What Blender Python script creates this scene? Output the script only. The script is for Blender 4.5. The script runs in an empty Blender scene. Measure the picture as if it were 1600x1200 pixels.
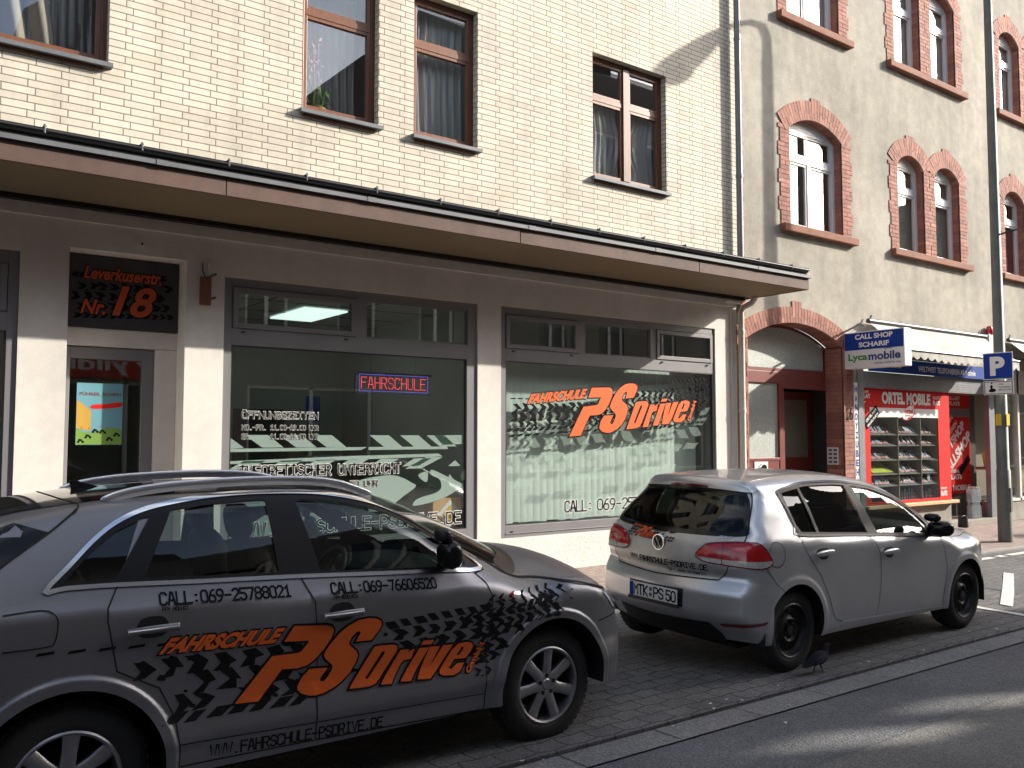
import bpy, math, random
import numpy as np
from mathutils import Vector, Matrix
from mathutils.geometry import delaunay_2d_cdt
random.seed(7); np.random.seed(7)
S = bpy.context.scene
C = S.collection
R = math.radians
# ------------------------------------------------------------------ camera, sky, sun, exposure
cam = bpy.data.objects.new('camera', bpy.data.cameras.new('camera'))
C.objects.link(cam)
cam.location = (0, 0, 1.8)
cam.rotation_euler = (R(93.5), 0, R(-36.2))
cam.data.sensor_width = 36.0
cam.data.lens = 31.185
cam.data.clip_end = 2000
S.camera = cam
SUN_EL, SUN_AZ = 25.2, 65.4            # azimuth from the street side (-Y) towards +X
w = bpy.data.worlds.new('World'); S.world = w; w.use_nodes = True
nt = w.node_tree; bg = nt.nodes['Background']
sky = nt.nodes.new('ShaderNodeTexSky'); sky.sky_type = 'NISHITA'; sky.sun_disc = False
sky.sun_elevation = R(SUN_EL); sky.sun_rotation = R(180 - SUN_AZ); sky.dust_density = 1.5
tc = nt.nodes.new('ShaderNodeTexCoord')
nz = nt.nodes.new('ShaderNodeTexNoise'); nz.inputs['Scale'].default_value = 2.2; nz.inputs['Detail'].default_value = 7
rp = nt.nodes.new('ShaderNodeValToRGB'); rp.color_ramp.elements[0].position = .50; rp.color_ramp.elements[1].position = .66
mx = nt.nodes.new('ShaderNodeMixRGB'); mx.inputs['Color2'].default_value = (9.0, 9.3, 9.9, 1)
nt.links.new(tc.outputs['Generated'], nz.inputs['Vector']); nt.links.new(nz.outputs['Fac'], rp.inputs['Fac'])
nt.links.new(rp.outputs['Color'], mx.inputs['Fac']); nt.links.new(sky.outputs['Color'], mx.inputs['Color1'])
vd = nt.nodes.new('ShaderNodeVectorMath'); vd.operation = 'DOT_PRODUCT'
vd.inputs[1].default_value = (math.sin(R(SUN_AZ)) * math.cos(R(SUN_EL)), -math.cos(R(SUN_AZ)) * math.cos(R(SUN_EL)), math.sin(R(SUN_EL)))
nt.links.new(tc.outputs['Generated'], vd.inputs[0])
mr = nt.nodes.new('ShaderNodeMapRange'); mr.inputs['From Min'].default_value = .92; mr.inputs['From Max'].default_value = 1.0; mr.inputs['To Min'].default_value = 1.0; mr.inputs['To Max'].default_value = 5.0
nt.links.new(vd.outputs['Value'], mr.inputs['Value'])
ml = nt.nodes.new('ShaderNodeMixRGB'); ml.blend_type = 'MULTIPLY'; ml.inputs['Fac'].default_value = 1
nt.links.new(mx.outputs['Color'], ml.inputs['Color1']); nt.links.new(mr.outputs[0], ml.inputs['Color2'])
nt.links.new(ml.outputs['Color'], bg.inputs['Color'])
bg.inputs['Strength'].default_value = 0.11
sl = bpy.data.lights.new('sun', 'SUN'); sl.energy = 5.0; sl.angle = R(0.53); sl.color = (1.0, .93, .82)
so = bpy.data.objects.new('sun', sl); C.objects.link(so)
sd = Vector((math.sin(R(SUN_AZ)) * math.cos(R(SUN_EL)), -math.cos(R(SUN_AZ)) * math.cos(R(SUN_EL)), math.sin(R(SUN_EL))))
so.rotation_euler = (-sd).to_track_quat('-Z', 'Y').to_euler(); so.location = (30, -20, 30)
S.view_settings.view_transform = 'Standard'; S.view_settings.look = 'None'
S.view_settings.exposure = 0.80; S.view_settings.gamma = 1.0
S.render.engine = 'CYCLES'
S.cycles.max_bounces = 10; S.cycles.transparent_max_bounces = 24
S.cycles.caustics_reflective = False; S.cycles.caustics_refractive = False

# ------------------------------------------------------------------ materials
def newmat(name):
    m = bpy.data.materials.new(name); m.use_nodes = True
    return m, m.node_tree, m.node_tree.nodes['Principled BSDF']
def L(nt, a, b): nt.links.new(a, b)
def node(nt, t, **kw):
    n = nt.nodes.new(t)
    for k, v in kw.items():
        if k in n.inputs: n.inputs[k].default_value = v
        else: setattr(n, k, v)
    return n
def wallvec(nt):      # (x + y, z) so a pattern runs on over faces square to either axis
    t = node(nt, 'ShaderNodeTexCoord'); s = node(nt, 'ShaderNodeSeparateXYZ'); L(nt, t.outputs['Object'], s.inputs[0])
    a = node(nt, 'ShaderNodeMath', operation='ADD'); L(nt, s.outputs[0], a.inputs[0]); L(nt, s.outputs[1], a.inputs[1])
    c = node(nt, 'ShaderNodeCombineXYZ'); L(nt, a.outputs[0], c.inputs[0]); L(nt, s.outputs[2], c.inputs[1])
    return t, c
def pbr(name, col, rough=.6, metal=0.0, coat=0.0, noise=None, bump=None, spec=.5, streak=None, emit=None, flake=None):
    m, nt, b = newmat(name)
    b.inputs['Base Color'].default_value = (*col, 1); b.inputs['Roughness'].default_value = rough
    b.inputs['Metallic'].default_value = metal; b.inputs['Coat Weight'].default_value = coat
    b.inputs['Coat Roughness'].default_value = .04
    b.inputs['Specular IOR Level'].default_value = spec
    t = node(nt, 'ShaderNodeTexCoord')
    prev = None
    if noise:
        for sc, amt in (noise if isinstance(noise, list) else [noise]):
            n = node(nt, 'ShaderNodeTexNoise', Scale=sc, Detail=6.0, Roughness=.6); L(nt, t.outputs['Object'], n.inputs['Vector'])
            mr = node(nt, 'ShaderNodeMapRange'); mr.inputs['From Min'].default_value = .3; mr.inputs['From Max'].default_value = .7
            mr.inputs['To Min'].default_value = 1 - amt; mr.inputs['To Max'].default_value = 1 + amt
            L(nt, n.outputs['Fac'], mr.inputs['Value'])
            mm = node(nt, 'ShaderNodeMixRGB', blend_type='MULTIPLY'); mm.inputs['Fac'].default_value = 1
            if prev is None: mm.inputs['Color1'].default_value = (*col, 1)
            else: L(nt, prev, mm.inputs['Color1'])
            L(nt, mr.outputs[0], mm.inputs['Color2']); prev = mm.outputs[0]
    if streak:
        mp = node(nt, 'ShaderNodeMapping'); mp.inputs['Scale'].default_value = (streak[0], streak[0], streak[0] * .12)
        L(nt, t.outputs['Object'], mp.inputs['Vector'])
        n = node(nt, 'ShaderNodeTexNoise', Scale=1.0, Detail=5.0); L(nt, mp.outputs[0], n.inputs['Vector'])
        mr = node(nt, 'ShaderNodeMapRange'); mr.inputs['From Min'].default_value = .45; mr.inputs['From Max'].default_value = .75
        mr.inputs['To Min'].default_value = 1; mr.inputs['To Max'].default_value = 1 - streak[1]
        L(nt, n.outputs['Fac'], mr.inputs['Value'])
        mm = node(nt, 'ShaderNodeMixRGB', blend_type='MULTIPLY'); mm.inputs['Fac'].default_value = 1
        if prev is None: mm.inputs['Color1'].default_value = (*col, 1)
        else: L(nt, prev, mm.inputs['Color1'])
        L(nt, mr.outputs[0], mm.inputs['Color2']); prev = mm.outputs[0]
    if prev is not None: L(nt, prev, b.inputs['Base Color'])
    if bump:
        n = node(nt, 'ShaderNodeTexNoise', Scale=bump[0], Detail=5.0); L(nt, t.outputs['Object'], n.inputs['Vector'])
        bp = node(nt, 'ShaderNodeBump'); bp.inputs['Strength'].default_value = bump[1]; bp.inputs['Distance'].default_value = bump[2] if len(bump) > 2 else .01
        L(nt, n.outputs['Fac'], bp.inputs['Height']); L(nt, bp.outputs[0], b.inputs['Normal'])
    if emit:
        b.inputs['Emission Color'].default_value = (*emit[0], 1); b.inputs['Emission Strength'].default_value = emit[1]
    return m
def brickmat(name, c1, c2, mortar, bw, rh, ms, off, rough=.75, dirt=.25, bump=.5, stain=.0, freq=2):
    m, nt, b = newmat(name)
    t, vec = wallvec(nt)
    br = node(nt, 'ShaderNodeTexBrick'); br.offset = off; br.offset_frequency = freq; br.squash = 1
    br.inputs['Scale'].default_value = 1; br.inputs['Mortar Size'].default_value = ms; br.inputs['Mortar Smooth'].default_value = .15
    br.inputs['Brick Width'].default_value = bw; br.inputs['Row Height'].default_value = rh
    br.inputs['Color1'].default_value = (*c1, 1); br.inputs['Color2'].default_value = (*c2, 1); br.inputs['Mortar'].default_value = (*mortar, 1)
    br.inputs['Bias'].default_value = -.2
    L(nt, vec.outputs[0], br.inputs['Vector'])
    n = node(nt, 'ShaderNodeTexNoise', Scale=1.1, Detail=8.0, Roughness=.65); L(nt, t.outputs['Object'], n.inputs['Vector'])
    mr = node(nt, 'ShaderNodeMapRange'); mr.inputs['From Min'].default_value = .3; mr.inputs['From Max'].default_value = .7
    mr.inputs['To Min'].default_value = 1 - dirt; mr.inputs['To Max'].default_value = 1.0
    L(nt, n.outputs['Fac'], mr.inputs['Value'])
    n2 = node(nt, 'ShaderNodeTexNoise', Scale=30.0, Detail=4.0); L(nt, t.outputs['Object'], n2.inputs['Vector'])
    mr2 = node(nt, 'ShaderNodeMapRange'); mr2.inputs['To Min'].default_value = .86; mr2.inputs['To Max'].default_value = 1.1
    L(nt, n2.outputs['Fac'], mr2.inputs['Value'])
    mu = node(nt, 'ShaderNodeMath', operation='MULTIPLY'); L(nt, mr.outputs[0], mu.inputs[0]); L(nt, mr2.outputs[0], mu.inputs[1])
    mm = node(nt, 'ShaderNodeMixRGB', blend_type='MULTIPLY'); mm.inputs['Fac'].default_value = 1
    fac = mu.outputs[0]
    if stain:                             # rain streaks running down the wall
        mp = node(nt, 'ShaderNodeMapping'); mp.inputs['Scale'].default_value = (5, 5, .35); L(nt, t.outputs['Object'], mp.inputs['Vector'])
        n3 = node(nt, 'ShaderNodeTexNoise', Scale=1.0, Detail=5.0); L(nt, mp.outputs[0], n3.inputs['Vector'])
        m3 = node(nt, 'ShaderNodeMapRange'); m3.inputs['From Min'].default_value = .48; m3.inputs['From Max'].default_value = .72; m3.inputs['To Min'].default_value = 1; m3.inputs['To Max'].default_value = 1 - stain
        L(nt, n3.outputs['Fac'], m3.inputs['Value']); mu3 = node(nt, 'ShaderNodeMath', operation='MULTIPLY'); L(nt, fac, mu3.inputs[0]); L(nt, m3.outputs[0], mu3.inputs[1]); fac = mu3.outputs[0]
    L(nt, br.outputs['Color'], mm.inputs['Color1']); L(nt, fac, mm.inputs['Color2'])
    L(nt, mm.outputs[0], b.inputs['Base Color']); b.inputs['Roughness'].default_value = rough
    b.inputs['Specular IOR Level'].default_value = .25
    inv = node(nt, 'ShaderNodeMath', operation='SUBTRACT'); inv.inputs[0].default_value = 1; L(nt, br.outputs['Fac'], inv.inputs[1])
    ad = node(nt, 'ShaderNodeMath', operation='MULTIPLY_ADD'); L(nt, n2.outputs['Fac'], ad.inputs[0]); ad.inputs[1].default_value = .25; L(nt, inv.outputs[0], ad.inputs[2])
    bp = node(nt, 'ShaderNodeBump'); bp.inputs['Strength'].default_value = bump; bp.inputs['Distance'].default_value = .006
    L(nt, ad.outputs[0], bp.inputs['Height']); L(nt, bp.outputs[0], b.inputs['Normal'])
    return m
def glass(name, tint, refl=.055, rough=0.0, haze=0.0, hazecol=(.5, .6, .55)):
    m, nt, b = newmat(name); nt.nodes.remove(b)
    out = nt.nodes['Material Output']
    tr = node(nt, 'ShaderNodeBsdfTransparent'); tr.inputs[0].default_value = (*tint, 1)
    gl = node(nt, 'ShaderNodeBsdfGlossy'); gl.inputs['Roughness'].default_value = rough; gl.inputs[0].default_value = (1, 1, 1, 1)
    fr = node(nt, 'ShaderNodeLayerWeight')                 # same strength from either side of a thin pane
    pw = node(nt, 'ShaderNodeMath', operation='POWER'); pw.inputs[1].default_value = 5.0; L(nt, fr.outputs['Facing'], pw.inputs[0])
    ms = node(nt, 'ShaderNodeMath', operation='MULTIPLY_ADD'); ms.inputs[1].default_value = 1.0; ms.inputs[2].default_value = refl; ms.use_clamp = True
    L(nt, pw.outputs[0], ms.inputs[0])
    mix = node(nt, 'ShaderNodeMixShader'); L(nt, ms.outputs[0], mix.inputs[0])
    src = tr.outputs[0]
    if haze > 0:
        df = node(nt, 'ShaderNodeBsdfDiffuse'); df.inputs[0].default_value = (*hazecol, 1)
        tl = node(nt, 'ShaderNodeBsdfTranslucent'); tl.inputs[0].default_value = (*hazecol, 1)
        m0 = node(nt, 'ShaderNodeMixShader'); m0.inputs[0].default_value = .35; L(nt, df.outputs[0], m0.inputs[1]); L(nt, tl.outputs[0], m0.inputs[2])
        m1 = node(nt, 'ShaderNodeMixShader'); m1.inputs[0].default_value = haze; L(nt, tr.outputs[0], m1.inputs[1]); L(nt, m0.outputs[0], m1.inputs[2]); src = m1.outputs[0]
    L(nt, src, mix.inputs[1]); L(nt, gl.outputs[0], mix.inputs[2]); L(nt, mix.outputs[0], out.inputs[0])
    return m
M = {}
M['tile'] = brickmat('cream_clinker', (.76, .70, .58), (.65, .59, .485), (.25, .215, .17), .281, .0725, .006, .23, rough=.72, dirt=.24, bump=.6, stain=.16)
M['plaster'] = pbr('grey_beige_plaster', (.385, .355, .30), .92, noise=[(.7, .20), (5, .14), (60, .12)], bump=(70, .6, .012), streak=(2.6, .22))
M['white_wall'] = pbr('white_render', (.74, .70, .65), .9, streak=(2.4, .10), noise=[(.9, .08), (9, .05)], bump=(160, .5, .006))
M['plinth'] = pbr('white_plinth', (.74, .71, .65), .9, noise=[(3, .06), (22, .08)], bump=(45, .7, .015))
M['redbrick'] = pbr('red_brick', (.40, .15, .095), .85, noise=[(6, .25), (90, .15)], bump=(90, .5, .006))
M['mortar'] = pbr('brick_mortar', (.16, .12, .095), .95, noise=(30, .15))
M['stone'] = pbr('red_sandstone', (.25, .105, .062), .85, noise=[(5, .2), (60, .12)], bump=(60, .4, .006))
M['archbrick'] = brickmat('arch_jamb_brick', (.36, .14, .10), (.28, .11, .08), (.13, .10, .085), .25, .077, .008, .5, bump=.6)
M['frame'] = pbr('grey_window_frame', (.20, .195, .205), .45, noise=(3, .05))
M['darkwood'] = pbr('brown_wood_frame', (.13, .043, .018), .4, coat=.15, streak=(30, .3), noise=(8, .2))
M['darkwood2'] = pbr('brown_wood_sash', (.19, .072, .032), .4, coat=.15, streak=(30, .3))
M['whiteframe'] = pbr('white_window_frame', (.78, .78, .78), .35)
M['zinc'] = pbr('zinc_sheet', (.15, .157, .17), .65, metal=.3, noise=[(3, .15), (30, .08)])
M['dark'] = pbr('dark_gap', (.012, .011, .010), .9)
M['darkmetal'] = pbr('dark_metal', (.06, .06, .065), .45, metal=.5)
M['fascia'] = pbr('brown_fascia', (.118, .070, .055), .75, noise=[(1.2, .18), (12, .10)], streak=(4, .22))
M['soffit'] = brickmat('beige_soffit_boards', (.26, .205, .13), (.24, .19, .118), (.06, .045, .03), 60, .075, .006, 0, rough=.6, dirt=.15, bump=.4)
M['pipe_grey'] = pbr('grey_downpipe', (.20, .205, .22), .5, metal=.3, noise=(6, .12))
M['pipe_white'] = pbr('painted_downpipe', (.66, .63, .58), .6, noise=(8, .08))
M['curtain'] = pbr('net_curtain', (.62, .60, .56), .9)
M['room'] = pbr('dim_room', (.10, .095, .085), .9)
M['sky_pane_w'] = pbr('white_sky_reflection', (.80, .80, .80), .8)  # white sheet behind upper panes, in place of reflected sky
M['glass'] = glass('window_glass', (.95, .97, .965), refl=.13)
M['glass_shop'] = glass('shop_glass', (.95, .972, .962), refl=.11)
M['glass_door'] = glass('door_glass', (.80, .84, .82))
M['frost'] = glass('frosted_film', (.55, .7, .64), haze=.82, hazecol=(.46, .60, .54))
M['frost_door'] = pbr('frosted_door_glass', (.42, .46, .42), .35, noise=[(70, .25), (30, .15)], bump=(120, .8, .01))
M['red_paint'] = pbr('red_brown_door_paint', (.20, .045, .035), .45, noise=(5, .12))
M['white'] = pbr('white_plastic', (.80, .80, .79), .45)
M['white_ink'] = pbr('white_lettering', (.82, .82, .80), .8, spec=.15)
M['black_ink'] = pbr('black_lettering', (.010, .010, .011), .85, spec=.12)
M['black_film'] = pbr('black_tread_film', (.011, .011, .012), .8, spec=.08, noise=(12, .2))
M['grey_film'] = pbr('grey_tread_film', (.12, .125, .12), .5)
M['orange'] = pbr('orange_film', (.72, .125, .018), .42)
M['orange_dull'] = pbr('dull_orange_film', (.60, .085, .02), .5)
M['sign_grey'] = pbr('dark_grey_sign', (.045, .043, .045), .5, noise=(6, .15))
M['blue'] = pbr('blue_sign', (.010, .050, .30), .7, spec=.2)
M['green'] = pbr('green_lettering', (.06, .32, .05), .5)
M['navy'] = pbr('navy_lettering', (.02, .05, .22), .5)
M['red'] = pbr('red_board', (.62, .022, .018), .75, spec=.15, noise=(2, .05))
M['wood_l'] = pbr('light_wood_ledge', (.62, .40, .20), .55, streak=(20, .2))
M['concrete'] = pbr('concrete', (.30, .275, .24), .9, noise=[(2, .2), (40, .12)], bump=(60, .4, .008))
M['mint'] = pbr('pale_mint_blind', (.76, .87, .815), .85, noise=(4, .05))
M['ceil'] = pbr('ceiling_tile', (.42, .45, .42), .9)
M['lamp_on'] = pbr('ceiling_lamp', (.8, .8, .8), .5, emit=((.80, 1.0, .93), .75))
M['led_r'] = pbr('red_led', (.3, .02, .02), .5, emit=((1.0, .08, .12), 1.1))
M['led_b'] = pbr('blue_led', (.02, .02, .3), .5, emit=((.16, .18, 1.0), 1.0))
M['shelf'] = pbr('display_shelf', (.30, .25, .18), .6)
M['black'] = pbr('black_plastic', (.015, .015, .016), .4)
M['black_gloss'] = pbr('black_gloss', (.008, .008, .009), .18, spec=.35)
M['pillar'] = pbr('black_pillar_film', (.008, .008, .009), .40, spec=.2)
M['sill_glint'] = pbr('painted_sill_glint', (.70, .71, .74), .35, metal=.2)  # pale colour paints the sky glint on a sill bevel
M['roof_glass'] = pbr('black_roof_glass', (.010, .010, .011), .06, coat=.5)
M['chrome'] = pbr('chrome_trim', (.80, .81, .83), .16, metal=1)
M['alu'] = pbr('satin_aluminium', (.86, .87, .90), .26, metal=.65)
M['rim'] = pbr('alloy_rim', (.34, .34, .36), .38, metal=.9, noise=(30, .15))
M['steelrim'] = pbr('black_steel_rim', (.022, .022, .023), .42, metal=.2, noise=(20, .25))
M['tyre'] = pbr('tyre_rubber', (.016, .016, .016), .82, noise=[(12, .3), (80, .2)], bump=(120, .3, .004))
M['well'] = pbr('wheel_well', (.010, .010, .010), .9)
M['carglass'] = glass('car_glass', (.50, .58, .56), refl=.06)
M['cardark'] = glass('tinted_car_glass', (.09, .115, .108), refl=.03)
M['seat'] = pbr('brown_leather', (.085, .045, .028), .6)
M['seatgrey'] = pbr('dark_seat_cloth', (.03, .03, .032), .85)
M['redlens'] = pbr('red_lens', (.48, .006, .010), .12, coat=.7, noise=(14, .3))
M['darkredlens'] = pbr('dark_red_lens', (.16, .006, .008), .15, coat=.6)
M['clearlens'] = pbr('clear_lens', (.55, .53, .50), .15, coat=.8, noise=(40, .25))
M['headlens'] = pbr('headlamp_lens', (.62, .67, .74), .12, coat=.9, noise=(20, .25))

# ------------------------------------------------------------------ mesh helpers
class MB:
    def __init__(s): s.v = []; s.f = []; s.m = []
    def add(s, vs, fs, m=0):
        o = len(s.v); s.v += [tuple(map(float, p)) for p in vs]; s.f += [tuple(i + o for i in f) for f in fs]; s.m += [m] * len(fs); return s
    def box(s, x0, x1, y0, y1, z0, z1, m=0):
        x0, x1 = min(x0, x1), max(x0, x1); y0, y1 = min(y0, y1), max(y0, y1); z0, z1 = min(z0, z1), max(z0, z1)
        v = [(x0, y0, z0), (x1, y0, z0), (x1, y1, z0), (x0, y1, z0), (x0, y0, z1), (x1, y0, z1), (x1, y1, z1), (x0, y1, z1)]
        return s.add(v, [(0, 3, 2, 1), (4, 5, 6, 7), (0, 1, 5, 4), (1, 2, 6, 5), (2, 3, 7, 6), (3, 0, 4, 7)], m)
    def obox(s, o, u, v, w_, m=0):        # corner o, edge vectors u, v, w
        o, u, v, w_ = Vector(o), Vector(u), Vector(v), Vector(w_)
        p = [o, o + u, o + u + v, o + v]; p += [q + w_ for q in p]
        return s.add(p, [(0, 3, 2, 1), (4, 5, 6, 7), (0, 1, 5, 4), (1, 2, 6, 5), (2, 3, 7, 6), (3, 0, 4, 7)], m)
    def quad(s, a, b, c, d, m=0): return s.add([a, b, c, d], [(0, 1, 2, 3)], m)
    def prism(s, poly, y0, y1, m=0):      # polygon in (x, z), counter-clockwise, run from y0 (front) to y1
        n = len(poly)
        v = [(p[0], y0, p[1]) for p in poly] + [(p[0], y1, p[1]) for p in poly]
        return s.add(v, [tuple(range(n)), tuple(range(2 * n - 1, n - 1, -1))] + [(i, i + n, (i + 1) % n + n, (i + 1) % n) for i in range(n)], m)
    def tube(s, pts, r, n=8, m=0):
        pts = [Vector(p) for p in pts]; k = len(pts); rs = r if isinstance(r, (list, tuple)) else [r] * k
        vs = []; ref = None
        for i, p in enumerate(pts):
            d = (pts[min(i + 1, k - 1)] - pts[max(i - 1, 0)]).normalized()
            if ref is None: ref = d.orthogonal().normalized()
            ref = (ref - d * ref.dot(d)).normalized(); b = d.cross(ref)
            for j in range(n):
                a = 2 * math.pi * j / n; vs.append(p + (ref * math.cos(a) + b * math.sin(a)) * rs[i])
        fs = [(i * n + j, i * n + (j + 1) % n, (i + 1) * n + (j + 1) % n, (i + 1) * n + j) for i in range(k - 1) for j in range(n)]
        fs += [tuple(range(n - 1, -1, -1)), tuple(range((k - 1) * n, k * n))]
        return s.add(vs, fs, m)
    def lathe(s, o, ax, prof, n=24, m=0):  # prof: (radius, height along ax)
        o = Vector(o); ax = Vector(ax).normalized(); u = ax.orthogonal().normalized(); b = ax.cross(u)
        vs = []
        for r, h in prof:
            for j in range(n):
                a = 2 * math.pi * j / n; vs.append(o + ax * h + (u * math.cos(a) + b * math.sin(a)) * r)
        k = len(prof)
        fs = [(i * n + j, i * n + (j + 1) % n, (i + 1) * n + (j + 1) % n, (i + 1) * n + j) for i in range(k - 1) for j in range(n)]
        return s.add(vs, fs, m)
    def build(s, name, mats, parent=None, smooth=None, bevel=None):
        me = bpy.data.meshes.new(name); me.from_pydata(s.v, [], s.f)
        mats = mats if isinstance(mats, (list, tuple)) else [mats]
        for q in mats: me.materials.append(M[q] if isinstance(q, str) else q)
        me.polygons.foreach_set('material_index', s.m)
        if smooth is not None:
            me.polygons.foreach_set('use_smooth', [True] * len(me.polygons)); me.set_sharp_from_angle(angle=R(smooth))
        me.update()
        o = bpy.data.objects.new(name, me); C.objects.link(o); attach(o, parent)
        if bevel:
            b = o.modifiers.new('bevel', 'BEVEL'); b.width = bevel; b.segments = 2; b.limit_method = 'ANGLE'
        return o
def origin_of(o):
    t = Vector((0, 0, 0))
    while o: t += o.location; o = o.parent
    return t
def attach(o, parent):
    # parts are modelled in world coordinates; a thing's Empty stands at its base
    if parent is None: return
    o.parent = parent; o.location = -origin_of(parent) if parent.type == 'EMPTY' else (0, 0, 0)
def tag(o, label, cat, group=None):
    o['label'] = label; o['category'] = cat
    if group: o['group'] = group
    return o
def thing(name, label, cat, loc=(0, 0, 0), group=None):
    o = bpy.data.objects.new(name, None); C.objects.link(o); o.location = loc; o.empty_display_size = .2
    return tag(o, label, cat, group)
def copy_tree(o, parent=None):
    c = o.copy(); C.objects.link(c)
    if parent: c.parent = parent
    for ch in list(o.children): copy_tree(ch, c)
    return c
def inpoly(pts, poly):
    pts = np.asarray(pts, float); x, y = pts[:, 0], pts[:, 1]; c = np.zeros(len(pts), bool); n = len(poly)
    for i in range(n):
        x0, y0 = poly[i]; x1, y1 = poly[(i + 1) % n]
        if y0 == y1: continue
        k = (y0 > y) != (y1 > y)
        c ^= k & (x < (x1 - x0) * (y - y0) / (y1 - y0) + x0)
    return c
def cdt(loops, grid=None, extra=None):
    """triangulate the area inside loops[0] and outside the others; returns verts (2D) and triangles"""
    vs = []; es = []
    for lp in loops:
        o = len(vs); n = len(lp); vs += [Vector((p[0], p[1])) for p in lp]; es += [(o + i, o + (i + 1) % n) for i in range(n)]
    nb = len(vs)
    if grid:
        a = np.array([tuple(v) for v in vs]); x0, y0 = a.min(0); x1, y1 = a.max(0)
        gx, gy = np.meshgrid(np.arange(x0 + grid * .5, x1, grid), np.arange(y0 + grid * .5, y1, grid))
        g = np.stack([gx.ravel(), gy.ravel()], 1); k = inpoly(g, loops[0])
        for h in loops[1:]: k &= ~inpoly(g, h)
        g = g[k]
        if len(g):
            d = np.full(len(g), 9.)
            for q in a: d = np.minimum(d, np.hypot(g[:, 0] - q[0], g[:, 1] - q[1]))
            g = g[d > grid * .45]; vs += [Vector((p[0], p[1])) for p in g]
    if extra is not None and len(extra):
        e = np.asarray(extra, float); k = inpoly(e, loops[0])
        for h in loops[1:]: k &= ~inpoly(e, h)
        e = e[k]; a = np.array([tuple(v) for v in vs[:nb]])
        if len(e):
            d = np.min(np.hypot(e[:, None, 0] - a[None, :, 0], e[:, None, 1] - a[None, :, 1]), 1); vs += [Vector((p[0], p[1])) for p in e[d > .008]]
    r = delaunay_2d_cdt(vs, es, [], 0, 1e-6)
    V = [tuple(v) for v in r[0]]; F = [tuple(f) for f in r[2]]
    cen = np.array([np.mean([V[i] for i in f], 0) for f in F]); k = inpoly(cen, loops[0])
    for h in loops[1:]: k &= ~inpoly(cen, h)
    F2 = []
    for f, q in zip(F, k):
        if not q: continue
        a, b, c = (V[i] for i in f)
        ar = (b[0] - a[0]) * (c[1] - a[1]) - (c[0] - a[0]) * (b[1] - a[1])
        if abs(ar) < 1e-9: continue
        F2.append(f if ar > 0 else f[::-1])
    return V, F2, r[3]
def arc_open(x0, x1, z0, zs, zc, n=12):   # opening with a segmental arched head, counter-clockwise
    cx = (x0 + x1) / 2; hw = (x1 - x0) / 2; h = zc - zs; r = (hw * hw + h * h) / (2 * h); cz = zc - r; a0 = math.asin(hw / r)
    return [(x0, z0), (x1, z0)] + [(cx + r * math.sin(a0 - 2 * a0 * i / n), cz + r * math.cos(a0 - 2 * a0 * i / n)) for i in range(n + 1)]
def rect(x0, x1, z0, z1): return [(x0, z0), (x1, z0), (x1, z1), (x0, z1)]
def wall(mb, outline, holes, Y, m=0):     # holes: (polygon, reveal depth, reveal material)
    V, F, _ = cdt([outline] + [h[0] for h in holes])
    mb.add([(v[0], Y, v[1]) for v in V], F, m)
    for poly, dep, rm in holes:
        n = len(poly)
        for i in range(n):
            a, b = poly[i], poly[(i + 1) % n]
            mb.quad((a[0], Y, a[1]), (b[0], Y, b[1]), (b[0], Y + dep, b[1]), (a[0], Y + dep, a[1]), rm)
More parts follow.
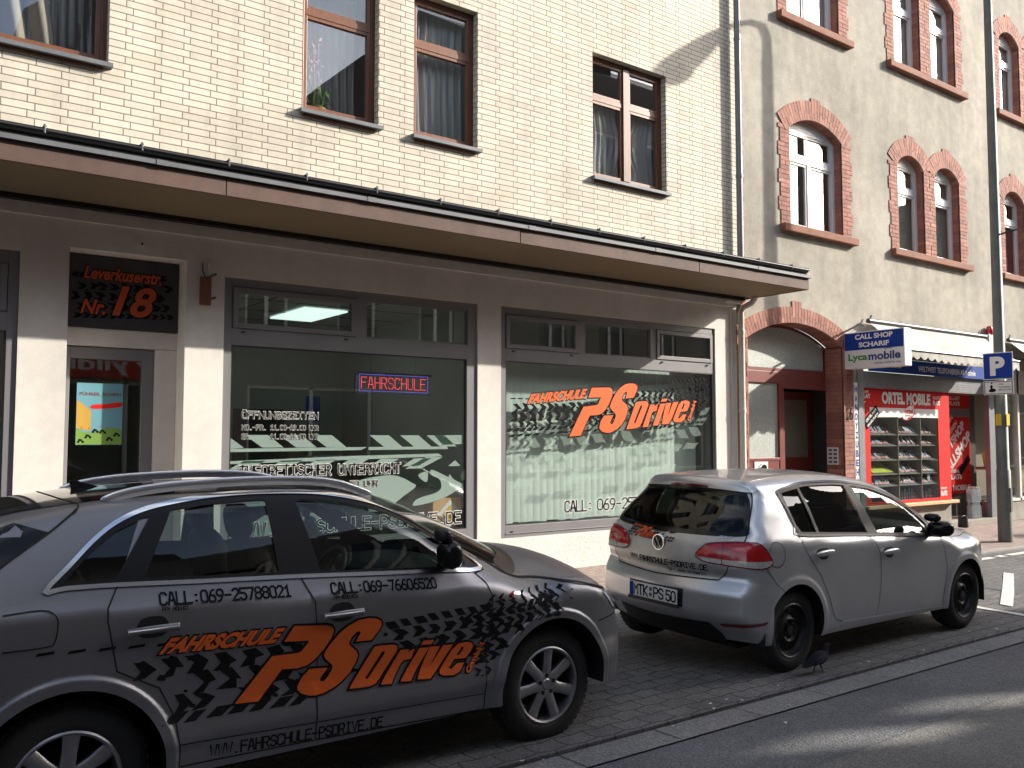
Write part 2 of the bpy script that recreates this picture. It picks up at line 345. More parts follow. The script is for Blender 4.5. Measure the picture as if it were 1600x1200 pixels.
# flat lettering: a stroke font (square technical capitals) and Blender's built-in outline font
GL = {
 'A': ((0, 0, 1.5, 6, 2.5, 6, 4, 0), (.5, 2, 3.5, 2)), 'B': ((0, 0, 0, 6, 3, 6, 4, 5, 4, 4, 3, 3.2, 0, 3.2), (3, 3.2, 4, 2.2, 4, 1, 3, 0, 0, 0)),
 'C': ((4, 5, 3, 6, 1, 6, 0, 5, 0, 1, 1, 0, 3, 0, 4, 1),), 'D': ((0, 0, 0, 6, 3, 6, 4, 5, 4, 1, 3, 0, 0, 0),), 'E': ((4, 6, 0, 6, 0, 0, 4, 0), (0, 3.2, 3.2, 3.2)),
 'F': ((4, 6, 0, 6, 0, 0), (0, 3.2, 3.2, 3.2)), 'G': ((4, 5, 3, 6, 1, 6, 0, 5, 0, 1, 1, 0, 3, 0, 4, 1, 4, 3, 2.2, 3),), 'H': ((0, 0, 0, 6), (4, 0, 4, 6), (0, 3.1, 4, 3.1)),
 'I': ((2, 0, 2, 6), (.8, 0, 3.2, 0), (.8, 6, 3.2, 6)), 'K': ((0, 0, 0, 6), (4, 6, .3, 3, 4, 0)), 'L': ((0, 6, 0, 0, 4, 0),), 'M': ((0, 0, 0, 6, 2, 3, 4, 6, 4, 0),), 'N': ((0, 0, 0, 6, 4, 0, 4, 6),),
 'O': ((1, 0, 3, 0, 4, 1, 4, 5, 3, 6, 1, 6, 0, 5, 0, 1, 1, 0),), 'P': ((0, 0, 0, 6, 3, 6, 4, 5, 4, 3.8, 3, 2.8, 0, 2.8),), 'R': ((0, 0, 0, 6, 3, 6, 4, 5, 4, 3.8, 3, 2.8, 0, 2.8), (2, 2.8, 4, 0)),
 'S': ((4, 5, 3, 6, 1, 6, 0, 5, 0, 4, 1, 3.2, 3, 2.8, 4, 2, 4, 1, 3, 0, 1, 0, 0, 1),), 'T': ((0, 6, 4, 6), (2, 6, 2, 0)), 'U': ((0, 6, 0, 1, 1, 0, 3, 0, 4, 1, 4, 6),), 'V': ((0, 6, 2, 0, 4, 6),),
 'W': ((0, 6, .9, 0, 2, 5, 3.1, 0, 4, 6),), 'Z': ((0, 6, 4, 6, 0, 0, 4, 0),), '0': ((1, 0, 3, 0, 4, 1, 4, 5, 3, 6, 1, 6, 0, 5, 0, 1, 1, 0),), '1': ((.8, 4.8, 2.2, 6, 2.2, 0), (.8, 0, 3.6, 0)),
 '2': ((0, 5, 1, 6, 3, 6, 4, 5, 4, 3.8, 0, 0, 4, 0),), '3': ((0, 6, 4, 6, 2, 3.6, 3.2, 3.4, 4, 2.5, 4, 1, 3, 0, 1, 0, 0, 1),), '5': ((4, 6, 0, 6, 0, 3.5, 3, 3.5, 4, 2.6, 4, 1, 3, 0, 1, 0, 0, 1),),
 '6': ((3.4, 6, 2, 5.8, .4, 3.2, 0, 2, 0, 1, 1, 0, 3, 0, 4, 1, 4, 2.2, 3, 3.2, .6, 3.2),), '7': ((0, 6, 4, 6, 1.5, 0),), '9': ((.6, 0, 2, .2, 3.6, 2.8, 4, 4, 4, 5, 3, 6, 1, 6, 0, 5, 0, 3.8, 1, 2.8, 3.4, 2.8),),
 '8': ((1, 3.2, 0, 4, 0, 5, 1, 6, 3, 6, 4, 5, 4, 4, 3, 3.2, 1, 3.2, 0, 2.2, 0, 1, 1, 0, 3, 0, 4, 1, 4, 2.2, 3, 3.2),),
 '.': ((1.7, .1, 2.3, .1),), ':': ((1.7, 1, 2.3, 1), (1.7, 4, 2.3, 4)), '-': ((.2, 3, 3.8, 3),), 'Y': ((0, 6, 2, 3.2, 4, 6), (2, 3.2, 2, 0)), 'J': ((3.4, 6, 3.4, 1, 2.4, 0, 1, 0, 0, 1),), 'X': ((0, 0, 4, 6), (0, 6, 4, 0)),
}
GL['\u00d6'] = GL['O'] + ((.9, 7.1, 1.5, 7.1), (2.5, 7.1, 3.1, 7.1))
def ribbon2(pts, wd, cap=None):
    """flat mitred band along a polyline (2D)"""
    p = [np.array(q, float) for q in pts]; n = len(p); closed = n > 2 and np.allclose(p[0], p[-1]); cap = wd / 2 if cap is None else cap
    Lf = []; Rt = []
    for i in range(n):
        if closed: a, b, c = p[i - 1] if i else p[-2], p[i], p[i + 1] if i < n - 1 else p[1]
        else: a, b, c = p[max(i - 1, 0)], p[i], p[min(i + 1, n - 1)]
        d0 = b - a; d1 = c - b
        d0 = d0 / (np.linalg.norm(d0) or 1) if np.linalg.norm(d0) > 1e-9 else d1 / np.linalg.norm(d1)
        d1 = d1 / np.linalg.norm(d1) if np.linalg.norm(d1) > 1e-9 else d0
        n0 = np.array([-d0[1], d0[0]]); n1 = np.array([-d1[1], d1[0]]); mm = n0 + n1; k = max(.35, float(mm @ mm) / 2)
        off = mm / k * .5 * wd
        q = b.copy()
        if not closed and i == 0: q = b - d1 * cap
        if not closed and i == n - 1: q = b + d0 * cap
        Lf.append(q + off); Rt.append(q - off)
    return Lf, Rt
def stroke_text(txt, x0, z0, x1, z1, wd, slant=0.0):
    """returns list of (left, right) bands fitted into the box; wd in metres"""
    n = len(txt); adv = (x1 - x0) / (n * 5.2 - 1.2); sz = (z1 - z0) / 6.0; out = []
    for i, ch in enumerate(txt):
        for st in GL.get(ch, ()):
            pts = [(x0 + (i * 5.2 + st[k]) * adv + slant * st[k + 1] * sz, z0 + st[k + 1] * sz) for k in range(0, len(st), 2)]
            out.append(ribbon2(pts, wd))
    return out
def bands_to(mb, bands, fn, m=0, step=None):
    for Lf, Rt in bands:
        if step:
            l2 = [Lf[0]]; r2 = [Rt[0]]
            for i in range(len(Lf) - 1):
                k = max(1, int(math.ceil(np.linalg.norm(Lf[i + 1] - Lf[i]) / step)))
                for j in range(1, k + 1): l2.append(Lf[i] + (Lf[i + 1] - Lf[i]) * j / k); r2.append(Rt[i] + (Rt[i + 1] - Rt[i]) * j / k)
            Lf, Rt = l2, r2
        n = len(Lf); vs = fn(np.array(list(Lf) + list(Rt)))
        mb.add(vs, [(n + i, n + i + 1, i + 1, i) for i in range(n - 1)], m)
def font_mesh(txt, bold=0.0, shear=0.0):
    cu = bpy.data.curves.new('lettering', 'FONT'); cu.body = txt; cu.size = 1; cu.offset = bold; cu.shear = shear; cu.resolution_u = 4; cu.fill_mode = 'FRONT'
    o = bpy.data.objects.new('lettering', cu); C.objects.link(o)
    me = o.evaluated_get(bpy.context.evaluated_depsgraph_get()).to_mesh()
    v = np.array([tuple(q.co)[:2] for q in me.vertices]); f = [tuple(p.vertices) for p in me.polygons]
    bpy.data.objects.remove(o); bpy.data.curves.remove(cu)
    return v, f
FM = {}
def font_fit(txt, fn, mb, m=0, bold=0.0, shear=0.0):
    """put built-in font lettering through fn, which maps unit-box coordinates (u, v) to points"""
    key = (txt, bold, shear)
    if key not in FM: FM[key] = font_mesh(txt, bold, shear)
    v, f = FM[key]; lo = v.min(0); hi = v.max(0)
    mb.add(fn((v - lo) / (hi - lo)), f, m)
def onY(Y): return lambda p: [(q[0], Y, q[1]) for q in np.asarray(p)]
def boxY(x0, z0, x1, z1, Y, dz=0.0): # unit box onto a wall plane, dz = rise of the right end
    return lambda p: [(x0 + q[0] * (x1 - x0), Y, z0 + q[1] * (z1 - z0) + q[0] * dz) for q in p]

# ------------------------------------------------------------------ car bodies: one smooth function per car, parts lifted onto it
def pchip(xs, ys):
    xs = np.array(xs, float); ys = np.array(ys, float); h = np.diff(xs); d = np.diff(ys) / h; m = np.zeros(len(xs))
    for i in range(1, len(xs) - 1):
        if d[i - 1] * d[i] > 0:
            w1 = 2 * h[i] + h[i - 1]; w2 = h[i] + 2 * h[i - 1]; m[i] = (w1 + w2) / (w1 / d[i - 1] + w2 / d[i])
    m[0] = d[0]; m[-1] = d[-1]
    def fn(x):
        x = np.asarray(x, float); q = np.clip(x, xs[0], xs[-1]); i = np.clip(np.searchsorted(xs, q) - 1, 0, len(xs) - 2)
        t = (q - xs[i]) / h[i]
        r = (1 + 2 * t) * (1 - t) ** 2 * ys[i] + t * (1 - t) ** 2 * h[i] * m[i] + t * t * (3 - 2 * t) * ys[i + 1] + t * t * (t - 1) * h[i] * m[i + 1]
        return r + np.where(x < xs[0], (x - xs[0]) * m[0], 0) + np.where(x > xs[-1], (x - xs[-1]) * m[-1], 0)
    return fn
def sstep(a, b, x): t = np.clip((x - a) / (b - a), 0, 1); return t * t * (3 - 2 * t)
def smax(a, b, k): h = np.maximum(k - np.abs(a - b), 0) / k; return np.maximum(a, b) + h * h * k * .25
class Shape:
    def __init__(s, W, Zt, Xf, Xr, kt=.07, ke=.10): s.W, s.Zt, s.Xf, s.Xr, s.kt, s.ke = W, Zt, Xf, Xr, kt, ke
    def f(s, x, y, z):
        y = np.abs(y)
        return smax(smax(smax(y - s.W(x, z), (z - s.Zt(x, y)) * .8, s.kt), s.Xr(y, z) - x, s.ke), x - s.Xf(y, z), s.ke)
    def ray(s, o, d, t1, off=0.0):
        o = np.asarray(o, float); d = np.asarray(d, float); lo = np.zeros(len(o)); hi = np.full(len(o), float(t1))
        for _ in range(36):
            t = (lo + hi) / 2; p = o + d * t[:, None]; ins = s.f(p[:, 0], p[:, 1], p[:, 2]) < 0
            lo = np.where(ins, t, lo); hi = np.where(ins, hi, t)
        p = o + d * lo[:, None]
        return p + s.grad(p) * off if off else p
    def grad(s, p, e=1.5e-3):
        x, y, z = p[:, 0], p[:, 1], p[:, 2]
        g = np.stack([s.f(x + e, y, z) - s.f(x - e, y, z), s.f(x, y + e, z) - s.f(x, y - e, z), s.f(x, y, z + e) - s.f(x, y, z - e)], 1)
        return g / np.maximum(np.linalg.norm(g, axis=1), 1e-9)[:, None]
    def side(s, q, off=0.0, sgn=-1):      # (x, z) onto the flank
        q = np.asarray(q, float); o = np.stack([q[:, 0], np.zeros(len(q)), q[:, 1]], 1); d = np.tile([0, sgn, 0], (len(q), 1)); return s.ray(o, d, 1.3, off)
    def top(s, q, off=0.0):               # (x, y) onto bonnet, screen and roof
        q = np.asarray(q, float); o = np.stack([q[:, 0], q[:, 1], np.full(len(q), .55)], 1); return s.ray(o, np.tile([0, 0, 1.], (len(q), 1)), 1.5, off)
    def rear(s, q, off=0.0, x0=-1.6):     # (y, z) onto the back
        q = np.asarray(q, float); o = np.stack([np.full(len(q), x0), q[:, 0], q[:, 1]], 1); return s.ray(o, np.tile([-1., 0, 0], (len(q), 1)), 2.6, off)
    def front(s, q, off=0.0):
        q = np.asarray(q, float); o = np.stack([np.full(len(q), .1), q[:, 0], q[:, 1]], 1); return s.ray(o, np.tile([1., 0, 0], (len(q), 1)), 1.6, off)
    def corner(s, q, off=0.0, ax=(-2.6, .35), sgn=-1, fwd=-1):   # (angle from the length axis, z) round a vertical axis
        q = np.asarray(q, float); a = np.radians(q[:, 0]); o = np.stack([np.full(len(q), ax[0]), np.full(len(q), sgn * ax[1]), q[:, 1]], 1)
        return s.ray(o, np.stack([fwd * np.cos(a), sgn * np.sin(a), 0 * a], 1), 1.6, off)
def car_mesh(name, P, F, mat, parent, shape=None, flip=False):
    P = np.asarray(P)
    me = bpy.data.meshes.new(name); me.from_pydata([tuple(p) for p in P], [], [f[::-1] for f in F] if flip else F)
    mats = mat if isinstance(mat, (list, tuple)) else [mat]
    for q in mats: me.materials.append(M[q] if isinstance(q, str) else q)
    me.polygons.foreach_set('use_smooth', [True] * len(me.polygons)); me.update()
    if shape is not None: me.normals_split_custom_set_from_vertices([tuple(n) for n in shape.grad(P)])
    o = bpy.data.objects.new(name, me); C.objects.link(o); attach(o, parent); return o
def dens(lp, st, closed=True):
    out = []; n = len(lp)
    for i in range(n if closed else n - 1):
        a = np.array(lp[i], float); b = np.array(lp[(i + 1) % n], float); k = max(1, int(math.ceil(np.linalg.norm(b - a) / st)))
        for j in range(k): out.append(tuple(a + (b - a) * j / k))
    if not closed: out.append(tuple(lp[-1]))
    return out
def spline(pts, n=8, closed=False):       # Catmull-Rom through the points
    p = [np.array(q, float) for q in pts]; k = len(p); out = []
    for i in range(k if closed else k - 1):
        a = p[(i - 1) % k] if closed else p[max(i - 1, 0)]; b = p[i]; c = p[(i + 1) % k]; d = p[(i + 2) % k] if closed else p[min(i + 2, k - 1)]
        for j in range(n):
            t = j / n; out.append(tuple(.5 * (2 * b + (c - a) * t + (2 * a - 5 * b + 4 * c - d) * t * t + (3 * b - a - 3 * c + d) * t ** 3)))
    if not closed: out.append(tuple(p[-1]))
    return out
class Sheet:                              # several patches lifted by the same map
    def __init__(s, shape): s.sh = shape; s.P = []; s.F = []
    def patch(s, loops, lift, grid=.05, st=.03, flip=False, dense=True):
        lps = [dens(l, st) if dense else l for l in loops]
        V, F, _ = cdt(lps, grid); o = sum(len(p) for p in s.P)
        s.P.append(np.asarray(lift(np.array(V)))); s.F += [tuple(i + o for i in (f[::-1] if flip else f)) for f in F]; return s
    def band(s, pts, wd, lift, st=.03, closed=False, flip=False):
        pts = dens(pts, st, closed)
        if closed: pts = pts + [pts[0]]
        Lf, Rt = ribbon2(pts, wd, 0); n = len(Lf); o = sum(len(p) for p in s.P)
        s.P.append(np.asarray(lift(np.array(Lf + Rt)))); q = [(o + n + i, o + n + i + 1, o + i + 1, o + i) for i in range(n - 1)]
        s.F += [f[::-1] for f in q] if flip else q; return s
    def make(s, name, mat, parent): return car_mesh(name, np.concatenate(s.P), s.F, mat, parent, s.sh)
def car_shell(sh, paint, parent, zb, arches, x_r, x_f, side_parts, top_parts, rear_parts, lining=True):
    """flanks, top, back and front meet on 45 degree seams; parts are cut from them with exactly shared outlines.
    side_parts: list of (name, outline xz, [hole outlines]) ; top_parts / rear_parts the same in (x, y) / (y, z)"""
    xs = np.linspace(x_r, x_f, 90)
    zt = sh.Zt(xs, np.full_like(xs, .55)); zc = zt - .24
    yc = np.maximum(sh.W(xs, zc) - .30, .1)
    o = np.stack([xs, -yc, zc], 1); d = np.tile([0, -.7071, .7071], (len(xs), 1)); seam = sh.ray(o, d, 1.2)          # right top seam
    zf_top = seam[-1]; zr_top = seam[0]
    def vseam(ref, fwd):
        zs = np.linspace(zb, ref[2], 30); c, s_ = (.7071, .7071) if fwd > 0 else (.30, .954)
        o = np.stack([np.full(30, ref[0] - fwd * .42 * c), np.full(30, ref[1] + .42 * s_), zs], 1)
        p = sh.ray(o, np.tile([fwd * c, -s_, 0], (30, 1)), 1.2); p[-1] = ref; return p
    fs = vseam(zf_top, 1); rs = vseam(zr_top, -1)
    def hseam(ref, fwd):
        ys = np.linspace(ref[1], -ref[1], 40); o = np.stack([np.full(40, ref[0] - fwd * .3), ys, np.full(40, ref[2] - .3)], 1)
        p = sh.ray(o, np.tile([fwd * .7071, 0, .7071], (40, 1)), 1.2); p[0] = ref; p[-1] = ref * [1, -1, 1]; return p
    fh = hseam(zf_top, 1); rh = hseam(zr_top, -1)
    def cut(loop3, ax, holes, lift, flip, name, grid=.045, mat=paint, mir=False, extra=None):
        i, j = ax; lp = [(p[i], p[j]) for p in loop3]; A = 0
        for k in range(len(lp)): a, b = lp[k], lp[(k + 1) % len(lp)]; A += a[0] * b[1] - a[1] * b[0]
        L3 = list(loop3)
        if A < 0: lp = lp[::-1]; L3 = L3[::-1]
        V, F, orig = cdt([lp] + [dens(h, .03) for h in holes], grid, extra)
        P = np.array(lift(np.array(V)))
        for k, src in enumerate(orig):
            for q in src:
                if q < len(L3): P[k] = L3[q]; break
        if mir: P = P * [1, -1, 1]; flip = not flip
        return car_mesh(name, P, F, mat, parent, sh, flip)
    # flank outline: bottom edge with arches, front seam up, top seam back, rear seam down
    rings = np.array([(cx + (r + q) * math.cos(a), cz + (r + q) * math.sin(a)) for cx, cz, r in arches for q in (.012, .024, .034, .042, .050, .058, .068, .085, .11, .15, .20) for a in np.linspace(-.4, math.pi + .4, 70)])
    segs = sorted(arches, key=lambda a: a[0])
    xcur = rs[0][0]; low = [(rs[0][0], zb)]
    for cx, cz, r in segs:
        hw = math.sqrt(max(r * r - (cz - zb) ** 2, 1e-6)); a0 = math.atan2(zb - cz, -hw); a0 = a0 if a0 > 0 else a0 + 2 * math.pi; a1 = math.atan2(zb - cz, hw)
        low.append((cx - hw, zb)); low += [(cx + r * math.cos(a0 + (a1 - a0) * k / 30), cz + r * math.sin(a0 + (a1 - a0) * k / 30)) for k in range(1, 30)]; low.append((cx + hw, zb))
    low.append((fs[0][0], zb)); low = dens(low, .04, False)
    low3 = sh.side(np.array(low)); low3[0] = rs[0]; low3[-1] = fs[0]
    loop = list(low3) + list(fs[1:]) + list(seam[::-1][1:]) + list(rs[::-1][1:-1])
    for sgn in (-1, 1):
        holes = [p[1] for p in side_parts]
        cut(loop, (0, 2), holes, lambda q: sh.side(q), False, 'flank_panel', mir=sgn > 0, extra=rings)
        for nm, ol, hs in side_parts:
            if nm is None: continue
            P = Sheet(sh); 
            lps = [dens(ol, .03)] + [dens(h, .03) for h in hs]; V, F, _ = cdt(lps, .045, rings); pp = sh.side(np.array(V))
            if sgn > 0: pp = pp * [1, -1, 1]
            car_mesh(nm, pp, F, paint, parent, sh, sgn > 0)
    lt = [p * [1, -1, 1] for p in seam]
    tl = list(seam) + list(fh[1:-1]) + lt[::-1] + list(rh[::-1][1:-1])
    cut(tl, (0, 1), [p[1] for p in top_parts], lambda q: sh.top(q), False, 'roof_panel')
    for nm, ol, hs, mt in top_parts:
        if nm: V, F, _ = cdt([dens(ol, .03)] + [dens(h, .03) for h in hs], .06); car_mesh(nm, sh.top(np.array(V)), F, mt or paint, parent, sh)
    rl = [p * [1, -1, 1] for p in rs[::-1]] ; rloop = list(rs) + list(rh[1:-1]) + [p * [1, -1, 1] for p in rs[::-1]]
    cut(rloop, (1, 2), [p[1] for p in rear_parts], lambda q: sh.rear(q), True, 'rear_panel', grid=.028)
    for nm, ol, hs, mt in rear_parts:
        if nm: V, F, _ = cdt([dens(ol, .03)] + [dens(h, .03) for h in hs], .028); car_mesh(nm, sh.rear(np.array(V)), F, mt or paint, parent, sh, True)
    floop = list(fs) + list(fh[1:-1]) + [p * [1, -1, 1] for p in fs[::-1]]
    cut(floop, (1, 2), [], lambda q: sh.front(q), False, 'front_bumper')
def both(sh, build):                      # the same detail on both flanks
    for sgn in (-1, 1): build(sgn)
def sidelift(sh, off, sgn): return lambda q: sh.side(q, off, sgn)
def rounded(name, dims, loc, mat, parent, rot=(0, 0, 0), pw=3.0, n=14):
    """rounded cushion: superellipsoid in car coordinates"""
    mb = MB(); vs = []
    e = 2.0 / pw; sg = lambda t: math.copysign(abs(t) ** e, t)
    for i in range(n + 1):
        la = -math.pi / 2 + math.pi * i / n
        for j in range(2 * n):
            lo = math.pi * j / n; vs.append(Vector((dims[0] * sg(math.cos(la)) * sg(math.cos(lo)), dims[1] * sg(math.cos(la)) * sg(math.sin(lo)), dims[2] * sg(math.sin(la)))))
    mt = Matrix.Rotation(rot[2], 3, 'Z') @ Matrix.Rotation(rot[1], 3, 'Y') @ Matrix.Rotation(rot[0], 3, 'X')
    vs = [mt @ v + Vector(loc) for v in vs]
    mb.add(vs, [(i * 2 * n + j, i * 2 * n + (j + 1) % (2 * n), (i + 1) * 2 * n + (j + 1) % (2 * n), (i + 1) * 2 * n + j) for i in range(n) for j in range(2 * n)])
    return mb.build(name, mat, parent, smooth=60)
def wheel(car, x, z, yo, sgn, rt, rr, kind, wd=.21):
    """wheel at hub (x, z); yo = outer face (absolute y), sgn = -1 for the right side"""
    ax = (0, sgn, 0); o = (x, sgn * yo, z)
    t = MB(); t.lathe(o, ax, [(rr - .008, -.012), (rr + .006, -.002), (rr + .03, 0.004), (rt - .045, -.002), (rt - .016, -.018), (rt - .004, -.035), (rt, -.05), (rt, -wd + .05), (rt - .02, -wd), (rr, -wd)], 48)
    for k in range(48):                   # shoulder tread blocks
        a = 2 * math.pi * k / 48; u = Vector((math.cos(a), 0, math.sin(a))); v = Vector((-math.sin(a), 0, math.cos(a)))
        p = Vector(o) + u * (rt - .014) + Vector((0, -sgn * .046, 0))
        t.obox(p - v * .013, v * .026, u * .017, Vector((0, sgn * .014, 0)))
    hub = t.build('wheel', 'tyre', car, smooth=35)
    r = MB()
    r.lathe(o, ax, [(rr, -.014), (rr + .002, -.004), (rr - .006, .002), (rr - .016, -.004), (rr - .024, -.03), (rr - .03, -.12), (rr - .03, -wd)], 48)
    if kind == 'alloy':
        r.lathe(o, ax, [(.001, -.012), (.028, -.012), (.034, -.018), (.062, -.014), (.078, -.02), (.084, -.05)], 32)
        for k in range(7):
            a = R(90 - 6) + 2 * math.pi * k / 7; u = Vector((math.cos(a), 0, math.sin(a))); v = Vector((-math.sin(a), 0, math.cos(a))); n = Vector(ax)
            c = Vector(o); q = []
            for rad, hw, h in ((.055, .034, -.014), (.12, .030, -.012), (rr - .018, .036, -.012)):
                q.append([c + u * rad - v * hw + n * (h - .012), c + u * rad - v * hw * .55 + n * h, c + u * rad + v * hw * .55 + n * h, c + u * rad + v * hw + n * (h - .012), c + u * rad + v * hw + n * (h - .045), c + u * rad - v * hw + n * (h - .045)])
            vs = [p for s_ in q for p in s_]; fs = [(i * 6 + j, i * 6 + (j + 1) % 6, (i + 1) * 6 + (j + 1) % 6, (i + 1) * 6 + j) for i in range(2) for j in range(6)] + [(0, 1, 2, 3, 4, 5), (17, 16, 15, 14, 13, 12)]
            r.add(vs, fs)
        rim = r.build('rim', 'rim', hub, smooth=40)
        d = MB()
        d.lathe(o, ax, [(.001, -.085), (.15, -.085), (.155, -.10), (.155, -.13)], 32)
        for k in range(5):
            a = R(90) + 2 * math.pi * k / 5; d.lathe(Vector(o) + Vector((math.cos(a) * .053, 0, math.sin(a) * .053)), ax, [(.001, -.0125), (.0125, -.0125), (.0135, -.03)], 12)
        d.build('brake_disc', 'well', hub, smooth=40)
    else:
        r.lathe(o, ax, [(rr - .024, -.03), (rr - .035, -.055), (rr - .05, -.06), (.112, -.045), (.10, -.030), (.085, -.022), (.07, -.03), (.05, -.05), (.036, -.045), (.034, -.02), (.001, -.018)], 48)
        rim = r.build('rim', 'steelrim', hub, smooth=40)
        d = MB()
        for k in range(12):
            a = 2 * math.pi * k / 12; d.lathe(Vector(o) + Vector((math.cos(a) * .132, 0, math.sin(a) * .132)), ax, [(.001, -.049), (.015, -.049), (.016, -.06)], 12)
        for k in range(5):
            a = R(54) + 2 * math.pi * k / 5; d.lathe(Vector(o) + Vector((math.cos(a) * .056, 0, math.sin(a) * .056)), ax, [(.001, -.018), (.009, -.018), (.0105, -.04)], 8)
        d.build('wheel_bolts', 'well', hub, smooth=40)
    return hub
def wells(car, arches, yin, yout, zb, rad=.02):
    for cx, cz, r in arches:
        for sgn in (-1, 1):
            m = MB(); n = 24; vs = []
            for k in range(n + 1):
                a = math.pi * k / n
                for y in (yout, yin): vs.append((cx + (r + rad) * math.cos(a), sgn * y, cz + (r + rad) * math.sin(a)))
            vs += [(cx - r - rad, sgn * yout, zb), (cx - r - rad, sgn * yin, zb), (cx + r + rad, sgn * yout, zb), (cx + r + rad, sgn * yin, zb)]
            o = len(vs); vs += [(cx + (r + rad) * math.cos(math.pi * k / n), sgn * yin, cz + (r + rad) * math.sin(math.pi * k / n)) for k in range(n + 1)]
            m.add(vs, [(2 * k, 2 * k + 1, 2 * k + 3, 2 * k + 2) for k in range(n)] + [(2 * n, 2 * n + 1, 2 * n + 3, 2 * n + 2), (0, 1, 2 * n + 5, 2 * n + 4), tuple(range(o, o + n + 1)) + (2 * n + 3, 2 * n + 5)])
            m.build('wheel_arch_liner', 'well', car, smooth=40)

# ------------------------------------------------------------------ ground: road, gutter, parking strip, kerb, pavement
def sag(x): return -.004 * max(0.0, x - 8.0)
def strip(name, y0, y1, z0, z1, mat, xs=(-60, 8, 30, 90), thick=None):
    m = MB()
    for a, b in zip(xs[:-1], xs[1:]):
        m.quad((a, y0, z0 + sag(a)), (b, y0, z0 + sag(b)), (b, y1, z1 + sag(b)), (a, y1, z1 + sag(a)))
        if thick: m.quad((a, y0, z0 + sag(a) - thick), (b, y0, z0 + sag(b) - thick), (b, y0, z0 + sag(b)), (a, y0, z0 + sag(a)))
    o = m.build(name, mat); o['kind'] = 'structure'; return o
def groundmat(name, col, specks, rough=.9, patch=.2, bump=.5, pav=None, bumpd=.006):
    m, nt, b = newmat(name)
    t = node(nt, 'ShaderNodeTexCoord')
    n1 = node(nt, 'ShaderNodeTexNoise', Scale=.9, Detail=6.0, Roughness=.6); L(nt, t.outputs['Object'], n1.inputs['Vector'])
    n2 = node(nt, 'ShaderNodeTexVoronoi', Scale=specks); L(nt, t.outputs['Object'], n2.inputs['Vector'])
    n3 = node(nt, 'ShaderNodeTexNoise', Scale=14.0, Detail=5.0); L(nt, t.outputs['Object'], n3.inputs['Vector'])
    def rng(s, lo, hi, a=.3, c=.7):
        mr = node(nt, 'ShaderNodeMapRange'); mr.inputs['From Min'].default_value = a; mr.inputs['From Max'].default_value = c
        mr.inputs['To Min'].default_value = lo; mr.inputs['To Max'].default_value = hi; L(nt, s, mr.inputs['Value']); return mr.outputs[0]
    def mul(c1, f):
        mm = node(nt, 'ShaderNodeMixRGB', blend_type='MULTIPLY'); mm.inputs['Fac'].default_value = 1
        if isinstance(c1, tuple): mm.inputs['Color1'].default_value = (*c1, 1)
        else: L(nt, c1, mm.inputs['Color1'])
        L(nt, f, mm.inputs['Color2']); return mm.outputs[0]
    base = col; h = None
    if pav:
        sp = node(nt, 'ShaderNodeSeparateXYZ'); L(nt, t.outputs['Object'], sp.inputs[0])
        wv = node(nt, 'ShaderNodeMath', operation='PINGPONG'); wv.inputs[1].default_value = pav[0] * .5; L(nt, sp.outputs[0], wv.inputs[0])
        sc = node(nt, 'ShaderNodeMath', operation='MULTIPLY_ADD'); sc.inputs[1].default_value = pav[3]; L(nt, wv.outputs[0], sc.inputs[0]); L(nt, sp.outputs[1], sc.inputs[2])
        wv2 = node(nt, 'ShaderNodeMath', operation='PINGPONG'); wv2.inputs[1].default_value = pav[1] * .5; L(nt, sp.outputs[1], wv2.inputs[0])
        sc2 = node(nt, 'ShaderNodeMath', operation='MULTIPLY_ADD'); sc2.inputs[1].default_value = pav[3]; L(nt, wv2.outputs[0], sc2.inputs[0]); L(nt, sp.outputs[0], sc2.inputs[2])
        cb = node(nt, 'ShaderNodeCombineXYZ'); L(nt, sc2.outputs[0], cb.inputs[0]); L(nt, sc.outputs[0], cb.inputs[1])
        br = node(nt, 'ShaderNodeTexBrick'); br.offset = .5; br.inputs['Scale'].default_value = 1; br.inputs['Brick Width'].default_value = pav[0]; br.inputs['Row Height'].default_value = pav[1]
        br.inputs['Mortar Size'].default_value = pav[2]; br.inputs['Mortar Smooth'].default_value = .3
        br.inputs['Color1'].default_value = (*col, 1); br.inputs['Color2'].default_value = (col[0] * .8, col[1] * .8, col[2] * .82, 1); br.inputs['Mortar'].default_value = (col[0] * .22, col[1] * .22, col[2] * .22, 1)
        L(nt, cb.outputs[0], br.inputs['Vector']); base = br.outputs['Color']
        inv = node(nt, 'ShaderNodeMath', operation='SUBTRACT'); inv.inputs[0].default_value = 1; L(nt, br.outputs['Fac'], inv.inputs[1]); h = inv.outputs[0]
    c = mul(base, rng(n1.outputs['Fac'], 1 - patch, 1 + patch)); c = mul(c, rng(n2.outputs['Distance'], .50, 1.75, 0, .7)); c = mul(c, rng(n3.outputs['Fac'], .88, 1.12))
    # small pale droppings and chewing gum spots
    n4 = node(nt, 'ShaderNodeTexVoronoi', Scale=2.6); L(nt, t.outputs['Object'], n4.inputs['Vector'])
    sp4 = rng(n4.outputs['Distance'], 1, 0, .025, .045)
    mm = node(nt, 'ShaderNodeMixRGB'); mf = node(nt, 'ShaderNodeMath', operation='MULTIPLY'); mf.inputs[1].default_value = .5; L(nt, sp4, mf.inputs[0]); L(nt, mf.outputs[0], mm.inputs['Fac'])
    L(nt, c, mm.inputs['Color1']); mm.inputs['Color2'].default_value = (.30, .29, .27, 1)
    L(nt, mm.outputs[0], b.inputs['Base Color']); b.inputs['Roughness'].default_value = rough
    bp = node(nt, 'ShaderNodeBump'); bp.inputs['Strength'].default_value = bump; bp.inputs['Distance'].default_value = bumpd
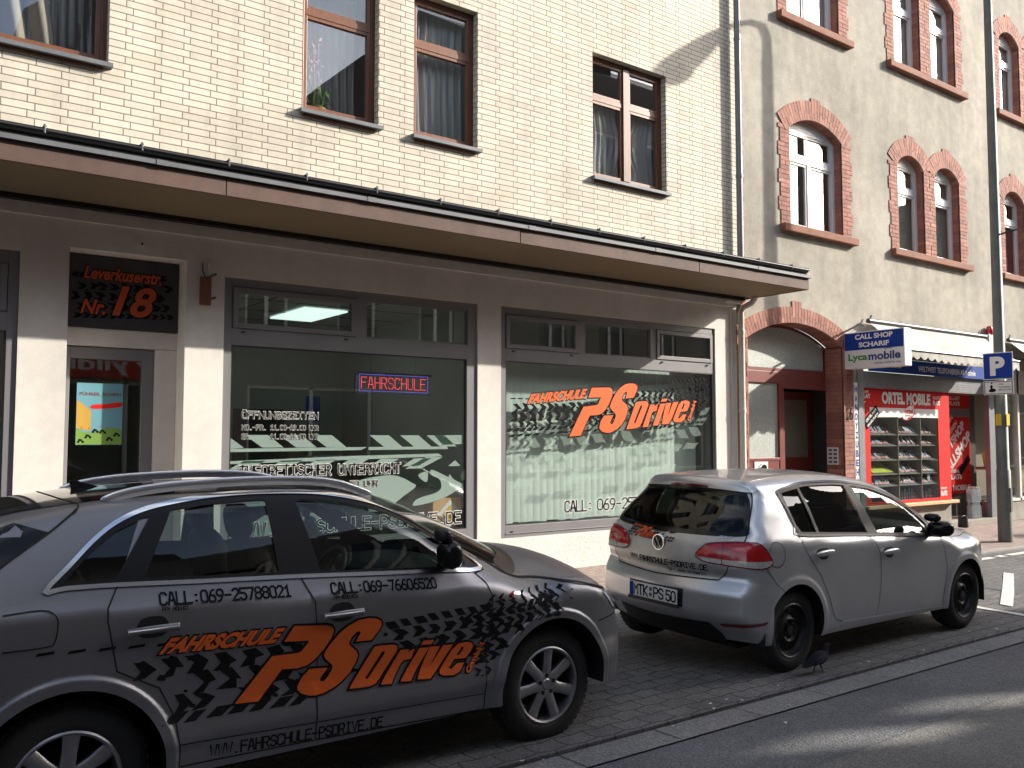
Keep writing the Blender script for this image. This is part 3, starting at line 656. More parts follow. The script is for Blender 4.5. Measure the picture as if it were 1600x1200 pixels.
    if h is not None:
        ad = node(nt, 'ShaderNodeMath', operation='MULTIPLY_ADD'); L(nt, n2.outputs['Distance'], ad.inputs[0]); ad.inputs[1].default_value = .3; L(nt, h, ad.inputs[2]); L(nt, ad.outputs[0], bp.inputs['Height'])
    else: L(nt, n2.outputs['Distance'], bp.inputs['Height'])
    L(nt, bp.outputs[0], b.inputs['Normal'])
    return m
M['asphalt'] = groundmat('asphalt', (.075, .077, .083), 80, bump=1.0, patch=.22)
M['asphalt_old'] = groundmat('worn_asphalt', (.100, .098, .096), 95, bump=1.0, patch=.28)
M['gutterm'] = groundmat('gutter_concrete', (.120, .120, .120), 60, bump=.3, patch=.16)
M['pavers'] = groundmat('interlocking_pavers', (.088, .087, .088), 70, bump=.8, patch=.32, pav=(.225, .14, .006, .22), bumpd=.008)
M['walk'] = groundmat('red_brown_pavement', (.23, .18, .155), 60, bump=.6, patch=.14, pav=(.20, .10, .005, 0.0))
M['kerbm'] = groundmat('kerb_stone', (.20, .19, .18), 60, bump=.5, patch=.2)
M['roadpaint'] = pbr('worn_road_paint', (.62, .61, .58), .8, noise=[(9, .25), (50, .25)])
big = MB(); big.quad((-400, -400, -.6), (400, -400, -.6), (400, 400, -.6), (-400, 400, -.6)); g = big.build('ground', 'asphalt_old'); g['kind'] = 'structure'
o = strip('road', -3.2, 3.05, -.004, 0, 'asphalt_old')
o = strip('road', 3.05, 3.755, .002, .0, 'asphalt'); o.name = 'road_edge'
strip('gutter', 3.755, 4.0, .010, .004, 'gutterm')
strip('parking_strip', 4.012, 6.84, .022, .040, 'pavers', thick=.05)
strip('kerb', 6.85, 6.98, .060, .060, 'kerbm', thick=.06)
strip('pavement', 6.985, 9.22, .052, .068, 'walk')
strip('far_pavement', -12.0, -3.2, .08, .08, 'walk', thick=.1)
dg = MB()
for k in range(60):
    x = -20 + k * .75
    if x < 30: dg.quad((x, 3.757, .0105 + sag(x) + .003), (x + .008, 3.757, .0105 + sag(x) + .003), (x + .008, 3.998, .0045 + sag(x) + .003), (x, 3.998, .0045 + sag(x) + .003))
dg.quad((-20, 4.0, .006), (8, 4.0, .006), (8, 4.012, .006), (-20, 4.012, .006)); dg.quad((8, 4.0, .006), (30, 4.0, .006 + sag(30)), (30, 4.012, .006 + sag(30)), (8, 4.012, .006))
dg.build('gutter_joints', 'dark')['kind'] = 'structure'
def ground_poly(name, pts, mat, dz=.004):
    m = MB()
    def gz(x, y): return (.022 + (y - 4.012) * .0064 if y < 6.85 else .06) + sag(x) + dz
    m.add([(x, y, gz(x, y)) for x, y in pts], [tuple(range(len(pts)))]); o = m.build(name, mat); o['kind'] = 'structure'; return o
ground_poly('asphalt_patch', [(10.78, 4.93), (14.5, 4.93), (14.5, 5.42), (10.9, 5.42)], 'asphalt')
ground_poly('bay_marking', [(9.91, 4.684), (9.885, 4.54), (10.90, 4.987), (12.285, 5.62), (12.283, 5.746), (11.04, 5.184)], 'roadpaint', .008)
ground_poly('bay_line', [(9.44, 4.10), (9.54, 4.10), (9.72, 6.7), (9.62, 6.7)], 'roadpaint', .008)
for a, b in ((12.6, 13.7), (13.85, 14.05), (14.2, 16)): ground_poly('edge_marking', [(a, 6.50), (b, 6.50), (b, 6.62), (a, 6.62)], 'roadpaint', .008)

# ------------------------------------------------------------------ the cream tiled house with the driving school
YF = 9.2
house = thing('apartment_house', 'cream tiled house with brown windows over a white ground floor and long canopy', 'house', (4.0, YF, .06))
XL, XR = -9.0, 11.245
up = MB()
wins = [(-.2, 1.823, 5.47, 7.26), (3.825, 4.779, 5.47, 7.26), (5.255, 6.19, 5.47, 7.26), (8.142, 9.61, 5.47, 7.26), (-4.2, -2.2, 5.47, 7.26)]
wins += [(a, b, c + 3.3, d + 3.3) for a, b, c, d in wins]
wall(up, rect(XL, XR, 4.05, 11.6), [(rect(*q), .16, 0) for q in wins], YF)
up.quad((XR, YF, 4.05), (XR, YF + .35, 4.05), (XR, YF + .35, 11.6), (XR, YF, 11.6)); up.box(XL, XR, 9.6, 19, 11.5, 11.6)
up.build('upper_wall', 'tile', house)
def brown_window(x0, x1, z0, z1, style):
    f = MB(); Y = YF + .10; t = .06
    zb = z0 + .66 * (z1 - z0) if style != 'wide' else None
    f.box(x0, x0 + t, Y, Y + .07, z0, z1); f.box(x1 - t, x1, Y, Y + .07, z0, z1); f.box(x0 + t, x1 - t, Y, Y + .07, z0, z0 + t); f.box(x0 + t, x1 - t, Y, Y + .07, z1 - t, z1)
    cols = [(x0 + t, x1 - t)]
    if style == 'double':
        xm = (x0 + x1) / 2; f.box(xm - .06, xm + .06, Y - .012, Y + .06, z0 + t, z1 - t); cols = [(x0 + t, xm - .06), (xm + .06, x1 - t)]
    if style == 'wide':
        xm = x0 + (x1 - x0) * .48; f.box(xm - .06, xm + .06, Y - .012, Y + .06, z0 + t, z1 - t); cols = [(x0 + t, xm - .06), (xm + .06, x1 - t)]
    fr = f.build('window', 'darkwood', house, bevel=.005)
    g = MB(); s_ = MB()
    for a, b in cols:
        rows = [(z0 + t, zb - .035), (zb + .035, z1 - t)] if zb else [(z0 + t, z1 - t)]
        if zb: s_.box(a, b, Y + .006, Y + .062, zb - .035, zb + .035)
        for c, d in rows:
            k = .042; s_.box(a, a + k, Y + .012, Y + .06, c, d); s_.box(b - k, b, Y + .012, Y + .06, c, d); s_.box(a + k, b - k, Y + .012, Y + .06, c, c + k); s_.box(a + k, b - k, Y + .012, Y + .06, d - k, d)
            g.box(a + k, b - k, Y + .035, Y + .041, c + k, d - k)
    s_.build('sash', 'darkwood2', fr, bevel=.003); g.build('pane', 'glass', fr)
    si = MB(); xe = .03
    si.add([(x0 - xe, YF - .075, z0 - .012), (x1 + xe, YF - .075, z0 - .012), (x1 + xe, YF + .10, z0 + .014), (x0 - xe, YF + .10, z0 + .014), (x0 - xe, YF - .075, z0 - .055), (x1 + xe, YF - .075, z0 - .055), (x1 + xe, YF + .10, z0 - .055), (x0 - xe, YF + .10, z0 - .055)],
           [(0, 1, 2, 3), (4, 5, 1, 0), (1, 5, 6, 2), (0, 3, 7, 4), (7, 6, 5, 4)])
    si.build('sill', 'zinc', fr); sd_ = MB(); sd_.box(x0 + .01, x1 - .05, YF - .03, YF + .0, z0 - .085, z0 - .056); sd_.build('sill_support', 'darkwood', fr)
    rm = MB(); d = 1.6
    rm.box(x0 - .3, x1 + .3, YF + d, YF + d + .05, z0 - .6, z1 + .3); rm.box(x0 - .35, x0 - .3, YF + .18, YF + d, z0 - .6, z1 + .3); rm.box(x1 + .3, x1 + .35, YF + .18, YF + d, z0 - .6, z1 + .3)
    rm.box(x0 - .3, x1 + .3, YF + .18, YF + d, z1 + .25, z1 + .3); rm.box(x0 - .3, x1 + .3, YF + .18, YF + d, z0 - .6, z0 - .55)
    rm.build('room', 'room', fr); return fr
styles = ['wide', 'single', 'single', 'double', 'wide'] * 2
frames = [brown_window(*q, s_) for q, s_ in zip(wins, styles)]
def drape(name, parent, x0, x1, z0, z1, Y, folds, amp, mat, edge=lambda t: (0, 0)):
    m = MB(); nx, nz = 60, 26; vs = []
    for j in range(nz + 1):
        t = j / nz; l, r = edge(t)
        for i in range(nx + 1):
            u = i / nx; x = x0 + l + (x1 + r - x0 - l) * u
            vs.append((x, Y + amp * math.sin(u * folds * 2 * math.pi + 1.3 * math.sin(3 * t)) * (.6 + .4 * math.sin(7 * u + 2 * t)), z1 + (z0 - z1) * t))
    m.add(vs, [(j * (nx + 1) + i, j * (nx + 1) + i + 1, (j + 1) * (nx + 1) + i + 1, (j + 1) * (nx + 1) + i) for j in range(nz) for i in range(nx)])
    return m.build(name, mat, parent, smooth=80)
M['drape'] = pbr('beige_drape', (.40, .36, .31), .9)
drape('curtain', frames[0], -.1, 1.35, 5.54, 7.2, YF + .26, 6, .05, 'drape', lambda t: (0, -.25 * (1 - t) ** 2 + .12 * max(0, t - .7)))
M['voile'] = glass('grey_voile', (.35, .35, .36), haze=.55, hazecol=(.30, .30, .32))
drape('curtain', frames[0], .6, 1.75, 5.54, 7.2, YF + .30, 14, .02, 'voile')
M['net'] = glass('white_net', (.6, .6, .6), haze=.72, hazecol=(.85, .85, .86))
drape('curtain', frames[1], 3.86, 4.75, 5.54, 7.2, YF + .55, 9, .03, 'net')
drape('curtain', frames[2], 5.3, 6.15, 5.54, 7.2, YF + .30, 8, .035, 'net')
drape('curtain', frames[3], 8.2, 8.85, 5.54, 6.75, YF + .24, 6, .03, 'net', lambda t: (0, -.06 * math.sin(9 * t)))
drape('curtain', frames[3], 8.92, 9.56, 5.54, 6.75, YF + .24, 6, .03, 'net', lambda t: (.10 * math.sin(9 * t), 0))
# ground floor
gf = MB()
holes = [(rect(-3.2, 1.121, .55, 3.526), .05, 0), (rect(1.531, 2.615, .05, 3.615), .30, 0), (rect(3.009, 6.2, .55, 3.49), .06, 0), (rect(6.56, 10.64, .53, 3.497), .06, 0)]
wall(gf, rect(XL, 11.13, .02, 3.87), holes, YF)
gf.box(XL, 11.13, YF - .03, YF + .04, 3.872, 3.985)
gf.box(10.99, 11.12, YF - .022, YF - .001, .3, 3.868)
gf.quad((11.13, YF, .02), (11.13, YF + .3, .02), (11.13, YF + .3, 3.98), (11.13, YF, 3.98))
gf.build('ground_floor_wall', 'white_wall', house)
pl = MB(); wall(pl, rect(6.205, 11.0, .03, .50), [], YF - .012); pl.box(6.205, 11.0, YF - .012, YF, .498, .50); pl.build('plinth', 'plinth', house)
rc = MB(); rc.box(XL, 11.25, YF - .10, YF + .1, 3.99, 4.045); rc.build('soffit_recess_shade', 'dark', house)  # near-black strip paints the shade in the recess between soffit and wall
# canopy
cp = MB(); XC0, XC1 = XL, 11.42; YC = 8.04
for a, b in ((XC0, 2.62), (2.628, 6.0), (6.008, 9.0), (9.008, XC1)): cp.box(a, b, YC, YC + .03, 4.027, 4.195)
cp.box(XC1 - .03, XC1, YC + .031, YF - .002, 4.027, 4.195)
can = cp.build('canopy', 'fascia', house, bevel=.004)
sf = MB(); sf.box(XC0, XC1 - .031, YC + .031, YF - .10, 4.036, 4.06); sf.build('soffit', 'soffit', can)
gu = MB(); gu.box(XC0, XC1 + .02, YC - .035, YC + .06, 4.199, 4.240)
for x in np.arange(-8.2, 11.4, 2.05): gu.box(x - .05, x + .05, YC - .039, YC - .034, 4.196, 4.243)
gu.build('drip_edge', 'zinc', can)
dk = MB(); dk.box(XC0, XC1 - .02, YC + .02, YF - .05, 4.241, 4.275); dk.build('canopy_gap_shade', 'dark', can)  # near-black box paints the shade in the gap above the drip edge
gt = MB(); gt.tube([(XC0, YC + .03, 4.345), (XC1 - .01, YC + .03, 4.345)], .012); gt.tube([(XC0, YC - .02, 4.322), (XC1 + .01, YC - .02, 4.322)], .009)
n = 10; pr = [(YC + .055 + .07 * math.cos(math.pi + math.pi * k / n), 4.345 + .065 * math.sin(math.pi + math.pi * k / n)) for k in range(n + 1)]
for (a, b), (c, d) in zip(pr[:-1], pr[1:]): gt.quad((XC0, a, b), (XC1, a, b), (XC1, c, d), (XC0, c, d))
gt.build('gutter', 'darkmetal', can, smooth=40)
for k in range(26):
    x = -8 + k * .76
    if x < XC1:
        bk = MB(); bk.box(x - .012, x + .012, YC - .03, YC + .13, 4.352, 4.362); bk.tube([(x, YC - .022, 4.30), (x, YC - .022, 4.372)], .009, 6); bk.build('gutter_bracket', 'zinc', can)
rf = MB(); rf.quad((XC0, YC + .11, 4.365), (XC1 - .1, YC + .11, 4.365), (XC1 - .1, YF, 4.47), (XC0, YF, 4.47)); rf.quad((XC0, YC + .11, 4.28), (XC1 - .1, YC + .11, 4.28), (XC1 - .1, YC + .11, 4.365), (XC0, YC + .11, 4.365))
rf.build('canopy_roof', 'zinc', can)
# downpipes at the joint of the two houses
dp = MB(); dp.tube([(11.17, YF - .09, 4.4), (11.17, YF - .09, 11.6)], .052, 12)
for z in (5.95, 8.2, 10.4): dp.lathe((11.17, YF - .09, z), (0, 0, 1), [(.052, 0), (.06, .005), (.06, .06), (.052, .065)], 12)
dp.build('downpipe', 'pipe_grey', house, smooth=40)
dp = MB(); dp.tube([(11.33, 8.95, 4.02), (11.30, 9.02, 3.93), (11.20, 9.10, 3.86), (11.17, 9.12, 3.78), (11.17, 9.12, 1.15), (11.19, 9.10, 1.05), (11.19, 9.10, .1)], .048, 12)
for z in (3.45, 2.2): dp.lathe((11.17, 9.12, z), (0, 0, 1), [(.048, 0), (.056, .005), (.056, .06), (.048, .065)], 12)
dp.tube([(10.8, 9.13, 3.95), (11.18, 9.12, 3.95)], .035, 10)
dp.build('downpipe', 'pipe_white', house, smooth=40)
# shop windows
def sashframe(m, x0, x1, z0, z1, Y, t, d=.05, mi=0): m.box(x0, x0 + t, Y, Y + d, z0, z1, mi); m.box(x1 - t, x1, Y, Y + d, z0, z1, mi); m.box(x0 + t, x1 - t, Y, Y + d, z0, z0 + t, mi); m.box(x0 + t, x1 - t, Y, Y + d, z1 - t, z1, mi)
def shop_window(x0, x1, z0, z1, gx0, gx1, gz0, gz1, vents):
    Y = YF + .02; f = MB()
    f.box(x0, gx0, Y, Y + .07, z0, z1); f.box(gx1, x1, Y, Y + .07, z0, z1); f.box(gx0, gx1, Y, Y + .07, z0, gz0); f.box(gx0, gx1, Y, Y + .07, gz1, 2.955); f.box(gx0, gx1, Y, Y + .07, 3.40, z1)
    xs = [gx0] + [q for v in vents for q in v[:2]] + [gx1]
    for i in range(0, len(xs), 2): f.box(xs[i], xs[i + 1], Y, Y + .07, 2.955, 3.40)
    f.box(gx0, gx1, Y - .012, Y, z0 + .05, z0 + .058)
    fr = f.build('shop_window', 'frame', house, bevel=.004)
    g = MB(); g.box(gx0, gx1, Y + .03, Y + .042, gz0, gz1); g.build('pane', 'glass_shop', fr)
    gk = MB(); sashframe(gk, gx0, gx1, gz0, gz1, Y + .004, .012, .03); gk.build('gasket', 'black', fr)
    for a, b, sash in vents:
        v = MB(); t = .055 if sash else .02
        if sash: sashframe(v, a + .006, b - .006, 2.961, 3.394, Y - .014, t, .06)
        else: sashframe(v, a, b, 2.955, 3.40, Y + .012, t, .04)
        vo = v.build('vent_sash', 'frame', fr, bevel=.003); p = MB(); p.box(a + t, b - t, Y + .03, Y + .036, 2.955 + t, 3.40 - t); p.build('vent_pane', 'glass_shop', vo)
        if sash:
            k = MB()
            for x in (a + .12, b - .12): k.box(x - .02, x + .02, Y - .02, Y + .0, 2.915, 2.93)
            k.build('vent_hinge', 'black', vo)
    k = MB()
    for x in (gx0 + .1, gx1 - .1): k.box(x - .02, x + .02, Y - .008, Y, z0 + .07, z0 + .085)
    k.build('drain_cap', 'black', fr)
    return fr
sw1 = shop_window(3.009, 6.2, .55, 3.49, 3.097, 6.052, .69, 2.78, [(3.10, 4.53, 1), (4.655, 6.058, 0)])
sw2 = shop_window(6.56, 10.64, .53, 3.497, 6.645, 10.596, .69, 2.795, [(6.645, 7.87, 1), (7.99, 9.255, 0), (9.375, 10.596, 1)])
sw0 = shop_window(-3.2, 1.121, .55, 3.526, -3.1, 1.03, .69, 2.78, [(-3.1, -1.1, 1), (-.98, 1.03, 1)])
# rooms behind the glass
rm = MB(); YB = 13.4
def shell(m, x0, x1, y0, y1):
    m.box(x0, x1, y1, y1 + .1, 0, 3.6, 0); m.box(x1, x1 + .06, y0, y1, 0, 3.6, 0); m.box(x0 - .05, x0, y0, y1, 0, 3.6, 0); m.box(x0, x1, y0, y1, -.02, .05, 2); m.box(x0, x1, y0, y1, 3.50, 3.54, 1)
    for k in range(int((x1 - x0) / 1.25) + 1): m.box(x0 + k * 1.25, x0 + k * 1.25 + .01, y0, y1, 3.492, 3.499, 3)
    for k in range(int((y1 - y0) / .9)): m.box(x0, x1, y0 + .3 + k * .9, y0 + .31 + k * .9, 3.491, 3.4985, 3)
shell(rm, 2.72, 6.36, YF + .12, YB); shell(rm, -3.4, 1.35, YF + .12, YB); shell(rm, 1.45, 2.64, YF + .40, 12.0)
rm.box(4.55, 5.35, YB - .03, YB - .001, .05, 2.25, 3); rm.box(5.2, 5.6, YB - .6, YB - .02, .05, 2.0, 4); rm.box(3.4, 4.4, 12.2, 12.9, .05, .8, 3); rm.box(5.75, 6.30, 12.6, 13.3, .05, 1.3, 4); rm.box(-.6, 1.2, 12.8, 13.3, .05, 1.0, 3); rm.box(2.8, 3.3, 11.0, 12.6, .05, 1.9, 4); rm.box(2.75, 3.0, 10.2, 10.9, .9, 1.9, 0); rm.box(4.9, 5.6, 11.2, 11.9, .05, .48, 3); rm.box(4.9, 5.6, 11.8, 11.95, .48, 1.0, 3)
M['officewall'] = pbr('office_wall', (.50, .52, .49), .9, noise=(1.5, .06)); M['officefloor'] = pbr('office_floor', (.12, .11, .10), .6)
rm.build('shop_room', ['officewall', 'ceil', 'officefloor', 'room', 'shelf'], house)
rm2 = MB(); rm2.box(6.5, 10.8, 10.6, 10.7, 0, 3.6, 0); rm2.box(10.72, 10.78, YF + .12, 10.6, 0, 3.6, 0); rm2.box(6.5, 10.8, YF + .12, 10.6, 3.5, 3.6, 0); rm2.box(6.5, 10.8, YF + .12, 10.6, 0, .3, 0)
rm2.build('blind_room', 'officewall', house)
lt = MB(); lt.box(4.55, 5.16, 10.75, 11.95, 3.470, 3.488, 0); lm = lt.build('ceiling_light', 'lamp_on'); tag(lm, 'square lit ceiling panel behind the upper vent of the shop window', 'lamp')
# vertical blinds in the right-hand window
bl = thing('vertical_blind', 'pale mint vertical slat blind behind the window with the orange logo', 'blind', (8.6, YF + .3, .6))
hr = MB(); hr.box(6.62, 10.5, YF + .27, YF + .31, 2.86, 2.91); hr.build('head_rail', 'white', bl)
ns = 34; rnd = random.Random(3)
slat = None
for k in range(ns):
    x = 6.66 + (10.42 - 6.66) * k / (ns - 1)
    m = MB(); a = R(rnd.uniform(-4, .5)); hw = .066; ca, sa = math.cos(a) * hw, math.sin(a) * hw; jz = rnd.uniform(-.12, -.10)
    m.add([(x - ca, YF + .29 - sa, .80 + jz), (x + ca, YF + .29 + sa, .80 + jz), (x + ca, YF + .29 + sa, 2.86), (x - ca, YF + .29 - sa, 2.86), (x, YF + .282, .80 + jz), (x, YF + .282, 2.86)], [(0, 4, 5, 3), (4, 1, 2, 5)])
    m.build('slat', 'mint', bl, smooth=80)
# frosted tread pattern and lettering on the glass
YG = YF + .046
def flatpolys(name, polys, Y, mat, parent, thick=None):
    m = MB()
    for p in polys:
        A = sum(p[i][0] * p[(i + 1) % len(p)][1] - p[(i + 1) % len(p)][0] * p[i][1] for i in range(len(p)))
        q = p if A > 0 else p[::-1]; m.add([(x, Y, z) for x, z in q], [tuple(range(len(q)))])
    return m.build(name, mat, parent)
def px1(x, y, px0=340, py0=640, s=3.81):   # traced once from the photograph, kept as metres on the glass
    return x, y
tr = []
def par(xa, xb, za, zb_, lean): return [(xa, za), (xb, za), (xb + lean, zb_), (xa + lean, zb_)]
x = 3.10; tr.append([(3.10, 1.655), (4.62, 1.665), (4.70, 1.70), (3.10, 1.69)]); tr.append([(4.72, 1.665), (5.80, 1.668), (5.78, 1.70), (4.72, 1.70)])
for xa in (3.40, 3.78, 4.14, 4.86, 5.26, 5.62): tr.append([(xa + .06, 1.70), (xa + .30, 1.70), (xa + .12, 1.835), (xa - .13, 1.835)])
tr.append([(3.10, 1.69), (3.26, 1.70), (3.12, 1.80), (3.10, 1.80)]); tr.append([(5.72, 1.72), (6.0, 1.73), (6.02, 1.84), (5.60, 1.835)])
tr.append([(3.10, 1.56), (4.55, 1.60), (5.66, 1.615), (5.72, 1.58), (3.10, 1.53)])
for xa in (3.10, 3.52, 3.92, 4.32, 4.72, 5.16): tr.append([(xa, 1.47), (xa + .22, 1.47), (xa + .40, 1.56), (xa + .16, 1.56)])
tr.append([(5.20, 1.44), (5.42, 1.44), (5.72, 1.57), (5.50, 1.58)])
tr.append(spline([(4.55, 1.30), (5.02, 1.37), (5.30, 1.27), (5.34, 1.22), (5.20, 1.13), (4.95, .98), (4.72, .96), (4.80, 1.10), (4.60, 1.15)], 4, True))
tr.append(spline([(5.56, 1.42), (5.66, 1.39), (5.80, 1.33), (5.82, 1.36), (5.88, 1.30), (5.99, 1.24), (5.98, 1.20), (5.80, 1.10), (5.56, 1.03), (5.32, 1.0), (5.34, 1.06), (5.44, 1.10), (5.62, 1.14), (5.70, 1.20), (5.68, 1.30), (5.56, 1.36)], 4, True))
tr.append(spline([(5.38, 1.36), (5.50, 1.40), (5.51, 1.30), (5.47, 1.28)], 4, True)); tr.append(spline([(5.99, 1.36), (6.04, 1.42), (6.045, 1.30), (6.0, 1.28)], 4, True)); tr.append([(5.80, 1.46), (5.98, 1.46), (5.90, 1.53)])
tr.append(spline([(5.0, .87), (5.3, .90), (5.5, .84), (5.35, .76), (5.1, .78)], 4, True)); tr.append([(3.1, .76), (3.9, .76), (4.3, .98), (3.5, .98)]); tr.append([(3.1, 1.08), (3.6, 1.08), (4.1, 1.36), (3.4, 1.36)])
flatpolys('frosted_tread', tr, YG, 'frost', sw1)
def sign_lines(parent, lines, Y, inner, outer, name='lettering'):
    a = MB(); b = MB()
    for t, x0, z0, x1, z1, wd, ol in lines:
        if ol: bands_to(a, stroke_text(t, x0, z0, x1, z1, wd + ol), onY(Y))
        bands_to(b, stroke_text(t, x0, z0, x1, z1, wd), onY(Y - .002))
    if a.v: a.build(name, outer, parent)
    return b.build(name, inner, parent)
ol = .009
sign_lines(sw1, [('\u00d6FFNUNGSZEITEN', 3.235, 2.012, 4.09, 2.082, .0085, ol), ('MO.-FR.', 3.235, 1.890, 3.50, 1.938, .0062, .0068), ('11.00-19.00 UHR', 3.545, 1.890, 4.09, 1.938, .0062, .0068), ('SA.', 3.235, 1.792, 3.335, 1.842, .0062, .0068), ('11.00-16.00 UHR', 3.545, 1.792, 4.09, 1.842, .0062, .0068),
  ('THEORETISCHER UNTERRICHT', 3.22, 1.395, 5.135, 1.505, .0135, .012), ('MO. DI. DO. 18.00-19.30 UHR', 3.22, 1.25, 4.84, 1.315, .008, .008), ('WWW.FAHRSCHULE-PSDRIVE.DE', 3.2, .765, 5.98, .90, .018, .015)], YG - .004, 'black_ink', 'white_ink')
YG2 = YF + .046
sign_lines(sw2, [('CALL:', 7.64, .815, 8.12, .955, .02, .016), ('069-25788021', 8.22, .815, 9.60, .958, .02, .016)], YG2 - .012, 'black_ink', 'white_ink')
# the logo
LOGO = {
'P':[(-1.898,0.56),(-1.723,0.757),(-1.592,0.754),(-1.572,0.761),(-1.535,0.806),(-1.665,0.818),(-1.617,0.887),(-1.447,0.872),(-1.417,0.862),(-1.406,0.841),(-1.416,0.807),(-1.457,0.752),(-1.504,0.709),(-1.545,0.686),(-1.591,0.679),(-1.671,0.686),(-1.785,0.552)],
'S':[(-1.194,0.764),(-1.283,0.767),(-1.257,0.812),(-1.263,0.818),(-1.277,0.816),(-1.305,0.795),(-1.321,0.767),(-1.313,0.751),(-1.277,0.719),(-1.268,0.698),(-1.275,0.671),(-1.309,0.617),(-1.355,0.577),(-1.403,0.552),(-1.451,0.538),(-1.498,0.532),(-1.534,0.538),(-1.569,0.552),(-1.589,0.574),(-1.589,0.593),(-1.567,0.632),(-1.527,0.667),(-1.432,0.658),(-1.473,0.609),(-1.467,0.595),(-1.449,0.595),(-1.428,0.616),(-1.407,0.649),(-1.406,0.662),(-1.414,0.674),(-1.444,0.701),(-1.455,0.721),(-1.448,0.74),(-1.424,0.772),(-1.376,0.821),(-1.327,0.854),(-1.272,0.875),(-1.215,0.878),(-1.17,0.871),(-1.144,0.857),(-1.138,0.839),(-1.146,0.817)],
'D':[(-1.314,0.534),(-1.175,0.727),(-1.149,0.729),(-1.064,0.723),(-1.044,0.715),(-1.04,0.697),(-1.05,0.678),(-1.141,0.56),(-1.166,0.536),(-1.204,0.528)],
'Dh':[(-1.224,0.572),(-1.212,0.566),(-1.202,0.575),(-1.114,0.685),(-1.116,0.695),(-1.129,0.696)],
'r':[(-1.137,0.527),(-1.02,0.689),(-0.969,0.685),(-0.98,0.67),(-0.935,0.686),(-0.956,0.633),(-0.999,0.632),(-1.016,0.619),(-1.075,0.521)],
'i':[(-1.022,0.524),(-0.906,0.683),(-0.847,0.679),(-0.96,0.517)],
'dot':[(-0.898,0.698),(-0.881,0.719),(-0.814,0.715),(-0.835,0.693)],
'v':[(-0.921,0.52),(-0.842,0.681),(-0.779,0.676),(-0.841,0.572),(-0.757,0.678),(-0.693,0.674),(-0.803,0.543),(-0.841,0.512)],
'e':[(-0.756,0.515),(-0.78,0.526),(-0.78,0.545),(-0.696,0.65),(-0.66,0.673),(-0.608,0.676),(-0.571,0.666),(-0.561,0.646),(-0.575,0.621),(-0.608,0.587),(-0.683,0.591),(-0.721,0.548),(-0.706,0.54),(-0.663,0.567),(-0.618,0.563),(-0.652,0.52),(-0.695,0.508)],
'eh':[(-0.67,0.61),(-0.652,0.61),(-0.622,0.647),(-0.636,0.654)],
}
def tread(x0, x1, zc, slope, rnd, rows, gap=.0):
    """rows of worn tyre-tread blocks, as outlines"""
    out = []
    for off, h, step, lean, jag in rows:
        x = x0 + rnd.uniform(0, step)
        while x < x1:
            wd = step * rnd.uniform(.52, .78); z = zc + off + (x - x0) * slope + rnd.uniform(-.1, .1) * h
            if rnd.random() > gap:
                q = [(x, z - h / 2), (x + wd * .5, z - h / 2 - jag * rnd.uniform(-.5, .4) * h), (x + wd, z - h / 2 + jag * rnd.uniform(-.3, .3) * h), (x + wd + lean * .5, z + jag * rnd.uniform(-.4, .4) * h), (x + wd + lean, z + h / 2), (x + wd * .5 + lean, z + h / 2 + jag * rnd.uniform(-.5, .4) * h), (x + lean, z + h / 2), (x + lean * .5 + jag * wd * rnd.uniform(-.3, .3), z)]
                out.append(q)
            x += step
    return out
def chevs(x0, x1, zc, slope, rnd, rows, gap=.0):
    out = []
    for off, h, step, t, wd in rows:
        x = x0 + rnd.uniform(0, step)
        while x < x1:
            z = zc + off + (x - x0) * slope; j = lambda k=.16: rnd.uniform(-k, k) * h
            if rnd.random() > gap: out.append([(x + j(), z - h / 2 + j(.08)), (x + t + j(), z - h / 2 + j(.08)), (x + t * .9 + wd * .5 + j(), z - h * .22 + j()), (x + t + wd + j(), z + j()), (x + t + j(), z + h / 2 + j(.08)), (x + t * .4 + j(), z + h / 2 + j(.12)), (x + j(), z + h / 2 + j(.08)), (x + wd + j(.1), z + j(.1))])
            if rnd.random() < .5: q = rnd.uniform(.1, .3) * h; a, b = x + rnd.uniform(0, step), z + rnd.uniform(-.6, .6) * h; out.append([(a, b), (a + q * 1.6, b - q * .4), (a + q * 2, b + q * .5), (a + q * .7, b + q)])
            x += step * rnd.uniform(.88, 1.12)
    return out
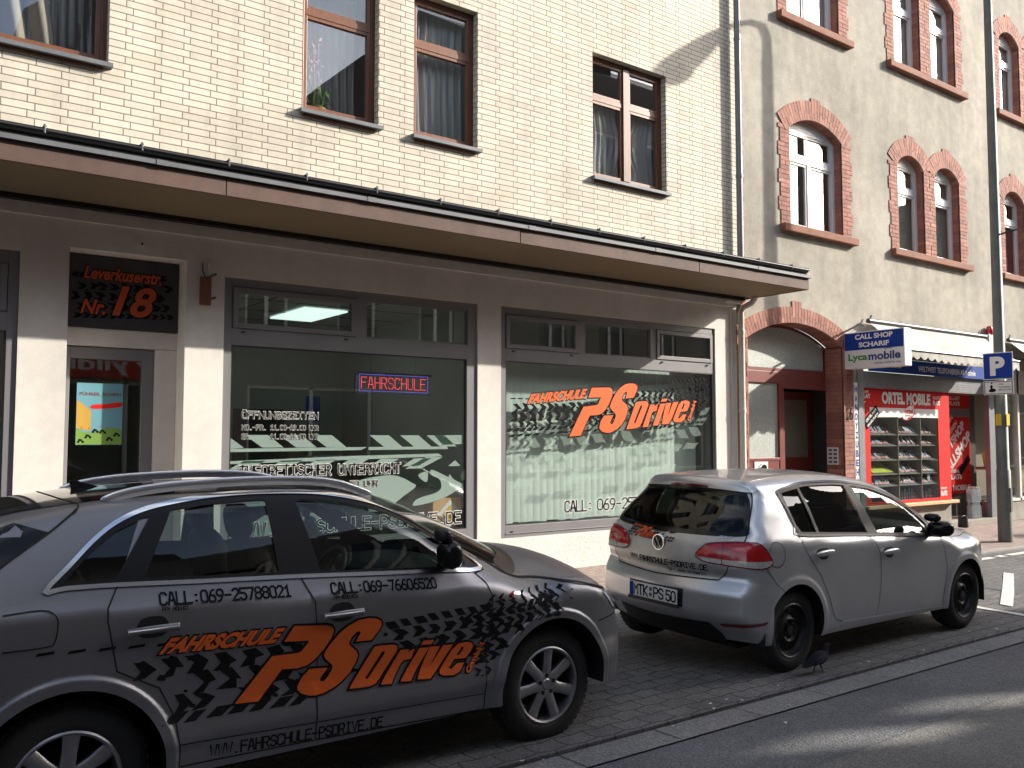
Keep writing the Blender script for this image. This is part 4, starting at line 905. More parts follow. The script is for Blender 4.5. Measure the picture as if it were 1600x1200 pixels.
def logo_sheet(mb_o, mb_k, fn, ow, step=None, fahr=None, gm=None, fbold=.035):
    """orange logo with a black border; fn maps logo (x, z) and a layer to points"""
    for k in ('P', 'S', 'D', 'r', 'i', 'dot', 'v', 'e'):
        lp = LOGO[k]; lps = [lp] + ([LOGO[k + 'h']] if k + 'h' in LOGO else [])
        V, F, _ = cdt([dens(l, .03) for l in lps], .05); mb_o.add(fn(np.array(V), 1), F)
        for l in lps:
            q = dens(l, .03); Lf, Rt = ribbon2(q + [q[0]], ow * 2, 0); n = len(Lf)
            mb_k.add(fn(np.array(Lf + Rt), 0), [(n + i, n + i + 1, i + 1, i) for i in range(n - 1)])
        V, F, _ = cdt([dens(lp, .03)], .05); mb_k.add(fn(np.array(V) , 0), F) if k not in ('D', 'e') else None
    bl, br_, tl = np.array((-2.250, .838)), np.array((-1.712, .817)), np.array((-2.196, .907))
    ff = lambda lay: (lambda p: fn(bl + np.asarray(p)[:, :1] * (br_ - bl) + np.asarray(p)[:, 1:] * (tl - bl), lay))
    font_fit('FAHRSCHULE', ff(1), mb_o, bold=.055); font_fit('FAHRSCHULE', lambda p: ff(0)((np.asarray(p) - .5) * [1.025, 1.20] + .5), mb_k, bold=.11)
    b0, b1, t0 = np.array((-.585, .502)), np.array((-.478, .652)), np.array((-.622, .512))
    gg = lambda lay: (lambda p: fn(b0 + np.asarray(p)[:, :1] * (b1 - b0) + np.asarray(p)[:, 1:] * (t0 - b0), lay))
    font_fit('GmbH', gg(1), mb_o, bold=.04); font_fit('GmbH', lambda p: gg(0)((np.asarray(p) - .5) * [1.08, 1.25] + .5), mb_k, bold=.075)
A_ = np.array([[1.7979, .2604], [-.2918, 1.8396]]); B_ = np.array([11.2937, 1.2864])
lo_, lk_ = MB(), MB()
wf = lambda p, lay: [(q[0], YG2 - .006 - .003 * lay, q[1]) for q in (np.asarray(p)[:, :2] @ A_ + B_)]
logo_sheet(lo_, lk_, wf, .009)
lk_.build('logo_border', 'black_ink', sw2); lo_.build('logo', 'orange', sw2)
rn = random.Random(5)
tb = tread(6.66, 8.0, 2.31, .02, rn, [(0, .016, .12, .01, .2)], 0) + chevs(6.66, 8.3, 2.10, .04, rn, [(.085, .11, .135, .075, .05), (-.03, .12, .15, .085, .055), (-.125, .08, .12, .06, .04)], .05) + tread(6.66, 8.6, 1.92, .055, rn, [(-.02, .05, .105, .06, .1), (-.09, .035, .13, .07, .2)], .05)
tb += tread(8.95, 10.5, 2.52, .085, rn, [(.06, .055, .085, -.04, .1)], 0) + chevs(8.2, 10.5, 2.33, .09, rn, [(.03, .09, .12, .07, .05), (-.06, .09, .11, .06, -.05), (-.15, .10, .13, .075, .05), (-.25, .08, .11, .06, .05)], .04) + tread(9.0, 10.5, 2.0, .10, rn, [(0, .05, .085, .05, .1), (-.08, .04, .1, .05, .3)], .1) + chevs(10.0, 10.5, 2.62, .03, rn, [(.0, .06, .075, .045, .04), (-.08, .06, .07, .04, -.04)], 0)
tb = [p for p in tb if max(q[0] for q in p) < 10.58 and min(q[0] for q in p) > 6.65]
flatpolys('tread_print', tb, YG2 - .001, 'black_film', sw2)
tg = tread(6.72, 10.4, 1.92, .05, rn, [(.12, .12, .30, .12, .2), (-.03, .13, .26, .12, .3), (-.20, .13, .28, -.09, .3), (-.40, .10, .33, .10, .2), (-.70, .12, .45, .1, .3)], .25)
M['frost2'] = glass('mint_tread_film', (.96, 1.0, .98), haze=.26, hazecol=(.64, .78, .71))
flatpolys('pale_tread_print', [p for p in tg if max(q[0] for q in p) < 10.58 and min(q[0] for q in p) > 6.65], YG2 + .0, 'frost2', sw2)
# the entrance with its sign
YD = YF + .27
sg = thing('house_number_sign', 'dark grey sign with orange Leverkuserstr. Nr. 18 lettering above the shop door', 'sign', (2.09, YD, 2.86))
m = MB(); m.box(1.535, 2.612, YD - .02, YD + .02, 2.89, 3.61); m.build('board', 'sign_grey', sg)
flatpolys('tread_print', [p for p in chevs(1.58, 2.50, 3.2, .05, rn, [(.20, .05, .08, .05, -.03), (.09, .07, .10, .06, .04), (-.01, .08, .11, .06, .04), (-.11, .07, .10, .06, .04), (-.2, .05, .08, .05, .03)], .05) if max(q[0] for q in p) < 2.6], YD - .022, 'black_film', sg)
for mat_, bo, dy in (('black_ink', .07, .0), ('orange_dull', .028, .002)):
    m = MB(); e = 0 if dy else .012
    font_fit('Leverkuserstr.', boxY(1.70 - e, 3.37 - e, 2.44 + e, 3.50 + e, YD - .024 - dy), m, bold=bo, shear=.3)
    font_fit('Nr.', boxY(1.68 - e, 3.02 - e, 1.91 + e, 3.17 + e, YD - .024 - dy), m, bold=bo, shear=.3); font_fit('18', boxY(1.97 - e, 3.02 - e, 2.39 + e, 3.33 + e, YD - .024 - dy), m, bold=bo, shear=.3)
    m.build('lettering', mat_, sg)
en = MB(); en.box(1.535, 2.612, YD, YD + .06, 2.71, 2.885); en.box(2.40, 2.612, YD + .01, YD + .06, .06, 2.705); en.box(1.531, 2.615, YD - .26, YD + .5, .03, .07); en.build('door_surround', 'white_wall', house)
dr = MB(); sashframe(dr, 1.50, 2.395, .08, 2.70, YD + .03, .115, .06); dd = dr.build('door', 'frame', house, bevel=.004)
gl_ = MB(); gl_.box(1.615, 2.28, YD + .055, YD + .063, .195, 2.585); gl_.build('pane', 'glass_door', dd)
ha = MB(); ha.tube([(2.34, YD - .02, .9), (2.34, YD - .02, 1.35)], .014, 8); ha.tube([(2.34, YD - .02, .95), (2.34, YD + .03, .95)], .010, 6); ha.tube([(2.34, YD - .02, 1.3), (2.34, YD + .03, 1.3)], .010, 6); ha.build('handle', 'alu', dd, smooth=40)
ps = thing('poster', 'light blue poster with a yellow house and motorbikes taped inside the door glass', 'poster', (1.9, YD + .05, 1.74))
M['sky_print'] = pbr('light_blue_print', (.13, .33, .40), .6); M['yellow_print'] = pbr('yellow_print', (.50, .30, .05), .6); M['grass_print'] = pbr('green_print', (.16, .30, .05), .6)
yp = YD + .050
m = MB(); m.box(1.685, 2.11, yp, yp + .003, 1.735, 2.345); m.build('sheet', 'sky_print', ps)
flatpolys('house_print', [[(1.687, 1.90), (1.82, 1.87), (1.82, 2.07), (1.70, 2.17), (1.687, 2.17)]], yp - .001, 'yellow_print', ps)
flatpolys('grass_print', [[(1.687, 1.738), (2.108, 1.738), (2.108, 1.885), (2.03, 1.905), (1.94, 1.90), (1.85, 1.855), (1.76, 1.86), (1.687, 1.90)]], yp - .0015, 'grass_print', ps)
flatpolys('banner_print', [spline([(1.83, 2.09), (2.08, 2.11), (2.09, 2.16), (1.95, 2.14), (1.83, 2.13)], 3, True)], yp - .001, 'red', ps)
m = MB(); font_fit('F\u00dcHRER_SCHEIN', boxY(1.71, 2.215, 2.09, 2.26, yp - .001), m, bold=.02); m.build('lettering', 'red_paint', ps)
mk = []
for q in range(6):
    a = 1.71 + q * .066; z = rn.uniform(1.76, 1.87)
    for c in (0, .040): mk.append([(a + c + .013 * math.cos(t), z + .013 * math.sin(t)) for t in np.linspace(0, 5.5, 8)])
    mk.append([(a + .004, z + .008), (a + .03, z + .005), (a + .038, z + .022), (a + .01, z + .030), (a - .004, z + .022)])
mk += [[(a, z), (a + .02, z - .004), (a + .016, z + .024), (a + .004, z + .026)] for a, z in ((1.73, 1.90), (1.80, 1.89), (1.90, 1.91), (1.97, 1.905))]
flatpolys('motorbike_print', mk[:18], yp - .002, 'black_ink', ps); flatpolys('rider_print', [[((x - q[0][0]) * .5 + q[0][0], (z - q[0][1]) * .6 + q[0][1]) for x, z in q] for q in mk[18:]], yp - .0025, 'red', ps)
# bracket on the pier, led sign, notices
br_ = thing('wall_bracket', 'rusty flag holder bracket on the white pier beside the door', 'bracket', (2.77, YF, 3.2))
m = MB(); m.box(2.75, 2.86, YF - .035, YF - .001, 3.17, 3.46); m.build('plate', 'stone', br_); m = MB()
for z in (3.20, 3.44): m.tube([(2.80, YF - .02, z), (2.84, YF - .16, z + .025), (2.86, YF - .18, z + .03)], .014, 8)
m.tube([(2.80, YF - .03, 3.44), (2.76, YF - .06, 3.52), (2.77, YF - .02, 3.60)], .006, 6); m.build('hook', 'darkmetal', br_, smooth=40)
jb = MB(); jb.box(2.83, 2.92, YF - .03, YF - .001, 3.50, 3.60); jb.box(2.87, 2.876, YF - .006, YF - .001, 3.60, 3.85); tag(jb.build('junction_box', 'white_wall'), 'small white junction box with cable above the flag holder bracket', 'junction box')
st = MB(); st.tube([(2.18, YF, 3.72), (2.16, YF - .07, 3.71)], .022, 10); st.tube([(2.162, YF - .068, 3.711), (2.158, YF - .072, 3.709)], .014, 10, 1); tag(st.build('pipe_stub', ['white_wall', 'dark'], smooth=40), 'short white pipe stub in the wall above the door sign', 'pipe')
ld = thing('led_sign', 'black LED sign lit with red FAHRSCHULE dots inside the shop window', 'sign', (5.1, YF + .2, 2.33))
Yl = YF + .16; m = MB(); m.box(4.60, 5.62, Yl, Yl + .03, 2.325, 2.575); m.build('panel', 'black', ld)
m = MB(); pts = []
for i in range(54): pts += [(4.65 + i * .0173, 2.352), (4.65 + i * .0173, 2.548)]
for i in range(1, 12): pts += [(4.65, 2.352 + i * .0163), (5.567, 2.352 + i * .0163)]
for x_, z_ in pts: m.box(x_ - .003, x_ + .003, Yl - .004, Yl, z_ - .003, z_ + .003)
m.build('border_dots', 'led_b', ld); m = MB()
for i, ch in enumerate('FAHRSCHULE'):
    x0 = 4.675 + i * .0885
    for stq in GL[ch]:
        for k in range(0, len(stq) - 2, 2):
            a = np.array((x0 + stq[k] * .0165, 2.385 + stq[k + 1] * .0215)); b = np.array((x0 + stq[k + 2] * .0165, 2.385 + stq[k + 3] * .0215)); q = max(1, int(np.linalg.norm(b - a) / .0125))
            for j in range(q + 1): c = a + (b - a) * j / q; m.box(c[0] - .0036, c[0] + .0036, Yl - .004, Yl, c[1] - .0036, c[1] + .0036)
m.build('letter_dots', 'led_r', ld)
m = MB(); m.tube([(4.8, Yl + .01, 2.57), (4.8, Yl + .01, 2.80)], .002, 5); m.tube([(5.4, Yl + .01, 2.57), (5.4, Yl + .01, 2.80)], .002, 5); m.build('hanging_wire', 'black', ld)
nb = MB(); nb.box(5.25, 5.47, 12.3, 12.31, 2.05, 2.42); nb = nb.build('wall_notice', 'blue'); tag(nb, 'small blue notice board deep inside the driving school', 'notice')
cb_ = thing('cardboard_box', 'brown cardboard with a yellow priority road sign print in the window corner', 'box', (5.85, YF + .1, .7))
m = MB(); m.box(5.62, 6.02, YF + .10, YF + .30, .70, 1.07); m.build('carton', 'wood_l', cb_); M['yellow'] = pbr('yellow_sign', (.70, .46, .02), .5)
flatpolys('white_diamond', [[(5.86, .69 + .01), (6.04, .87), (5.86, 1.05), (5.68, .87)]], YF + .097, 'white', cb_); flatpolys('yellow_diamond', [[(5.86, .76), (5.97, .87), (5.86, .98), (5.75, .87)]], YF + .094, 'yellow', cb_)
# plant in the upstairs window
pp = thing('potted_plant', 'green grassy plant with dry pink flower stems behind the upstairs window', 'plant', (4.1, YF + .25, 5.52))
M['leafg'] = pbr('plant_leaf', (.10, .20, .035), .6, noise=(20, .3)); M['petal'] = pbr('dry_pink_petal', (.55, .28, .22), .7); M['clay'] = pbr('straw_bowl', (.48, .33, .16), .8)
m = MB(); m.lathe((4.10, YF + .27, 5.52), (0, 0, 1), [(.001, 0), (.09, 0), (.13, .09), (.12, .09), (.10, .07), (.001, .07)], 16); m.build('pot', 'clay', pp, smooth=50)
m = MB()
for k in range(90):
    a = rn.uniform(0, 6.28); r_ = rn.uniform(.1, .3); h = rn.uniform(.12, .28); p0 = Vector((4.10 + .05 * math.cos(a), YF + .27 + .05 * math.sin(a), 5.59)); p1 = p0 + Vector((math.cos(a) * r_ * .5, math.sin(a) * r_ * .3, h)); p2 = p0 + Vector((math.cos(a) * r_, math.sin(a) * r_ * .45, h * rn.uniform(.2, .9)))
    sd_ = Vector((-math.sin(a), math.cos(a), 0)) * .006; m.add([p0 - sd_, p0 + sd_, p1 + sd_, p1 - sd_, p2], [(0, 1, 2, 3), (3, 2, 4)])
m.build('foliage', 'leafg', pp); m = MB(); fl = MB()
for k in range(4):
    q = [Vector((4.05 + .03 * k, YF + .28, 5.6)), Vector((3.98 + .05 * k, YF + .24, 5.95)), Vector((3.92 + .06 * k, YF + .2, 6.25 + .04 * k))]; m.tube(q, .004, 5)
    for j in range(9):
        c = q[1] + (q[2] - q[1]) * (j / 8) * 1.1 + Vector((rn.uniform(-.06, .06), rn.uniform(-.04, .04), rn.uniform(-.04, .04))); u = Vector((rn.uniform(-1, 1), rn.uniform(-.6, .6), rn.uniform(-1, 1))).normalized() * .035; v = u.orthogonal().normalized() * .02
        fl.add([c - u, c - v, c + u, c + v], [(0, 1, 2, 3)])
m.build('stem', 'darkwood2', pp); fl.build('flower', 'petal', pp)

# ------------------------------------------------------------------ the grey plaster house with brick window surrounds
h2 = thing('plaster_house', 'grey beige plaster house with red brick window surrounds and an arched doorway', 'house', (16, YF, .05))
X0, X1 = 11.36, 40.0; RV = .15
def w_single(x, zb): return [arc_open(x, x + 1.515, zb, zb + 1.71, zb + 1.96)]
def w_pair(x, zb): return [arc_open(x, x + .955, zb, zb + 1.70, zb + 1.93, 10), arc_open(x + 1.365, x + 2.33, zb, zb + 1.70, zb + 1.93, 10)]
bays = []
for fl_ in range(3):
    zb = 5.40 + 3.668 * fl_
    bays += [('single', 12.59, zb), ('pair', 15.94, zb), ('pair', 20.23, zb), ('pair', 24.6, zb), ('single', 29.0, zb), ('pair', 33, zb)]
archp = arc_open(11.40, 14.0, .02, 3.42, 3.745, 20)
shop1 = rect(14.42, 19.43, .02, 3.30); shop2 = rect(19.60, 24.5, .02, 3.30)
wl = MB(); hl = []
for kd, x, zb in bays: hl += [(p, .02, 0) for p in (w_single(x, zb) if kd == 'single' else w_pair(x, zb))]
hl += [(archp, .02, 0), (shop1, .02, 0), (shop2, .02, 0)]
wall(wl, rect(X0, X1, .02, 17.5), hl, YF); wl.box(X0, X1, 9.9, 19, 17.4, 17.5)
wl.build('wall', 'plaster', h2)
M['brickv'] = []
for i, cc in enumerate(((.36, .16, .115), (.31, .135, .10), (.41, .195, .145), (.27, .12, .09))): M['rb%d' % i] = pbr('red_brick_tone', cc, .85, noise=[(7, .2), (80, .15)], bump=(90, .5, .006))
RB = ['mortar', 'rb0', 'rb1', 'rb2', 'rb3']
rb = random.Random(11)
def bk(): return rb.choice((1, 1, 1, 2, 2, 3, 4))
def jamb(m, xin, sgn, z0, z1, Y, out, rev):
    """toothed brick jamb beside an opening: sgn = direction away from the opening"""
    n = max(1, round((z1 - z0) / .0773)); h = (z1 - z0) / n
    for k in range(n):
        wdt = out + (.055 if (k // 3) % 2 else 0) + rb.uniform(-.006, .006); za, zb_ = z0 + k * h + .004, z0 + (k + 1) * h - .004
        cut_ = .12 if k % 2 else .24
        xa = xin; xs = [0, cut_, wdt] if cut_ < wdt - .03 else [0, wdt]
        for a, b in zip(xs[:-1], xs[1:]):
            d = rb.uniform(-.002, .002); m.box(xin + sgn * (a + (.004 if a else -.0)), xin + sgn * (b - .003), Y + d, Y + (rev if a == 0 else .05), za, zb_, bk())
    m.box(xin + sgn * .002, xin + sgn * (out - .01), Y + .006, Y + rev - .004, z0, z1, 0)
def voussoirs(m, x0, x1, zs, zc, th, Y, rev, key=.075, n=None):
    cx = (x0 + x1) / 2; hw = (x1 - x0) / 2; h = zc - zs; r = (hw * hw + h * h) / (2 * h); cz = zc - r; a0 = math.asin(hw / r) + .10 * (1 if th < .4 else .4)
    n = n or max(7, round(2 * a0 * (r + th * .4) / .078)); n += (n + 1) % 2
    for i in range(n):
        a, b = -a0 + 2 * a0 * (i + .05) / n, -a0 + 2 * a0 * (i + .95) / n; ky = key if abs(i - n // 2) <= 1 else 0
        sp = (0, th * .5, th) if i % 2 else (0, th * .33, th)
        for q, (ra, rb_) in enumerate(zip(sp[:-1], sp[1:])):
            ra_, rb2 = r + ra + (.004 if q else 0), r + rb_ + (ky if rb_ == th else 0) - .002
            P = [(cx + ra_ * math.sin(a), cz + ra_ * math.cos(a)), (cx + ra_ * math.sin(b), cz + ra_ * math.cos(b)), (cx + rb2 * math.sin(b), cz + rb2 * math.cos(b)), (cx + rb2 * math.sin(a), cz + rb2 * math.cos(a))]
            m.prism(P, Y + rb.uniform(-.002, .002), Y + (rev if q == 0 else .05), bk())
    k = 16; ring = [(cx + (r + .003) * math.sin(-a0 + 2 * a0 * i / k), cz + (r + .003) * math.cos(-a0 + 2 * a0 * i / k)) for i in range(k + 1)] + [(cx + (r + th - .012) * math.sin(a0 - 2 * a0 * i / k), cz + (r + th - .012) * math.cos(a0 - 2 * a0 * i / k)) for i in range(k + 1)]
    m.prism(ring, Y + .006, Y + rev - .004, 0)
YB_ = YF - .014
def white_window(x0, x1, z0, zs, zc, double, par_, fill):
    f = MB(); Y = YF + RV; t = .07; zt_ = zs - (zs - z0) * .26
    op = arc_open(x0, x1, z0, zs, zc, 10)
    inner = [(x0 + t, z0 + t), (x1 - t, z0 + t), (x1 - t, zs + .02), (x0 + t, zs + .02)]
    V, F, _ = cdt([op, inner]); f.add([(v[0], Y, v[1]) for v in V], F)
    for i in range(4): a, b = inner[i], inner[(i + 1) % 4]; f.quad((b[0], Y, b[1]), (a[0], Y, a[1]), (a[0], Y + .06, a[1]), (b[0], Y + .06, b[1]))
    f.box(x0 + t, x1 - t, Y - .006, Y + .05, zt_ - .055, zt_ + .055)
    cols = [(x0 + t, x1 - t)]
    if double: xm = (x0 + x1) / 2; f.box(xm - .05, xm + .05, Y - .004, Y + .05, z0 + t, zt_ - .055); cols = [(x0 + t, xm - .05), (xm + .05, x1 - t)]
    fr = f.build('window', 'whiteframe', par_); s_ = MB(); g = MB()
    for c, d, cl in [(z0 + t, zt_ - .055, cols), (zt_ + .055, zs + .02, [(x0 + t, x1 - t)])]:
        for a, b in cl:
            k = .045; sashframe(s_, a, b, c, d, Y + .012, k, .045); g.box(a + k, b - k, Y + .035, Y + .04, c + k, d - k)
    s_.build('sash', 'whiteframe', fr, bevel=.003); g.build('pane', 'glass', fr)
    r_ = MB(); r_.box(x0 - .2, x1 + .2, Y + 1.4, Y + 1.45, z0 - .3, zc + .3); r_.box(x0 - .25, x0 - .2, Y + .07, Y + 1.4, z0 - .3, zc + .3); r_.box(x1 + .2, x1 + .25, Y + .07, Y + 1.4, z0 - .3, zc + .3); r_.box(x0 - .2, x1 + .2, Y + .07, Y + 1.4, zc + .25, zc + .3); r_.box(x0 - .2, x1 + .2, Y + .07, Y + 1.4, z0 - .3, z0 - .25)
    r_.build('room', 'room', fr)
    if fill:
        b = MB(); lo_ = {'white': z0 + .03, 'half': z0 + 1.0, 'red': z0 + .03, 'grey': z0 + .03}[fill]; b.box(x0 + .03, x1 - .03, Y + .10, Y + .11, lo_, zs - .02 if fill != 'red' else zt_); b.build('blind', {'white': 'sky_pane_w', 'half': 'sky_pane_w', 'red': 'redcloth', 'grey': 'greycloth'}[fill], fr)  # white fill is an added sheet imitating bright sky reflected in the pane
    return fr
M['redcloth'] = pbr('dark_red_curtain', (.30, .06, .07), .9); M['greycloth'] = pbr('grey_green_blind', (.36, .37, .31), .9)
for kd, x, zb in bays:
    fl_ = round((zb - 5.4) / 3.668); vis = x < 22 and fl_ < 2
    ops = [(x, x + 1.515, zb + 1.71, zb + 1.96)] if kd == 'single' else [(x, x + .955, zb + 1.70, zb + 1.93), (x + 1.365, x + 2.33, zb + 1.70, zb + 1.93)]
    m = MB()
    if vis or True:
        for i, (a, b, zs, zc) in enumerate(ops):
            if not vis:
                m.box(a - .28, a, YB_, YF + .16, zb, zs, 1); m.box(b, b + .28, YB_, YF + .16, zb, zs, 1)
            else:
                jamb(m, a, -1, zb, zs + .02, YB_, .26 if i == 0 else .2, RV + .02); jamb(m, b, 1, zb, zs + .02, YB_, .26 if i == len(ops) - 1 else .2, RV + .02)
            voussoirs(m, a, b, zs, zc, .34, YB_ - .003, RV + .02, .06)
    m.build('window_surround', RB, h2)
    s_ = MB(); xa, xb = ops[0][0] - .285, ops[-1][1] + .34
    s_.box(xa, xb, YF - .11, YF + .12, zb - .125, zb + .004); s_.build('sill', 'stone', h2, bevel=.012)
    for i, (a, b, zs, zc) in enumerate(ops):
        fill = ('white' if fl_ == 1 else None) if x < 20 else ('white' if fl_ == 1 else 'red')
        if kd == 'pair' and fl_ == 0 and x < 20: fill = 'grey'
        white_window(a, b, zb, zs, zc, kd == 'single', h2, fill)
# brick edge at the joint of the houses and the arched doorway
m = MB()
for k in range(226):
    z = .05 + k * .0773; wdt = .10 if k % 2 else .115; m.box(11.252, 11.252 + wdt, YB_, YF + .10, z + .004, z + .0735, bk())
m.box(11.25, 11.355, YB_ + .006, YF + .3, .03, 17.5, 0); m.build('brick_edge', RB, h2)
m = MB(); YDo = YF + .36
jamb(m, 11.40, -1, .03, 3.40, YB_ - .004, .04, .37); jamb(m, 14.0, 1, .03, 3.40, YB_ - .004, .30, .37)
voussoirs(m, 11.40, 14.0, 3.42, 3.745, .27, YB_ - .004, .34, .10); m.build('door_arch', RB, h2)
dm = MB(); op = arc_open(11.36, 14.04, 2.94, 3.42, 3.76, 16)
dm.box(11.36, 14.04, YDo, YDo + .09, 2.74, 2.94); dm.box(11.36, 11.86, YDo, YDo + .09, .05, 2.74); dm.box(12.66, 12.80, YDo - .01, YDo + .09, .05, 2.74); dm.box(11.86, 12.66, YDo, YDo + .08, .05, 1.46); dm.box(11.86, 12.66, YDo - .008, YDo + .07, 1.42, 1.47); dm.box(12.80, 14.04, YDo, YDo + .09, 2.66, 2.74)
V, F, _ = cdt([op, arc_open(11.42, 13.98, 3.0, 3.40, 3.70, 16)]); dm.add([(v[0], YDo, v[1]) for v in V], F)
od = dm.build('house_door', 'red_paint', h2, bevel=.004)
fg = MB(); V, F, _ = cdt([arc_open(11.40, 14.0, 2.95, 3.41, 3.73, 16)]); fg.add([(v[0], YDo + .03, v[1]) for v in V], F); fg.box(11.86, 12.66, YDo + .03, YDo + .04, 1.47, 2.74); fg.build('frosted_pane', 'frost_door', od)
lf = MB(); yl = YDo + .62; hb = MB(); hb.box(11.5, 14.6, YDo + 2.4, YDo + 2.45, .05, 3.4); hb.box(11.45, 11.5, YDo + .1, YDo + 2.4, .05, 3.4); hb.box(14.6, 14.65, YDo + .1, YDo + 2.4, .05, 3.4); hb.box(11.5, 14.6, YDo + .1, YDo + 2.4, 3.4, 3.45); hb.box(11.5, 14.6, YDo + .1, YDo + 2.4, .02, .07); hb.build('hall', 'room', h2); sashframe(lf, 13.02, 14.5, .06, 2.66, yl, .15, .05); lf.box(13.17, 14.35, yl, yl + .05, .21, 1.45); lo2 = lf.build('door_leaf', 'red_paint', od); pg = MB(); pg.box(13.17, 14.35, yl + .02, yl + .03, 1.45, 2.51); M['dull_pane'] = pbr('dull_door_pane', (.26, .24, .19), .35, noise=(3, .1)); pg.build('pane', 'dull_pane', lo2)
st = MB(); st.box(11.98, 12.33, YDo - .012, YDo - .002, 1.22, 1.41); sto = tag(st.build('no_parking_sign', 'white'), 'white tow-away notice with truck pictogram on the red door panel', 'sign')
flatpolys('pictogram', [spline([(12.02, 1.28), (12.10, 1.27), (12.14, 1.31), (12.05, 1.30)], 3, True), spline([(12.14, 1.27), (12.28, 1.27), (12.29, 1.33), (12.24, 1.36), (12.17, 1.34)], 3, True), [(12.07, 1.31), (12.17, 1.37), (12.165, 1.378), (12.065, 1.32)]], YDo - .0145, 'black_ink', sto)
bp_ = thing('bell_panel', 'white bell panel with name plates on the brick jamb of the arched doorway', 'bell panel', (13.99, YF + .2, 1.4))
m = MB(); m.box(13.975, 13.996, YF + .11, YF + .33, 1.33, 1.64); m.build('plate', 'white', bp_); m = MB()
for i in range(4):
    for j in range(2): m.box(13.971, 13.975, YF + .13 + j * .10, YF + .20 + j * .10, 1.36 + i * .07, 1.40 + i * .07)
m.build('name_plate', 'zinc', bp_)
nb_ = thing('house_number', 'black iron house number 16 on the brick pier beside the arched doorway', 'number', (14.1, YB_, 2.2)); m = MB()
for i, ch in enumerate('16'): bands_to(m, stroke_text(ch, 14.04 + i * .12, 2.14, 14.12 + i * .12, 2.33, .025), onY(YB_ - .012))
m.build('digits', 'black_ink', nb_)
# ------------------------------------------------------------------ the call shop
YS = YF + .04
cs = thing('call_shop', 'grey call shop front with red advertising boards and roller shutter box', 'shop front', (17, YS, .05))
m = MB(); m.box(14.42, 14.60, YF - .03, YF + .08, .04, 3.3, 0); m.box(19.20, 19.43, YF - .03, YF + .08, .0, 3.02, 0); m.box(14.60, 19.20, YF - .02, YF + .45, 2.72, 3.02, 0)
for k in range(6): m.box(14.60, 19.20, YF - .024, YF - .0205, 2.74 + k * .047, 2.742 + k * .047, 1)
m.build('shutter_box', ['pipe_grey', 'dark'], cs)
m = MB(); m.box(14.60, 17.72, YS + .02, YS + .5, .02, .50); m.box(14.60, 19.43, YF - .06, YF + 1.6, .02, .14); m.box(19.43, 24.5, YF, YF + .3, .02, .45); m.build('shop_plinth', 'concrete', cs, bevel=.01)
m = MB(); m.box(14.60, 17.78, YS - .12, YS + .1, .515, .575); m.build('ledge', 'wood_l', cs, bevel=.006)
m = MB(); z0, z1 = .58, 2.72; m.box(14.60, 17.70, YS, YS + .04, 2.37, z1); m.box(14.60, 14.88, YS, YS + .04, z0, 2.369); m.box(17.26, 17.70, YS, YS + .04, z0, 2.369); m.box(14.88, 17.26, YS, YS + .04, z0, .63); m.box(17.66, 17.70, YS + .04, YS + 1.0, z0, z1)
rdb = m.build('red_board', 'red', cs)
m = MB(); m.box(14.88, 17.26, YS - .004, YS + .035, 2.20, 2.369); m.build('white_band', 'white', rdb)
m = MB(); m.box(14.88, 17.26, YS + .42, YS + .45, .63, 2.2, 0)
for x in (14.88, 15.83, 16.63, 17.235): m.box(x, x + .02, YS + .02, YS + .42, .63, 2.2, 0)
shz = (1.885, 1.68, 1.41, 1.145, .93)
for z in shz:
    for a, b in ((14.90, 15.83), (15.85, 16.63), (16.65, 17.235)): m.add([(a, YS + .03, z - .02), (b, YS + .03, z - .02), (b, YS + .41, z + .17), (a, YS + .41, z + .17), (a, YS + .03, z - .03), (b, YS + .03, z - .03)], [(0, 1, 2, 3), (4, 5, 1, 0)], 1)
M['shelfglass'] = pbr('grey_shelf', (.30, .29, .27), .4); m.build('display_shelves', ['shelf', 'shelfglass'], cs)
m = MB(); m.box(14.90, 17.235, YS + .008, YS + .012, .63, 2.2); m.build('display_pane', 'glass', cs)
# phones on the sloping shelves, each a thing
M['ph_case'] = pbr('phone_case', (.50, .50, .50), .4); M['ph_red'] = pbr('red_label', (.50, .07, .05), .5); M['ph_blue'] = pbr('blue_label', (.04, .24, .55), .4)
def phone_mesh(name, c, s):
    m = MB(); m.box(-.036, .036, -.012, 0, 0, .17, 0); m.box(-.026, .026, -.0135, -.012, .045, .155, 1); m.box(-.030, .030, -.0137, -.012, .004, .038, 2)
    me = bpy.data.meshes.new('phone'); me.from_pydata(m.v, [], m.f)
    for q in (c, s, 'ph_red'): me.materials.append(M[q])
    me.polygons.foreach_set('material_index', m.m); return me
kinds = [(phone_mesh('phone', 'white', 'black_gloss'), 'white'), (phone_mesh('phone', 'black', 'black_gloss'), 'black'), (phone_mesh('phone', 'ph_case', 'ph_blue'), 'grey'), (phone_mesh('phone', 'ph_blue', 'white'), 'blue')]
colw = {0: (14.95, 15.62, 'left'), 1: (15.90, 16.58, 'middle'), 2: (16.69, 17.20, 'right')}; rwn = ['top', 'second', 'third', 'fourth', 'fifth']
